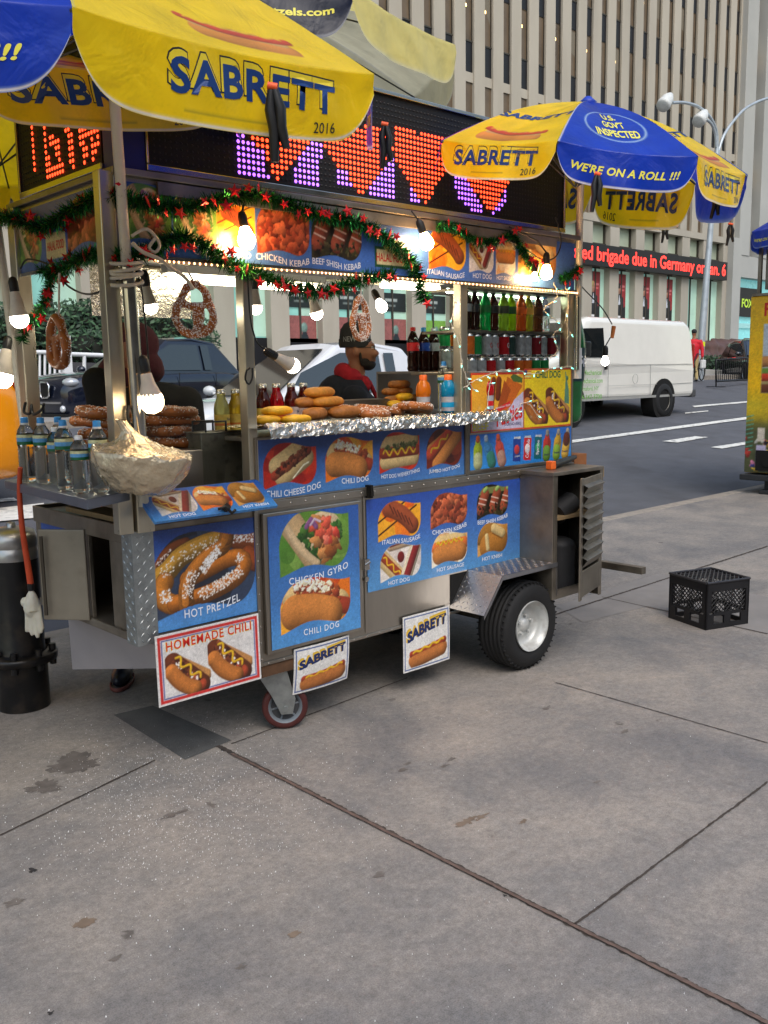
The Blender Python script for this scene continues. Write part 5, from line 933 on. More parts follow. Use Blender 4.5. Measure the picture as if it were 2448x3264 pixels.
# ------------------------------------------------------------------ pretzels and other food
DOUGH = mt('pretzel_crust', (164,94,38), .4, 0, .45, 16, .2, 60, sss=.1, dirt=((96,48,18), 12, .6)); SALT = mt('coarse_salt', (236,230,222), .6, 0, .05)
def pretzel(name, label, group=None, s=.1, nsalt=420, seed=1, thick=.16):
    g = random.Random(seed); rings = [[(0, .98), (-.3, .78), (-.5, .4), (-.68, .0), (-.72, -.4), (-.5, -.78), (-.1, -.95), (.35, -.88), (.66, -.52), (.68, -.1), (.5, .3), (.36, .7)], [(-.55, .22), (-.2, .12), (.1, .14), (.45, .2)], [(.05, .15), (.02, -.2), (.05, -.55), (.0, -.9)], [(.2, .12), (.24, -.25), (.2, -.6), (.1, -.85)]]
    t = thing(name, label, 'pretzel', (0,0,0), group); mb = MB(); pts = []
    for k, rg in enumerate(rings):
        P = [Vector((x*s, .02*s*math.sin(3*x+k), y*s)) for x, y in rg]; P = resample(P+([P[0]] if k == 0 else []), .006); r = [thick*s*(1 if k == 0 else .8)*(1+.1*math.sin(i*.4)) for i in range(len(P))]; mb.tube(P, r, 8); pts += list(zip(P, r))
    obj('dough', mb, DOUGH, t, local=True, remesh=.0055); ms = MB()
    for i in range(nsalt):
        p, r = g.choice(pts); d = Vector((g.gauss(0, 1), g.gauss(-.8, .6), g.gauss(.2, 1))).normalized(); q = p+d*r*.98; e = g.uniform(.002, .0042); ms.box(q, (e, e*.8, e*1.2), 0, R=Matrix.Rotation(g.uniform(0, 3), 3, d))
    tag(obj('salt', ms, SALT, t, local=True), kind='stuff'); return t
pz = pretzel('hanging_pretzel', 'salted pretzel hanging beside the left umbrella pole', 'pretzels hanging in the windows', .098, 1500, 1)
pz.location = Yp(421, 668, 3.05); pz.rotation_euler = (0, .05, -.45)
dup(pz, Yp(779, 688, 3.05), label='salted pretzel hanging in front of the vendor', rot=(0, -.05, .25), scale=(.92, .92, .92))
dup(pz, Xp(124, 738, 1.52), label='pretzel seen edge on hanging at the cart end', rot=(0, .05, 1.55), scale=(.98, 1.2, .98))
for nm, a, b in (('cord', Yp(421, 614, 3.05), Yp(400, 575, 3.06)), ('cord', Yp(779, 640, 3.05), Yp(783, 590, 3.06)), ('cord', Xp(127, 690, 1.52), Xp(128, 590, 1.55))): solo('pretzel_cord', MB().tube([a, b], .004, 6), mt('plastic_wrap', (200,196,186), .3, 0, .1), {400: 'pale twisted cord holding the pretzel beside the left pole'}.get(0, 'pale cord holding up the pretzel %s' % ('beside the left pole' if a.x < 2.2 and a.y < 3.2 and a.x > 1.6 else 'in front of the vendor' if a.x > 2.3 else 'at the cart end')), 'cord', a)
flat = pretzel('stacked_pretzel', 'salted pretzel on top of the left stack behind the basin', 'pretzels stacked on the warmer', .125, 900, 7, .17); P2 = math.pi/2
def stk(n, x, y, z, lab, rz, fx=0): 
    return (x, y, z, lab, rz, fx)
first = True
for x, y, z, lab, rz in ((1.77, 3.6, 1.408, 'salted pretzel on top of the left stack behind the basin', .2), (1.775, 3.6, 1.365, 'second pretzel down in the left stack behind the basin', .9), (1.78, 3.6, 1.322, 'third pretzel down in the left stack behind the basin', 2), (1.77, 3.59, 1.28, 'lowest pretzel of the left stack behind the basin', 1.2), (2.04, 3.55, 1.405, 'salted pretzel on top of the right stack beside the flood bulb', .5), (2.05, 3.55, 1.362, 'second pretzel down in the right stack beside the flood bulb', 1.8), (2.04, 3.55, 1.319, 'third pretzel down in the right stack beside the flood bulb', 2.7), (2.05, 3.54, 1.277, 'lowest pretzel of the right stack beside the flood bulb', .1)):
    r_ = (P2*.97, 0, rz)
    if first: flat.location = (x, y, z); flat.rotation_euler = (-P2+.06, 0, rz); first = False
    else: dup(flat, (x, y, z), label=lab, rot=(-P2+random.uniform(-.05, .08), 0, rz))
for x, y, lab, rz in ((2.86, 3.2, 'sugary pretzel on the foil tray next to the patties', .3), (3.02, 3.27, 'middle pretzel of the three on the foil tray', 1.4), (3.17, 3.2, 'pretzel on the foil tray nearest the orange bottle', 2.2)): dup(flat, (x, y, 1.372+.008*(x > 3.1)), label=lab, rot=(-P2+.12, 0, rz), scale=(.95, 1., .95))
PAT = mt('patty_golden', (200,132,44), .55, 0, .3, 22, .35, 70, dirt=((146,82,30), 16, .65)); PAT2 = mt('patty_yellow', (236,178,30), .55, 0, .2, 22, .35, 70, dirt=((196,120,30), 14, .55)); KNI = mt('knish_brown', (170,106,44), .55, 0, .35, 20, .35, 70, dirt=((112,60,24), 14, .65))
def patty(name, label, group, M, p, rz, s=(1,1,1), tilt=0):
    mb = MB(); n = 18; v = []
    for j in range(9):
        f = j/8; th = math.pi*f
        for i in range(n):
            a = 2*math.pi*i/n; rr = math.sin(th)**.55*(1+.05*mnoise.noise(Vector((math.cos(a)*2, math.sin(a)*2, p[0]*9)))); x = .075*rr*math.copysign(abs(math.cos(a))**.8, math.cos(a)); y = .045*rr*math.copysign(abs(math.sin(a))**.8, math.sin(a)); v.append((x*s[0], y*s[1], -.022*s[2]*math.cos(th)+.004*mnoise.noise(Vector((x*30, y*30, p[0]*7)))))
    mb.add(v, [(j*n+i, j*n+(i+1) % n, (j+1)*n+(i+1) % n, (j+1)*n+i) for j in range(8) for i in range(n)], 0, True)
    o = obj(name, mb, M, loc=p); o.rotation_euler = (tilt, .0, rz); tag(o, label, 'pastry', group)
Gp = 'pastries piled on the foil tray'
for nm, lab, M, p, rz, s in (('patty', 'yellow patty at the left end of the foil tray', PAT2, (2.26, 3.13, 1.365), .2, (.9,1,.9)), ('patty', 'yellow patty lying on top of the two front yellow ones', PAT2, (2.33, 3.15, 1.4), .1, (1,1,.9)), ('patty', 'front yellow patty at the tray edge', PAT2, (2.39, 3.1, 1.363), -.05, (.95,1,.9)), ('patty', 'small brown patty between the yellow ones', KNI, (2.32, 3.2, 1.365), .5, (.8,1,.9)), ('knish', 'large golden knish on top of the left pile', PAT, (2.62, 3.22, 1.47), .1, (1.1,1,1.1)), ('knish', 'golden knish second from the top of the left pile', PAT, (2.645, 3.2, 1.428), -.05, (1.15,1,1.1)), ('knish', 'brown knish at the back of the left pile', KNI, (2.56, 3.24, 1.426), .4, (.9,1,1.1)), ('knish', 'brown knish at the bottom of the left pile', KNI, (2.55, 3.17, 1.378), .3, (.9,1,1.3)), ('knish', 'orange brown knish lying beside the pretzels', KNI, (2.71, 3.16, 1.38), -.1, (1.1,1,1.3)), ('knish', 'brown knish at the back of the tray', KNI, (2.65, 3.27, 1.38), .3, (1,1,1.3))): patty(nm, lab, Gp, M, p, rz, s)
Gq = 'pastries piled behind the orange bottle'
for i, (x, y, z, M, lab, s) in enumerate(((3.50, 3.62, 1.487, KNI, 'brown knish on top of the right pile', .95), (3.44, 3.62, 1.45, KNI, 'left brown knish in the middle of the right pile', .85), (3.53, 3.62, 1.45, KNI, 'right brown knish in the middle of the right pile', .9), (3.41, 3.58, 1.41, KNI, 'half hidden brown knish at the left of the right pile', .8), (3.47, 3.55, 1.42, PAT2, 'yellow patty in front of the right pile', .9), (3.4, 3.55, 1.385, PAT2, 'yellow patty at the bottom of the right pile', .9), (3.6, 3.6, 1.41, KNI, 'brown knish behind the blue bottle', .9))): patty('knish' if M is KNI else 'patty', lab, Gq, M, (x, y, z), .1*i, (s,s,s*1.1))

# ------------------------------------------------------------------ bottles and cans
def liquid(n, rgb, t=.9): return mt(n, rgb, .06, 0, 0, trans=t, ior=1.33, spec=.5)
CLR = liquid('clear_plastic', (236,240,240), 1.); 
def cyl_text(mb, txt, r, z, w, h, m, face=0, **k):
    v, f = fit(txt, w, h, **k); v, f = slice2d(v, f, .01); mb.add([(r*math.sin(x/r+face), -r*math.cos(x/r+face), z+y) for x, y in v], f, m)
def bottle(name, label, cat, p, prof, Mliq, capM, capz, lab=None, labM=None, group=None, text=None, rz=0, band=None):
    t = thing(name, label, cat, p, group, rz); mb = MB(); mb.lathe(prof, (0,0,0), 20); obj('bottle_body', mb, Mliq, t, local=True)
    if capM: mb = MB(); r, z0, z1 = capz; mb.lathe([(r, z0), (r, z1-.003), (r*.85, z1), (.0001, z1)], (0,0,0), 14); obj('cap', mb, capM, t, local=True)
    if lab:
        r, z0, z1 = lab; mb = MB(); bands = band or [(z0, z1, 0)]; Ms = labM if isinstance(labM, list) else [labM]
        for a, b, m_ in bands: mb.lathe([(r, a), (r, b)], (0,0,0), 20, m_); 
        mb.f = [q for q in mb.f if len(q) == 4]; mb.m = [m_ for a, b, m_ in bands for _ in range(20)]; mb.s = [True]*len(mb.f)
        if text: cyl_text(mb, text[0], r+.0008, text[1], text[2], text[3], len(Ms), text[5] if len(text) > 5 else .74, bold=.02); Ms = Ms+[text[4]]
        obj('label', mb, Ms, t, local=True)
    return t
def ridged(h, r, neck=.012):
    pr = [(.0001, .002), (r*.7, 0), (r*.97, .008)]
    for i in range(9): z = .014+i*.0145; pr += [(r, z), (r*.95, z+.006)]
    return [q for q in pr if q[1] < h*.58]+[(r, h*.58), (r, h*.74), (r*.9, h*.81), (r*.62, h*.87), (neck, h*.92), (neck, h*.97), (.0001, h*.97)]
LG = [mt('label_green', (26,96,60), .4, 0, .3, 60), mt('label_sky', (96,160,210), .4, 0, .3, 50), mt('label_cream', (206,206,160), .4, 0, .3, 50)]
CAPB = mt('cap_blue', (58,150,220), .4, 0, .05); CAPW = mt('cap_white', (236,236,236), .4)
wb = bottle('water_bottle', 'water bottle at the far left corner of the end shelf', 'water bottle', (1.466, 3.657, 1.142), ridged(.255, .033), CLR, CAPB, (.014, .235, .258), (.0336, .15, .19), LG, 'water bottles on the end shelf', band=[(.15, .163, 0), (.163, .178, 1), (.178, .19, 2)])
mb = MB(); mb.lathe([(.016, .226), (.016, .236)], (0,0,0), 14); obj('collar', mb, CAPW, wb, local=True)
for x, y, lab in ((1.491, 3.56, 'second water bottle from the left on the end shelf'), (1.56, 3.56, 'water bottle with a half hidden blue cap at the shelf back'), (1.455, 3.28, 'tall water bottle at the middle of the end shelf front'), (1.5, 3.1, 'water bottle touching the foil wrapped basin')): dup(wb, (x, y, 1.142), random.uniform(-.4, .4), lab)
bottle('water_bottle', 'short water bottle without a blue cap on the end shelf', 'water bottle', (1.452, 3.15, 1.142), ridged(.21, .032), CLR, CAPW, (.014, .19, .206), (.0326, .12, .152), LG, 'water bottles on the end shelf', band=[(.12, .13, 0), (.13, .142, 1), (.142, .152, 2)])
bottle('water_bottle', 'white capped water bottle in the back row of the end shelf', 'water bottle', (1.51, 3.48, 1.142), ridged(.225, .032), CLR, CAPW, (.014, .205, .222), (.0326, .13, .165), LG, 'water bottles on the end shelf', band=[(.13, .14, 0), (.14, .155, 1), (.155, .165, 2)])
SNP = [(.0001, .002), (.03, 0), (.034, .008), (.034, .105), (.031, .125), (.02, .152), (.0185, .168), (.0185, .185), (.0001, .186)]
SCAP = mt('jar_cap', (196,190,178), .25, .9, .05); LABY = mt('label_yellow', (236,200,90), .45, 0, .25, 40); LABP = mt('label_pale', (226,206,200), .45, 0, .25, 40); ORF = mt('label_orange', (236,130,50), .4)
def tea(lab, p, n, rgb, lm): bottle('juice_bottle', lab, 'juice bottle', p, SNP, liquid(n, rgb, .6), SCAP, (.0195, .172, .19), (.0345, .012, .082), lm if isinstance(lm, list) else [lm, ORF], 'glass juice bottles by the middle post', ('Snapple', .06, .046, .016, LETN, .74), band=[(.012, .034, 0), (.034, .044, 1), (.044, .082, 0)])
tea('pale lemonade bottle, leftmost of the juice bottles', (2.26, 3.46, 1.3), 'lemonade', (240,230,130), LABY); tea('yellow juice bottle just left of the middle post', (2.335, 3.46, 1.3), 'yellow_juice', (246,196,40), LABY)
tea('brown tea bottle right of the middle post', (2.47, 3.44, 1.32), 'brown_tea', (96,30,20), LABY); tea('bright red juice bottle behind the yellow patties', (2.545, 3.44, 1.32), 'red_juice', (214,24,34), mt('label_red', (216,50,44), .45, 0, .3, 40)); tea('dark red tea bottle with a pale label', (2.63, 3.44, 1.32), 'dark_tea', (110,30,26), LABP); tea('dark tea bottle behind the knish pile', (2.71, 3.45, 1.32), 'dark_tea', (110,30,26), LABP)
GAT = [(.0001, .002), (.03, 0), (.035, .01), (.033, .05), (.034, .085), (.037, .092), (.039, .105), (.038, .125), (.032, .148), (.02, .162), (.0175, .17), (.0001, .172)]
CAPO = mt('cap_orange', (240,110,40), .4)
def sport(lab, p, n, rgb): bottle('sports_drink', lab, 'drink bottle', p, GAT, liquid(n, rgb, .35), CAPO, (.02, .165, .192), (.0352, .012, .082), [mt('label_clear', (170,170,176), .3, 0, .3, 30), mt(n+'_label', rgb, .4, 0, .2, 30)], 'sports drinks on the foil tray', ('G', .05, .022, .03, LETW, .95), band=[(.012, .03, 0), (.03, .055, 1), (.055, .082, 0)])
sport('orange sports drink on the foil tray', (3.36, 3.3, 1.345), 'orange_drink', (246,130,30)); sport('blue sports drink on the foil tray', (3.415, 3.18, 1.345), 'blue_drink', (20,150,200)); sport('red sports drink in front of the patties poster', (3.64, 3.12, 1.345), 'red_drink', (214,30,36))
dup(wb, (3.55, 3.2, 1.345), .3, 'clear water bottle between the blue and red drinks'); dup(wb, (3.49, 3.28, 1.345), .6, 'water bottle behind the blue sports drink')
SODA = [(.0001, .002), (.028, 0), (.034, .012), (.031, .03), (.0335, .06), (.031, .085), (.034, .11), (.034, .15), (.03, .172), (.018, .2), (.0125, .212), (.0125, .226), (.0001, .227)]
def soda(lab, p, n, rgb, capm, labm, s=1., group='soda bottles in the cabinet', t=.5, text=None, tr=None): 
    z = [(r*s, q*s) for r, q in SODA]; return bottle('soda_bottle', lab, 'soda bottle', p, z, liquid(n, rgb, t), capm, (.0145*s, .213*s, .235*s), (.0346*s, .108*s, .152*s), labm, group, text)
CAPR = mt('cap_red', (206,34,34), .4); CAPK = mt('cap_black', (24,24,26), .4); CAPG = mt('cap_green', (30,130,60), .4); LR = mt('label_cola', (206,30,36), .4, 0, .2, 40); LBL = mt('label_pepsi', (24,60,150), .4, 0, .25, 40); LSV = mt('label_silver', (176,180,184), .3, .3, .3, 40)
soda('cola bottle with a red label on the back ledge', (3.59, 3.6, 1.557), 'cola', (46,18,12), CAPR, LR, 1., 'colas on the back ledge', text=('Coca-Cola', .13, .05, .02, LETW, .74)); soda('cola bottle with a blue label on the back ledge', (3.672, 3.6, 1.557), 'cola', (46,18,12), CAPB, LBL, 1., 'colas on the back ledge', text=('pepsi', .13, .04, .018, LETW, .74)); soda('cola bottle with a silver label on the back ledge', (3.75, 3.6, 1.557), 'cola', (46,18,12), LSV, LSV, 1., 'colas on the back ledge', text=('pepsi', .13, .03, .02, LETR, .74))
row = [('dark cola bottle at the left end of the top shelf', 'cola', (46,18,12), CAPK, LSV), ('second dark cola bottle on the top shelf', 'cola', (46,18,12), CAPK, CAPK), ('bright green soda bottle on the top shelf', 'green_soda', (20,200,90), CAPG, CAPG), ('brown root beer bottle on the top shelf', 'brown_soda', (80,30,18), CAPK, CAPK), ('pale green ginger ale bottle on the top shelf', 'pale_soda', (180,230,60), CAPG, mt('label_olive', (70,80,60), .4)), ('lime yellow soda bottle on the top shelf', 'lime_soda', (190,240,20), CAPG, mt('label_dkgreen', (30,90,40), .4)), ('orange soda bottle on the top shelf', 'orange_soda', (246,100,30), CAPO, CAPO), ('yellow soda bottle on the top shelf', 'yellow_soda', (206,196,50), LABY, LABY), ('amber soda bottle on the top shelf', 'amber_soda', (120,60,30), CAPK, mt('label_brown', (90,44,26), .4)), ('clear seltzer bottle at the right end of the top shelf', 'clear_plastic', (236,240,240), CAPB, mt('label_ice', (120,150,180), .4, 0, .2))]
for i, (lab, n, rgb, cm, lm) in enumerate(row): soda(lab, (3.575+.0735*i, 3.2+.01*(i % 2), 1.757), n, rgb, cm, lm, .86, text=('Sunkist', .13, .04, .014, LETN, .5) if i == 6 else None)
CANM = mt('can_silver', (190,192,194), .25, .9, .05)
def can_(lab, p, c1, c2, text=None, group='drink cans in the cabinet'):
    t = thing('drink_can', lab, 'drink can', p, group); mb = MB(); mb.lathe([(.0001, .003), (.024, .0), (.031, .008), (.0325, .014), (.0325, .104), (.028, .118), (.0265, .12), (.025, .116), (.0001, .115)], (0,0,0), 18, 0, mats=[1, 1, 1, 0, 1, 1, 1, 1] if False else None); obj('can_body', mb, CANM, t, local=True)
    mb = MB(); mb.lathe([(.0329, .014), (.0329, .104)], (0,0,0), 18); mb.f = mb.f[:18]; mb.m = [1 if 3 <= i <= 7 else 0 for i in range(18)]; mb.s = [True]*18; Ms = [c1, c2]
    if text: cyl_text(mb, text, .0335, .06, .05, .026, 2, .6, bold=.02); Ms.append(LETW if c1 is not LSV else LETR)
    obj('print', mb, Ms, t, local=True); return t
CG = mt('can_green', (30,150,80), .3, .3, .1); CO = mt('can_orange', (236,120,40), .3, .3, .2, 30); CR = mt('can_red', (200,28,36), .3, .3, .1); CM = mt('can_maroon', (150,26,40), .3, .3, .15); CDK = mt('can_dark', (40,70,64), .3, .3, .3, 30)
cl = [('orange can at the left end of the lower shelf', CO, CO, None), ('green can on the lower shelf', CG, CG, None), ('silver and red diet cola can left of the plain red can', LSV, CR, 'Coke'), ('silver can with a thin red stripe', LSV, LSV, 'Coke'), ('red cola can in the middle of the lower shelf', CR, CR, 'Coke'), ('dark green can in the middle of the lower shelf', CDK, CDK, None), ('silver can with two red bands on the lower shelf', LSV, CR, None), ('silver can next to the maroon can', LSV, LSV, None), ('maroon can on the lower shelf', CM, CM, None), ('silver and maroon can on the lower shelf', LSV, CM, None), ('dark maroon can at the right end of the lower shelf', CM, CM, None)]
for i, (lab, a, b, tx_) in enumerate(cl): can_(lab, (3.555+.0685*i, 3.17+.012*(i % 2), 1.622), a, b, tx_)
for i in range(9): 
    a = [LSV, LSV, CR, LSV, CR, CO, CO, CG, CG][i]; can_(['silver can lid row leftmost in the bottom row', 'second silver can in the bottom row', 'red can in the bottom row', 'silver can right of the red one in the bottom row', 'second red can in the bottom row', 'orange can in the bottom row', 'second orange can in the bottom row', 'green can in the bottom row', 'green can at the right end of the bottom row'][i], (3.56+.075*i, 3.16, 1.552-.052), a, a, group='cans of the bottom row in the cabinet')
can_('green can beside the silver cola bottle', (3.84, 3.6, 1.679), CG, CG, group='cans behind the middle post'); can_('orange can behind the middle post', (3.93, 3.6, 1.679), CO, CO, group='cans behind the middle post')
can_('silver can under the green one', (3.84, 3.6, 1.557), LSV, LSV, group='cans behind the middle post'); can_('silver can under the orange one', (3.93, 3.6, 1.557), LSV, LSV, group='cans behind the middle post')

# ------------------------------------------------------------------ foil basin, dispenser, pan, tool
g = random.Random(12); bp = thing('foil_basin', 'basin wrapped in foil and clear plastic hanging at the umbrella pole', 'basin', (1.6, 2.98, 1.14)); mb = MB(); nn_ = 110; v = []; c0 = Vector((1.6, 2.97, 1.262)); tl = Matrix.Rotation(.1, 3, 'Y') @ Matrix.Rotation(.12, 3, 'X')
prf = [(.02, -.122), (.08, -.116), (.12, -.097), (.152, -.058), (.174, -.015), (.18, .015), (.177, .03), (.162, .034), (.14, .036), (.1, .045), (.06, .07), (.032, .095), (.022, .12), (.018, .15)]
prf = [(prf[i][0]+(prf[i+1][0]-prf[i][0])*k/4, prf[i][1]+(prf[i+1][1]-prf[i][1])*k/4) for i in range(len(prf)-1) for k in range(4)]
for r, z in prf:
    for i in range(nn_):
        a = 2*math.pi*i/nn_; k_ = min(1, r/.1); dn = mnoise.noise(Vector((math.cos(a)*4, math.sin(a)*4, z*22)))*.011*k_; v.append(c0+tl @ Vector(((r+dn)*math.cos(a), (r+dn)*math.sin(a)*.92, z+g.uniform(-.0012, .0012)*k_+(abs(mnoise.noise(Vector((r*60*math.cos(a), r*60*math.sin(a), z*60))))*.012-.003)*k_+mnoise.noise(Vector((r*20*math.cos(a), r*20*math.sin(a), 5)))*.01*k_))+(Vector((-.07, .03, 0))*min(1.2, max(0, (z-.03)/.1))))
mb.add(v, [(j*nn_+i, j*nn_+(i+1) % nn_, (j+1)*nn_+(i+1) % nn_, (j+1)*nn_+i) for j in range(len(prf)-1) for i in range(nn_)], 0, True)
FOILW = mt('wrapped_foil', (206,190,160), .2, .55, .2, 14, 1., 45, coat=.6); obj('wrapped_bowl', mb, FOILW, bp)
mb = MB(); mb.bb(2.05, 2.25, 3.3, 3.42, 1.1, 1.312); mb.bb(2.045, 2.255, 3.295, 3.425, 1.312, 1.318)
t = thing('steel_dispenser', 'dented steel box with two black wire handles on the ledge', 'dispenser', (2.15, 3.36, 1.1)); obj('box', mb, mt('dull_steel', (128,126,112), .45, .7, .15, 6, dirt=((60,56,46), 20, .7)), t, bevel=.004)
for dy in (0, .1): mb = MB(); mb.tube([Vector((2.08, 3.31+dy, 1.27)), Vector((2.08, 3.31+dy, 1.36)), Vector((2.18, 3.31+dy, 1.36)), Vector((2.18, 3.31+dy, 1.27))], .0055, 6); obj('handle', mb, BLACK, t)
mb = MB(); mb.lathe([(.0001, 0), (.075, 0), (.105, .075), (.112, .078), (.1, .07), (.07, .01), (.0001, .01)], (1.78, 3.2, 1.0), 24); solo('black_pan', mb, BLACK, 'black plastic pan under the end shelf', 'pan', (1.78, 3.2, 1.0))
t = thing('barbecue_lighter', 'black tool with an orange handle lying on the gas box', 'tool', (4.08, 3.0, 1.027)); mb = MB(); mb.bb(3.98, 4.02, 2.96, 3.0, 1.026, 1.07); obj('grip', mb, CAPO, t, bevel=.004); mb = MB(); mb.tube([Vector((4.02, 2.98, 1.048)), Vector((4.1, 3.02, 1.045)), Vector((4.25, 3.05, 1.055)), Vector((4.36, 3.08, 1.06))], [.02, .022, .018, .012], 8); obj('shaft', mb, BLACK, t)
mb = MB(); mb.bb(4.38, 4.5, 3.1, 3.3, 1.0, 1.07); solo('cardboard_box', mb, mt('cardboard', (150,96,56), .8), 'small brown cardboard box behind the gas box', 'box', (4.44, 3.2, 1.0))
# ---- signs hung below the cart
def sign(name, label, P, U, V, w, h, cv, tx_, curl=0):
    P = Vector(P); U = Vector(U).normalized(); V = Vector(V).normalized(); N = U.cross(V)
    f = lambda x, y, o: P+U*x+V*y+N*(o-curl*((x/w-.5)**2+.5*(y/h-1)**2)); f.vec = lambda X, Y: np.array([f(a, b, 0) for a, b in zip(X, Y)])
    o = poster(name, cv, f, tx_, None, 'print_matt', loc=tuple(P), thick=.004); return tag(o, label, 'sign', 'signs hanging below the cart')
c = Cv(.475, .278, (226,222,218)); 
for a, col in ((.008, (206,48,44)), (.02, (226,222,218)), (.023, (50,70,150)), (.027, (226,222,218))): c.rect(a, a, .475-a, .278-a, col)
c.win(.035, .02, .235, .22, leaf=False); food(c, 'chili2', 1, 20); c.win(.225, .025, .435, .235, leaf=False); food(c, 'chili2', 1, 21); c.full()
sign('hanging_sign', 'white homemade chili sign with red and blue border below the pretzel panel', (1.663, 3.06, .301), (1,0,0), (0,.02,1), .475, .278, c, [TT('HOMEMADE CHILI', .24, .232, .39, .034, M=LETR, bold=.004, slope=.004, sp=1.12), (*fit('HOMEMADE CHILI', .395, .04, bold=.024, slope=.004, sp=1.12), .24, .232, LETGO, .0006)])
def sab(w, h):
    c = Cv(w, h, (228,226,222)); c.rect(.008, .008, w-.008, h-.008, (30,60,130)); c.rect(.013, .013, w-.013, h-.013, (228,226,222)); c.win(.1*w, .06*h, .94*w, .5*h, leaf=False); hh = c.hh
    c.cap((.12, hh*.3), (.88, hh*.5), .12, BUN); c.cap((.08, hh*.55), (.92, hh*.8), .06, SAUS, bend=-.02); c.zig((.12, hh*.58), (.9, hh*.84), .02, 7, .02, MUST); c.cap((.14, hh*.22), (.86, hh*.42), .12, (196,120,60)); return c.full()
def sabt(w, h): return [TT('SABRETT', w*.5, h*.7, w*.84, h*.2, M=LETN, bold=.05, arc=h*.04, slope=h*.09), (*fit('SABRETT', w*.86, h*.24, bold=.06, arc=h*.04, slope=h*.09), w*.485, h*.725, LETGO, .0006)]
sign('hanging_sign', 'curled white sabrett sign behind the small caster wheel', (2.335, 3.075, .165), (1,0,0), (0,.02,1), .315, .21, sab(.315, .21), sabt(.315, .21), .05)
sign('hanging_sign', 'square white sabrett sign between the caster and the big wheel', (2.985, 3.075, .112), (1,.0,.0), (0,.02,1), .325, .278, sab(.325, .278), sabt(.325, .278), .012)
# ---- inflatable soda bottle at the right end
mb = MB(); c0 = Vector((4.70, 3.35, 1.23)); mb.lathe([(.02, .0), (.05, .015), (.06, .05), (.058, .12), (.066, .22), (.076, .34), (.077, .44), (.07, .52), (.052, .6), (.036, .68), (.03, .76), (.035, .765), (.035, .78), (.025, .785), (.0001, .79)], c0, 20)
t = thing('inflatable_bottle', 'tall green inflatable soda bottle hanging at the right end of the cart', 'inflatable', c0); GIN = mt('inflatable_green', (24,128,62), .25, 0, .3, 7, trans=.25, coat=.5); obj('bottle_body', mb, GIN, t)
mb = MB(); mb.lathe([(.069, .25), (.079, .36), (.079, .45)], c0, 20); mb.f = mb.f[:40]; mb.m = mb.m[:40]; mb.s = mb.s[:40]; cy_ = MB(); cyl_text(cy_, 'Sprite', .081, 0, .17, .065, 1, .6, bold=.02); mb.add([(x+c0.x, y+c0.y, z+c0.z+.37) for x, y, z in cy_.v], cy_.f, 1); obj('label', mb, [mt('label_darkteal', (20,60,66), .35), LETW], t)
# ------------------------------------------------------------------ milk crate
a = Zp(1524, 1362); b = Zp(1438, 1332); d_ = Zp(1626, 1347); L = .33; ux = (b-a).normalized(); ux = Vector((ux.x, ux.y, 0)); uy = Vector((ux.y, -ux.x, 0)); uy = uy if uy.x > 0 else -uy; H_ = .285
CRM = mt('crate_black', (24,24,27), .45, 0, .25, 12); cr = thing('milk_crate', 'black plastic milk crate upside down on the pavement', 'crate', a)
def crate_side(o, u, nrm):
    mb = MB(); o = Vector(o); z = Vector((0,0,1)); t_ = -nrm*.012
    B = lambda x0, x1, z0, z1, th=1.: mb.prism([(x0, z0), (x1, z0), (x1, z1), (x0, z1)], o, u, z, t_*th)
    B(0, L, H_*.8, H_); B(0, L, 0, .03); B(0, .025, .03, H_*.8); B(L-.025, L, .03, H_*.8); B(.025, .06, .03, .09); B(L-.06, L-.025, .03, .09); B(.14, .19, .03, .08); B(.06, L-.06, .08, .1); B(.025, .04, .1, .228)
    for i in range(-7, 12):
        for s in (1, -1):
            x0 = .03*i; x1 = x0+s*.13; P0 = Vector((x0, .1)); P1 = Vector((x1, .228)); pts = []
            if max(x0, x1) < .03 or min(x0, x1) > L-.03: continue
            for f0 in (0, 1):
                pass
            q0, q1 = P0.copy(), P1.copy(); lo, hi = .03, L-.03; dx = q1.x-q0.x; t0, t1 = 0., 1.
            for lim, sg_ in ((lo, 1), (hi, -1)):
                for_ = (lim-q0.x)/dx
                if (q0.x-lim)*sg_ < 0: t0 = max(t0, for_)
                if (q1.x-lim)*sg_ < 0: t1 = min(t1, for_)
            if t1-t0 < .05: continue
            A = P0.lerp(P1, t0); Bq = P0.lerp(P1, t1); mb.tube([o+u*A.x+z*A.y+t_*.5, o+u*Bq.x+z*Bq.y+t_*.5], .0036, 4)
    return mb
for o_, u_, n_2 in ((a, ux, -uy), (a, uy, -ux), (a+ux*L, uy, ux), (a+uy*L, ux, uy)): obj('side', crate_side(o_, u_, n_2), CRM, cr)
mb = MB(); z = Vector((0,0,1)); o = a+z*H_
for s in range(4):
    A = [(0,0), (L,0), (L,L), (0,L)][s]; B_ = [(0,0), (L,0), (L,L), (0,L)][(s+1) % 4]; mb.tube([o+ux*A[0]+uy*A[1], o+ux*B_[0]+uy*B_[1]], .008, 6)
for i in range(-9, 10):
    x0 = i*.034; p0 = (max(0, x0), max(0, -x0)); p1 = (min(L, L+x0), min(L, L-x0)); mb.tube([o+ux*p0[0]+uy*p0[1]-z*.004, o+ux*p1[0]+uy*p1[1]-z*.004], .0045, 5); 
    if i % 2 == 0: p0 = (max(0, x0), min(L, L+x0)) ; p0 = (max(0., x0), L-max(0., -x0)) ; p1 = (min(L, L+x0), max(0., x0)); mb.tube([o+ux*p0[0]+uy*p0[1]-z*.008, o+ux*p1[0]+uy*p1[1]-z*.008], .003, 5)
obj('crate_top', mb, mt('crate_top', (48,48,52), .4, 0, .2), cr)
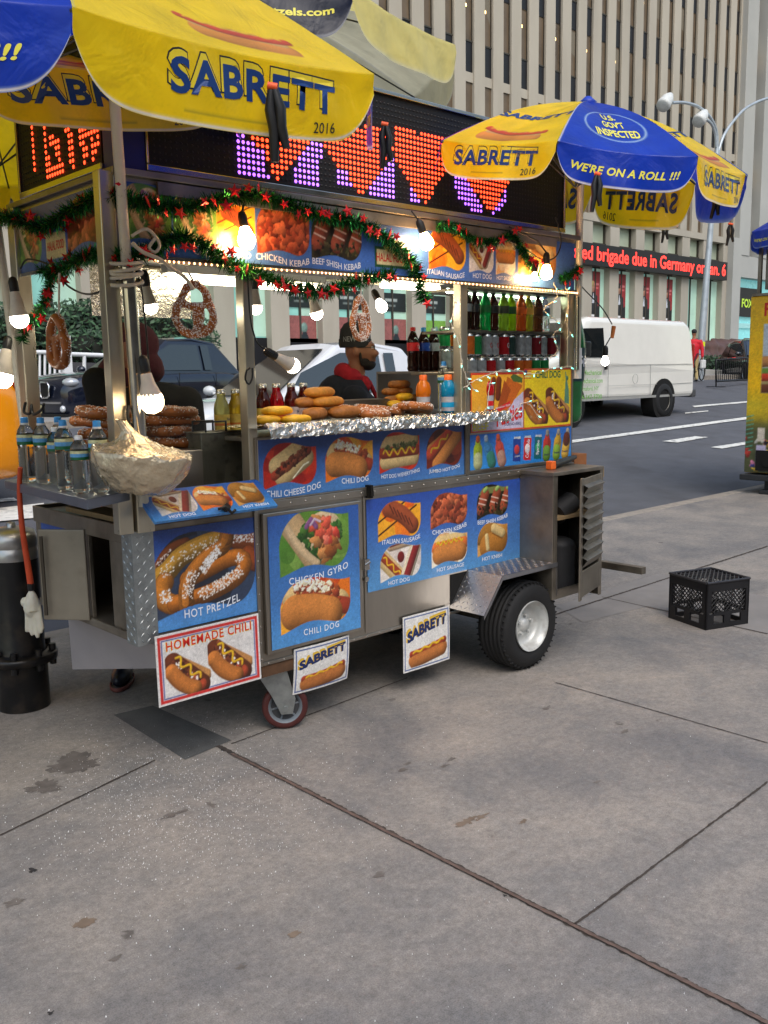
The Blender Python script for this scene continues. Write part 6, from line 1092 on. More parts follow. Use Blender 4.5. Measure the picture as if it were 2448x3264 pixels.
# ------------------------------------------------------------------ bollard with cord and glove
bo = Zp(85, 1535); bo = Vector((bo.x-.02, bo.y+.12, 0)); BLK = mt('glossy_black', (16,16,18), .3, 0, .25, 9, .2, 14, dirt=((70,60,50), 12, .35)); ALU = mt('worn_aluminium', (176,176,174), .35, .9, .15, 10, .2, 20)
t = thing('steel_bollard', 'black steel bollard with a silver cap and bolted flange', 'bollard', bo)
mb = MB(); mb.lathe([(.118, 0), (.118, .2), (.125, .22), (.125, .24), (.112, .27), (.112, .73)], bo, 40); obj('pipe', mb, BLK, t)
mb = MB(); mb.lathe([(.118, .225), (.165, .23), (.168, .262), (.16, .268), (.118, .275)], bo, 36); obj('flange', mb, BLK, t)
for i in range(8): an = i*math.pi/4+.2; p = bo+Vector((.145*math.cos(an), .145*math.sin(an), 0)); mb = MB(); mb.cyl(p+Vector((0,0,.2)), p+Vector((0,0,.3)), .016, n=6); obj('bolt', mb, BLK, t)
mb = MB(); mb.lathe([(.1125, .72), (.1135, .725), (.1135, .775), (.11, .778), (.1135, .782), (.113, .82), (.1, .85), (.06, .866), (.03, .868), (.0001, .868)], bo, 40); mb.lathe([(.022, .866), (.02, .89), (.0001, .893)], bo, 10); obj('cap', mb, ALU, t)
pth = resample([Xp(44, 1010, 1.42), Xp(42, 1060, 1.42), Xp(46, 1120, 1.42), Xp(52, 1170, 1.43), Xp(60, 1220, 1.44), Xp(66, 1260, 1.45)], .02); ct = thing('orange_hose', 'orange cord hanging from the end shelf in front of the bollard', 'cord', pth[0]); mb = MB(); mb.tube(pth, [.010+.004*i/len(pth) for i in range(len(pth))], 8); obj('cord', mb, mt('cord_orange', (196,74,40), .5, 0, .15), ct); mb = MB(); e = pth[-1]; mb.cyl(e, e+Vector((0,0,-.03)), .014, .012); obj('plug', mb, BLACK, ct)
GLV = mt('rubber_glove', (206,202,186), .45, 0, .12, 20, .2, 60, alpha=.86, sss=.2); gl_ = e+Vector((0,0,-.028)); rt = Vector((.73, -.68, 0)); mb = MB()
mb.tube([gl_, gl_+Vector((0,0,-.02)), gl_+Vector((0,0,-.05)), gl_+Vector((0,0,-.085))], [.008, .02, .03, .03], 10); mb.ell(gl_+Vector((0,0,-.07)), (.038, .02, .045), 12); mb.ell(gl_+rt*-.03+Vector((0,0,-.05)), (.018, .014, .022), 10)
for k_, (dx, ln, r) in enumerate(((-.028, .085, .01), (-.009, .1, .0105), (.012, .11, .011), (.027, .09, .0105), (.034, .075, .009))):
    b0 = gl_+rt*dx*.8+Vector((0,0,-.085)); mb.tube([b0+Vector((0,0,.02)), b0+rt*dx*.1+Vector((0,0,-ln*.5)), b0+rt*dx*.25+Vector((0,0,-ln))], [r, r, r*.85], 8); mb.ell(b0+rt*dx*.25+Vector((0,0,-ln)), r*.85, 8)
solo('rubber_glove', mb, GLV, 'pale rubber glove tied to the end of the orange cord', 'glove', gl_, remesh=.004)
# ------------------------------------------------------------------ people
def fig(parent, name, M, parts, vox=.014):
    mb = MB()
    for q in parts:
        if len(q) == 2: mb.ell(q[0], q[1], 14)
        elif len(q) == 3 and not isinstance(q[2], (int, float)): mb.ell(q[0], q[1], 14, 0, q[2])
        else: mb.cyl(q[0], q[1], q[2], q[3], 14); mb.ell(q[0], q[2], 12); mb.ell(q[1], q[3], 12)
    return obj(name, mb, M, parent, remesh=vox)
SKIN = mt('skin_brown', (150,100,74), .5, 0, .1, 12, sss=.15); HAIRM = mt('hair_dark', (26,20,18), .8, 0, .2, 80, .4, 160); NAVY = mt('jacket_navy', (22,25,38), .85, 0, .2, 14, .3, 40); HOOD = mt('hood_red', (168,26,42), .85, 0, .15, 20, .3, 60); JEAN = mt('jeans_dark', (38,42,52), .85, 0, .2, 30); SHOE = mt('shoe_black', (20,21,26), .4, 0, .1); HATK = mt('knit_charcoal', (44,44,46), .9, 0, .2, 60, .4, 160)
def V3(*a): return Vector(a)
# the vendor behind the cart, in profile
vp = V3(3.87, 4.4, 0); f = V3(.80, -.60, 0); l = V3(.6, .8, 0); up = V3(0,0,1)
def hp(a, b, c): return vp+f*a+l*b+up*c
RF = Matrix((f, l, up)).transposed()
ve = thing('person', 'vendor in a dark jacket, red hood and grey knit cap standing behind the counter', 'person', vp)
hc = hp(.03, 0, 1.70)
fig(ve, 'body', SKIN, [(hp(-.03, 0, 1.1), hp(-.01, 0, 1.48), .1, .07)]+[q for s in (1, -1) for q in ((hp(-.02, 0, 1.42), hp(-.02, s*.2, 1.4), .05, .05), (hp(-.02, s*.2, 1.4), hp(.02, s*.25, 1.15), .045, .04), (hp(.02, s*.25, 1.15), hp(.35, s*.2, 1.12), .038, .028))]+[(hp(.0, 0, 1.47), hp(.015, 0, 1.62), .058, .055), (hc, (.092, .072, .112), RF), (hp(.075, 0, 1.645), (.05, .05, .058), RF), (hp(.118, 0, 1.695), hp(.14, 0, 1.672), .012, .017), (hp(.118, .032, 1.672), (.03, .03, .03), RF), (hp(.118, -.032, 1.672), (.03, .03, .03), RF), (hp(.122, .0, 1.637), (.014, .026, .008), RF), (hp(.122, 0, 1.625), (.013, .024, .008), RF), (hp(.1, .0, 1.727), (.03, .06, .012), RF), (hp(.0, .076, 1.685), (.022, .01, .032), RF), (hp(.0, -.076, 1.685), (.022, .01, .032), RF), (hp(.33, -.2, 1.12), (.055, .04, .03), RF), (hp(.33, .2, 1.12), (.055, .04, .03), RF)]+[(hp(.36, s*.2+dx, 1.115), hp(.42-abs(dx), s*.2+dx*1.2, 1.1), .011, .009) for s in (1, -1) for dx in (-.03, -.01, .01, .03)], .008)
fig(ve, 'jacket', NAVY, [(hp(-.02, 0, .92), hp(-.03, 0, 1.28), .185, .2), (hp(-.03, .1, 1.33), (.15, .16, .14), RF), (hp(-.03, -.1, 1.33), (.15, .16, .14), RF), (hp(-.03, 0, 1.44), (.12, .16, .11), RF), (hp(-.11, 0, 1.4), (.14, .2, .15), RF), (hp(-.02, .2, 1.4), hp(.02, .25, 1.15), .085, .068), (hp(-.02, -.2, 1.4), hp(.02, -.25, 1.15), .085, .068), (hp(.02, .25, 1.15), hp(.28, .21, 1.12), .066, .05), (hp(.02, -.25, 1.15), hp(.28, -.21, 1.12), .066, .05)])
fig(ve, 'hood', HOOD, [(hp(-.075, 0, 1.56), (.06, .1, .06), RF), (hp(-.03, .07, 1.53), (.07, .05, .055), RF), (hp(-.03, -.07, 1.53), (.07, .05, .055), RF), (hp(.05, .045, 1.48), (.05, .04, .06), RF), (hp(.05, -.045, 1.48), (.05, .04, .06), RF)], .01)
mb = MB(); mb.tube([hp(.085, -.03, 1.5), hp(.14, -.02, 1.38), hp(.185, -.01, 1.2), hp(.19, 0, 1.0)], [.014, .013, .012, .012], 8); obj('hoodie_front', mb, HOOD, ve)
fig(ve, 'beard', HAIRM, [(hp(.082, 0, 1.6), (.05, .06, .035), RF), (hp(.06, .052, 1.615), (.034, .016, .03), RF), (hp(.06, -.052, 1.615), (.034, .016, .03), RF), (hp(.03, .066, 1.65), (.012, .01, .035), RF), (hp(.03, -.066, 1.65), (.012, .01, .035), RF), (hp(.122, 0, 1.65), (.012, .032, .007), RF), (hp(.105, 0, 1.605), (.03, .035, .02), RF)], .007)
mb = MB(); mb.lathe([(.081, -.055), (.086, -.03), (.086, .01), (.08, .055), (.06, .09), (.025, .11), (.0001, .113)], (0,0,0), 26); mb.lathe([(.085, -.055), (.09, -.04), (.09, -.005), (.086, .0)], (0,0,0), 26)
mb.v = [tuple(hp(0.005, 0, 1.765)+RF @ Matrix.Diagonal(V3(1.14, .93, 1)) @ Vector(v)) for v in mb.v]; tb = MB(); cyl_text(tb, 'NEW YORK', .0925, 0, .2, .032, 1, -.5, bold=.01)
mb.add([(x*1.03+vp.x+f.x*.005, y*1.03+vp.y+f.y*.005, z+1.76) for x, y, z in tb.v], tb.f, 1); obj('knit_cap', mb, [HATK, mt('cap_letters', (150,150,150), .7)], ve)
mb = MB()
for s in (1, -1):
    c0 = hp(.122, s*.036, 1.705); mb.tube([c0+l*(.022*math.cos(a))+up*(.017*math.sin(a)) for a in [i*math.pi/7 for i in range(14)]], .0022, 5, closed=True); mb.tube([c0+l*s*.022, hp(.01, s*.08, 1.71)], .002, 5)
    mb.tube([hp(.122, -.014, 1.708), hp(.122, .014, 1.708)], .002, 5)
obj('glasses', mb, BLACK, ve)
mb = MB()
for s in (1, -1): mb.ell(hp(.106, s*.034, 1.705), .011, 10)
obj('eyes', mb, mt('eye', (200,196,190), .2), ve)
fig(ve, 'trousers', JEAN, [(hp(-.02, .09, .9), hp(0, .1, .48), .1, .07), (hp(0, .1, .48), hp(-.02, .1, .09), .07, .055), (hp(-.02, -.09, .9), hp(0, -.1, .48), .1, .07), (hp(0, -.1, .48), hp(-.02, -.1, .09), .07, .055)], .016)
fig(ve, 'shoes', SHOE, [(hp(.05, .1, .045), (.13, .05, .045), RF), (hp(.05, -.1, .045), (.13, .05, .045), RF)], .012)
# customer bending at the end of the cart
cp = V3(2.16, 4.28, 0); f = V3(-.62, -.78, 0); l = V3(.78, -.62, 0); RF = Matrix((f, l, up)).transposed(); vp = cp
cu_ = thing('person', 'person in a maroon hood and black coat bending behind the left end of the cart', 'person', cp)
fig(cu_, 'body', SKIN, [(hp(-.06, .1, 1.1), hp(-.05, .08, 1.5), .1, .07), (hp(-.05, .08, 1.42), hp(.04, -.06, 1.53), .05, .045), (hp(.04, -.06, 1.53), hp(.19, -.01, 1.27), .04, .032)]+[(hp(-.05, .08, 1.5), hp(.0, .1, 1.6), .055, .055), (hp(.02, .11, 1.68), (.09, .075, .11), RF), (hp(.11, .11, 1.66), hp(.13, .11, 1.64), .013, .016), (hp(.19, -.01, 1.26), (.04, .04, .04), RF)]+[(hp(.2, -.01+dx, 1.24), hp(.22, -.01+dx*1.2, 1.17), .01, .008) for dx in (-.03, -.01, .01, .03)]+[(hp(.19, .03, 1.26), hp(.22, .045, 1.21), .011, .009)], .009)
fig(cu_, 'hood', mt('hood_maroon', (74,28,40), .9, 0, .2, 20, .3, 60), [(hp(-.02, .11, 1.71), (.125, .135, .115), RF), (hp(-.06, .09, 1.58), (.13, .17, .1), RF), (hp(-.08, .0, 1.52), (.1, .1, .07), RF), (hp(0, .2, 1.6), (.1, .06, .07), RF)], .011)
fig(cu_, 'coat', mt('coat_black', (17,18,21), .9, 0, .2, 14, .3, 40), [(hp(-.06, .08, .75), hp(-.06, .12, 1.32), .19, .19), (hp(-.06, .18, 1.42), (.16, .24, .11), RF), (hp(-.04, .02, 1.42), hp(.04, -.06, 1.53), .085, .075), (hp(.04, -.06, 1.53), hp(.16, -.02, 1.3), .07, .05), (hp(-.03, .36, 1.42), hp(.05, .4, 1.12), .085, .07), (hp(.05, .4, 1.12), hp(.25, .3, 1.1), .065, .05)])
fig(cu_, 'trousers', JEAN, [(hp(-.06, .14, .75), hp(-.1, .2, .45), .1, .08), (hp(-.1, .2, .45), hp(-.14, .22, .12), .075, .07), (hp(-.02, -.0, .75), hp(.03, -.02, .45), .1, .08), (hp(.03, -.02, .45), hp(-.01, -.02, .15), .075, .075)], .014)
fig(cu_, 'shoes', mt('trainer_black', (24,28,40), .3, 0, .1), [(hp(.06, -.02, .05), (.14, .052, .05), RF), (hp(-.05, .22, .05), (.13, .05, .05), RF)], .01)
mb = MB(); mb.lathe([(.053, 0), (.057, .006), (.057, .02), (.054, .022)], (0,0,0), 20); mb.v = [tuple(hp(.06, -.02, .001)+RF @ Matrix.Diagonal(V3(2.62, 1, 1)) @ Vector(v)) for v in mb.v]; obj('sole', mb, mt('sole_red', (120,70,64), .6), cu_)
# walker beyond the van
vp = Dp(1496, 826, 31); f = V3(.8, .6, 0); l = V3(-.6, .8, 0); RF = Matrix((f, l, up)).transposed()
wk = thing('person', 'person in a red jacket and khaki trousers walking behind the white van', 'person', vp)
fig(wk, 'body', SKIN, [(hp(0, 0, 1.0), hp(0, 0, 1.42), .1, .07)]+[q for e, s in ((.12, 1), (-.1, -1)) for q in ((hp(0, 0, 1.36), hp(0, s*.21, 1.34), .05, .05), (hp(0, s*.21, 1.34), hp(0, s*.27, 1.08), .05, .045), (hp(0, s*.27, 1.08), hp(e, s*.27, .8), .04, .035))]+[(hp(0, 0, 1.42), hp(.01, 0, 1.55), .055, .055), (hp(.02, 0, 1.62), (.09, .075, .11), RF), (hp(.11, 0, 1.61), hp(.125, 0, 1.6), .013, .016)]+[(hp(a, s*.27, .82), hp(a+.02, s*.27, .74), .03, .02) for a, s in ((.12, 1), (-.1, -1))], .014)
fig(wk, 'jacket', mt('jacket_red', (196,26,44), .7, 0, .12, 10, .2, 20), [(hp(0, 0, .85), hp(0, 0, 1.2), .17, .18), (hp(0, 0, 1.32), (.14, .22, .12), RF), (hp(0, .21, 1.34), hp(.02, .27, 1.08), .075, .065), (hp(.02, .27, 1.08), hp(.12, .27, .86), .06, .05), (hp(0, -.21, 1.34), hp(-.04, -.27, 1.08), .075, .065), (hp(-.04, -.27, 1.08), hp(-.1, -.27, .86), .06, .05)], .016)
fig(wk, 'trousers', mt('trousers_khaki', (168,150,104), .8, 0, .1, 10), [(hp(0, .09, .85), hp(.12, .09, .47), .1, .07), (hp(.12, .09, .47), hp(.1, .09, .08), .065, .05), (hp(0, -.09, .85), hp(-.05, -.09, .47), .1, .07), (hp(-.05, -.09, .47), hp(-.25, -.09, .12), .065, .05)], .016)
fig(wk, 'shoes', SHOE, [(hp(.15, .09, .04), (.13, .05, .04), RF), (hp(-.22, -.09, .07), (.12, .05, .04), RF)], .014)
fig(wk, 'cap', HATK, [(hp(.0, 0, 1.68), (.105, .09, .085), RF)], .014)
mb = MB(); mb.box(hp(-.1, -.3, .6), (.25, .1, .28)); solo('carrier_bag', mb, mt('bag_white', (214,214,210), .5), 'white bag held by the person in the red jacket', 'bag', hp(-.1, -.3, .46), bevel=.03)

# ------------------------------------------------------------------ vehicles
def wheel(parent, p, r, wd, side, M=None):
    w = bpy.data.objects.new('wheel', None); COL.objects.link(w); w.parent = parent; w.location = p; T_ = Matrix.Rotation(math.radians(90)*-side, 3, 'X'); h = wd/2
    mb = MB(); mb.lathe([(r*.62, -h), (r*.9, -h), (r, -h*.6), (r, h*.6), (r*.9, h), (r*.62, h)], (0,0,0), 30, 0, T_); obj('tyre', mb, RUBBER, w, local=True)
    mb = MB(); mb.lathe([(r*.64, h*.9), (r*.6, h*.6), (r*.5, h*.3), (.06, h*.45), (.0001, h*.5)], (0,0,0), 30, 0, T_)
    for i in range(5): an = i*2*math.pi/5; q = T_ @ Vector((math.cos(an)*r*.34, math.sin(an)*r*.34, h*.32)); mb.ell(q, r*.09, 8, 1)
    obj('rim', mb, [M or mt('rim_silver', (150,152,154), .3, .8, .1), DARK], w, local=True)
def car(name, label, nose, heading, paint, L=4.8, Wd=1.85, H=1.75, hood=1.35, belt=1.0, zb=.22, hoodz=.95, rake=1.0, tail=.35, grp=None, wr=.36, roofw=.62):
    c = thing(name, label, 'taxi' if name == 'taxi' else 'car', nose, grp, heading); w = Wd/2; mb = MB(); st = []
    for x, ww, zt in ((0, .55*w, hoodz-.3), (-.04, .78*w, hoodz-.2), (-.25, .93*w, hoodz-.08), (-.7, .99*w, hoodz), (-hood, w, belt), (-L*.55, w, belt+.02), (-L*.8, w, belt+.03), (-L+.3, .97*w, belt+.02), (-L+.05, .85*w, belt-.05), (-L, .7*w, belt-.25)):
        z0 = zb+.12 if x in (0, -L) else zb; h = [(0, z0), (ww*.85, z0), (ww*.98, z0+.12), (ww, z0+(zt-z0)*.55), (ww*.98, zt-.1), (ww*.88, zt-.01), (0, zt+.03)]; st.append([(x, y, z) for y, z in h]+[(x, -y, z) for y, z in h[-2:0:-1]])
    n = len(st[0]); mb.add([v for s in st for v in s], [(i*n+k, i*n+(k+1) % n, (i+1)*n+(k+1) % n, (i+1)*n+k) for i in range(len(st)-1) for k in range(n)]+[tuple(range(n))[::-1], tuple((len(st)-1)*n+k for k in range(n))], 0, True)
    obj('car_body', mb, paint, c, local=True, subs=1)
    b0, r0, r1, b1 = -hood+.08, -hood-rake, -L+tail+.45, -L+tail-.2; zt = H-.04; zl = belt-.06; wb, wt = w*.93, w*roofw*1.18
    P = lambda x, y, z: Vector((x, y, z)); g = MB(); xs = [b0, r0, (r0+r1)/2, r1, b1]; zs = [zl, zt, H, zt-.03, zl]; ws = [wb, wt, wt*1.02, wt*.96, wb*.96]
    lo = [P(b0, s*wb, zl) for s in (1, -1)]; mbv = []
    for x, z, ww in zip(xs, zs, ws): mbv += [P(x, ww, z), P(x, ww*.5, z+.035*(z > belt+.2)), P(x, -ww*.5, z+.035*(z > belt+.2)), P(x, -ww, z)]
    g.add(mbv, [(i*4+k, i*4+k+1, i*4+5+k, i*4+4+k) for i in range(4) for k in range(3)]+[(0, 4, 8, 12, 16), (19, 15, 11, 7, 3)], 0, False); obj('cabin', g, paint, c, local=True, bevel=.07, bseg=3)
    gl = MB(); A, B_, C_, D_ = P(b0, wb, zl), P(b0, -wb, zl), P(r0, -wt, zt), P(r0, wt, zt); o = Vector((.02, 0, .03)); gl.quad(A.lerp(B_, .07)+o+(D_-A)*.07, A.lerp(B_, .93)+o+(D_-A)*.07, D_.lerp(C_, .9)+o-(D_-A)*.1, D_.lerp(C_, .1)+o-(D_-A)*.1); obj('windscreen', gl, GLASSD, c, local=True)
    for s in (1, -1):
        sl_ = lambda x, t: P(x, s*(wb+(wt-wb)*t+.012), zl+(zt-zl)*t)
        for a, b in ((b0-.45, (r0+r1)/2-.1), ((r0+r1)/2-.2, r1+.28)):
            tx0 = min(.9, max(.12, (b0-a)/(b0-r0)*.98-.1)); q = MB()
            q.add([sl_(a+.2 if a > r0 else a, .12), sl_(b, .12), sl_(b, .86), sl_(min(a, r0-.04), .86), sl_(a-.05 if a > r0 else a, .5 if a > r0 else .5)], [(0, 1, 2, 3, 4)] if s < 0 else [(4, 3, 2, 1, 0)]); obj('side_window', q, GLASSD, c, local=True)
        m_ = MB(); m_.ell((-hood-.12, s*(w+.12), belt+.08), (.09, .12, .075), 12); m_.cyl((-hood-.14, s*(w-.03), belt+.02), (-hood-.13, s*(w+.05), belt+.05), .025); obj('mirror', m_, paint, c, local=True)
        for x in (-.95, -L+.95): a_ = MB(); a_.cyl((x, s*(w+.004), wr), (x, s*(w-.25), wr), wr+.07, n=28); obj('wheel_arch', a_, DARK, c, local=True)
        for x in (-.95, -L+.95): wheel(c, (x, s*(w-.08), wr), wr, .22, s)
        hl = MB(); hl.ell((-.2, s*w*.72, hoodz-.2), (.16, .24, .09), 14, 0, Matrix.Rotation(-s*.5, 3, 'Z')); obj('headlight', hl, mt('lamp_glass', (196,200,206), .08, .3, .1, coat=1), c, local=True)
        d_ = MB(); 
        for x in (-hood-.25, -L*.56, -L*.78): d_.box((x, s*(w+.0005), (belt+zb)/2+.1), (.012, .006, belt-zb-.25))
        d_.box((-L*.5, s*(w+.003), zb+.1), (L*.5, .02, .06)); obj('door_seam', d_, DARK, c, local=True)
        tl_ = MB(); tl_.ell((-L+.1, s*w*.8, belt-.12), (.1, .13, .12), 12); obj('tail_light', tl_, mt('tail_red', (150,20,20), .2, coat=1), c, local=True)
    return c
WHP = mt('car_white', (214,216,220), .2, 0, .03, 4, coat=1); NVP = mt('car_navy', (20,26,44), .18, .3, .1, 4, coat=1); YLP = mt('taxi_yellow', (244,150,10), .25, 0, .04, 4, coat=.8)
PI = math.pi
a = Yp(455, 905, 9.9); wc = car('parked_car', 'white car with its bonnet behind the juice bottles', (a.x-.35, 10.85, .17), PI, WHP, H=1.82, hood=1.5, belt=1.08, hoodz=1.05, rake=1.15)
b = car('parked_car', 'dark navy estate car with a twin chrome grille behind the pretzels', (Dp(118, 860, 17.3).x, Dp(118, 860, 17.3).y+.6, .55), PI+.2, NVP, H=1.8, hood=1.6, belt=1.1, hoodz=1.12, rake=1.0)
for s in (1, -1):
    mb = MB(); y0, y1 = s*.05, s*.33
    pts = [(y0, .66), (y0, .9), (y0+s*.04, .93), (y1-s*.05, .92), (y1, .86), (y1-s*.02, .68), (y1-s*.06, .64), (y0+s*.04, .63)]
    mb.add([(.04-.0*abs(y), y, z) for y, z in pts], [tuple(range(8))] if s < 0 else [tuple(range(8))[::-1]]); mb.tube([(.045, y, z) for y, z in pts], .018, 6, 1, closed=True); obj('grille', mb, [DARK, CHROME], b, local=True)
    mb = MB(); mb.ell((-.02, s*.62, .42), (.05, .07, .07), 12); obj('fog_lamp', mb, mt('lamp_glass', (196,200,206)), b, local=True)
mb = MB(); mb.box((.03, -.15, .42), (.02, .34, .16)); obj('number_plate', mb, mt('plate', (180,176,140), .5), b, local=True)
mb = MB(); mb.box((-.0, 0, .3), (.08, 1.5, .06)); mb.box((.0, 0, .54), (.06, 1.2, .04), 1); obj('bumper_trim', mb, [BLACK, CHROME], b, local=True)
rr = Dp(75, 940, 9.8); car('taxi', 'orange yellow taxi cut off by the left picture edge', (rr.x-4.75, rr.y+1.0, .16), PI, YLP, H=1.9, belt=1.5, hoodz=1.3, zb=.3, wr=.36)
# white van
va = thing('delivery_van', 'white panel van with green lettering on its door', 'van', (19.75, 11.7, .49), None, PI); VW = mt('van_white', (226,224,216), .22, 0, .03, 3, coat=.8)
prof_ = [(0, .42), (0, 1.0), (.06, 1.75), (.16, 2.02), (.35, 2.1), (4.0, 2.1), (4.2, 2.05), (4.95, 1.38), (5.55, 1.18), (5.68, .95), (5.7, .45)]
mb = MB(); mb.prism(prof_, (0, 1.0, 0), (1,0,0), (0,0,1), (0,-2.0,0)); mb.v = [(x, y*(1-.09*max(0, z-1.15)/.95)*(1-.1*max(0, (x-4.6)/1.1)), z) for x, y, z in mb.v]; obj('van_body', mb, VW, va, local=True, bevel=.11, bseg=4)
s = 1; yv = 1.004
mb = MB(); mb.add([(3.62, .995, 1.3), (4.75, .98, 1.3), (4.3, .94, 1.86), (3.62, .94, 1.88)], [(0, 1, 2, 3)]); obj('side_window', mb, GLASSD, va, local=True)
mb = MB(); mb.add([(5.0, .85, 1.42), (5.0, -.85, 1.42), (4.3, -.8, 2.0), (4.3, .8, 2.0)], [(0, 1, 2, 3)]); obj('windscreen', mb, GLASSD, va, local=True)
mb = MB(); mb.bb(3.5, 3.512, yv-.006, yv, .5, 1.18); mb.bb(4.72, 4.73, yv-.03, yv-.01, .5, 1.15); mb.bb(.1, 5.2, yv-.006, yv, 1.14, 1.15); mb.bb(1.9, 1.908, yv-.006, yv, .5, 1.14); mb.bb(.1, 3.5, yv-.006, yv, .72, .727); mb.bb(.2, 5.5, yv-.004, yv+.002, .44, .49); obj('seam', mb, mt('seam_grey', (150,150,146), .6), va, local=True)
mb = MB(); mb.bb(3.58, 3.64, yv-.01, yv+.03, 1.05, 1.18); obj('door_handle', mb, BLACK, va, local=True)
mb = MB(); mb.box((4.55, 1.16, 1.45), (.14, .2, .3)); mb.cyl((4.55, 1.0, 1.4), (4.55, 1.08, 1.42), .03); obj('mirror', mb, BLACK, va, local=True, bevel=.03)
mb = MB(); mb.bb(-.015, .05, .82, .965, 1.05, 1.6); obj('tail_light', mb, mt('tail_red', (150,20,20)), va, local=True, bevel=.02)
mb = MB(); mb.tube([(2.5+.1*math.cos(k*.314), 1.002, .85+.1*math.sin(k*.314)) for k in range(20)], .004, 4, closed=True); obj('fuel_flap', mb, MATS['seam_grey'], va, local=True)
mb = MB(); mb.bb(-.08, .1, -.98, 1.0, .4, .58); obj('bumper', mb, mt('bumper_grey', (70,70,72), .5), va, local=True, bevel=.03)
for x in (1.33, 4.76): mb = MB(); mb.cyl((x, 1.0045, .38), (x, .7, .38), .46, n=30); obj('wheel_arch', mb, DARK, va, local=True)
for x in (1.33, 4.76):
    for s in (1, -1): wheel(va, (x, s*.9, .375), .375, .25, s, mt('steel_wheel', (150,146,136), .4, .6, .1))
mb = MB(); LV = mt('letter_van_green', (120,170,90), .5)
for i, (t_, w_) in enumerate((('HPMechanical', .8), ('HPMechanical.com', .88), ('Elmsford, NY', .62), ('914-347-3700', .85))): v, q = fit(t_, w_, .1, bold=.02); mb = MB(); mb.add([(4.15-x, yv+.002, 1.0-.16*i+y) for x, y in v], [t2[::-1] for t2 in q]); obj('lettering', mb, LV, va, local=True)
# dark car far right with lit headlights
p = Dp(1672, 812, 32); dc = car('parked_car', 'black car with lit headlights beyond the crowd barrier', (p.x+.5, p.y, roadz(p.y, p.x)+.02), PI+.75, mt('car_black', (18,18,20), .2, .2, .1, coat=1), H=1.6)

# ------------------------------------------------------------------ street furniture and planting
LAMPM = mt('lamp_grey', (176,184,190), .4, .4, .08, 3, dirt=((120,126,130), 4, .3)); yl = 16.; lp = Yp(1508, 826, yl); top = Yp(1549, 318, yl)
t = thing('street_lamp', 'tall silver street lamp with curved arms behind the right umbrella', 'street lamp', lp)
mb = MB(); mb.tube([lp, lp.lerp(top, .3), top], [.13, .115, .075], 14); obj('pole', mb, LAMPM, t)
mb = MB(); mb.cyl(lp, lp+up*.9, .2, .15, 8); obj('base', mb, LAMPM, t)
mb = MB(); mb.cyl(lp.lerp(top, .155), lp.lerp(top, .175), .13, n=14); obj('sticker', mb, mt('sticker_yellow', (214,220,40), .5), t)
for q, h in (([(1549, 318), (1548, 285), (1535, 255), (1510, 232), (1480, 222), (1452, 222)], (1440, 217)), ([(1547, 318), (1545, 290), (1537, 268), (1525, 258)], (1516, 252))):
    P_ = resample([Yp(x, y, yl) for x, y in q], .1); mb = MB(); mb.tube(P_, .05, 8); a_ = obj('arm', mb, LAMPM, t); hp_ = Yp(*h, yl); mb = MB(); d0 = (Yp(h[0]-10, h[1]+14, yl)-hp_).normalized(); mb.lathe([(.0001, -.35), (.09, -.3), (.18, -.1), (.22, .2), (.2, .32), (.0001, .3)], hp_, 18, 0, up.rotation_difference(d0).to_matrix()); obj('lamp_head', mb, mt('lamp_head', (206,208,206), .4), t)
mb = MB(); mb.tube(resample([Yp(1550, 335, yl), Yp(1562, 296, yl), Yp(1584, 262, yl), Yp(1614, 232, yl), Yp(1660, 212, yl), Yp(1720, 205, yl)], .1), .05, 8); obj('arm', mb, LAMPM, t)
def leaves(mb, c, r, n, g, s=.06, m=2):
    for i in range(n):
        while True:
            q = Vector((g.uniform(-1, 1), g.uniform(-1, 1), g.uniform(-1, 1)))
            if q.length < 1: break
        q = q.normalized()*(q.length**.45); p = Vector(c)+Vector((q.x*r[0], q.y*r[1], q.z*r[2])); a = Vector((g.gauss(0, 1), g.gauss(0, 1), g.gauss(0, 1))).normalized(); b2 = a.orthogonal().normalized(); e = s*g.uniform(.5, 1.2)
        mb.add([p-a*e, p+b2*e*.45, p+a*e, p-b2*e*.45], [(0, 1, 2, 3)], g.randrange(m))
LF = [mt('leaf_dark', (38,62,44), .6, 0, .35, 8), mt('leaf_mid', (62,92,62), .6, 0, .35, 8)]
def hedge(label, spots, seed, s=.07, n=900):
    g = random.Random(seed); mb = MB(); t = thing('hedge', label, 'hedge', spots[0][0])
    for c, r in spots: leaves(mb, c, r, n, g, s)
    obj('foliage', mb, LF, t); core = MB()
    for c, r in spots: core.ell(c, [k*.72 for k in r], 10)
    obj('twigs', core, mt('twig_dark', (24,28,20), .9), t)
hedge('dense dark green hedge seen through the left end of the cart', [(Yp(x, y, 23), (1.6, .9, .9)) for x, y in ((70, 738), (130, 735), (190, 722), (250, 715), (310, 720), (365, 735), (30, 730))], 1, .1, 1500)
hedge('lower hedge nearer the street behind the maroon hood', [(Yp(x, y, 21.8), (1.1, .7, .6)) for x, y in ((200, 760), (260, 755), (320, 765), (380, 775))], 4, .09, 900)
WF = mt('fence_white', (226,228,230), .5, 0, .04)
t = thing('picket_fence', 'white slatted fence standing at the left in front of the hedge', 'fence', Yp(70, 830, 20.)); A, B_ = Yp(-40, 758, 20.), Yp(150, 762, 20.); A0, B0_ = Yp(-40, 838, 20.), Yp(150, 832, 20.)
mb = MB(); mb.tube([A, B_], .06, 4); obj('rail', mb, WF, t); mb = MB(); mb.tube([A0, B0_], .06, 4); obj('rail', mb, WF, t)
mb = MB(); 
for i in range(17): mb.tube([A.lerp(B_, i/17), A0.lerp(B0_, i/17)], .03, 4)
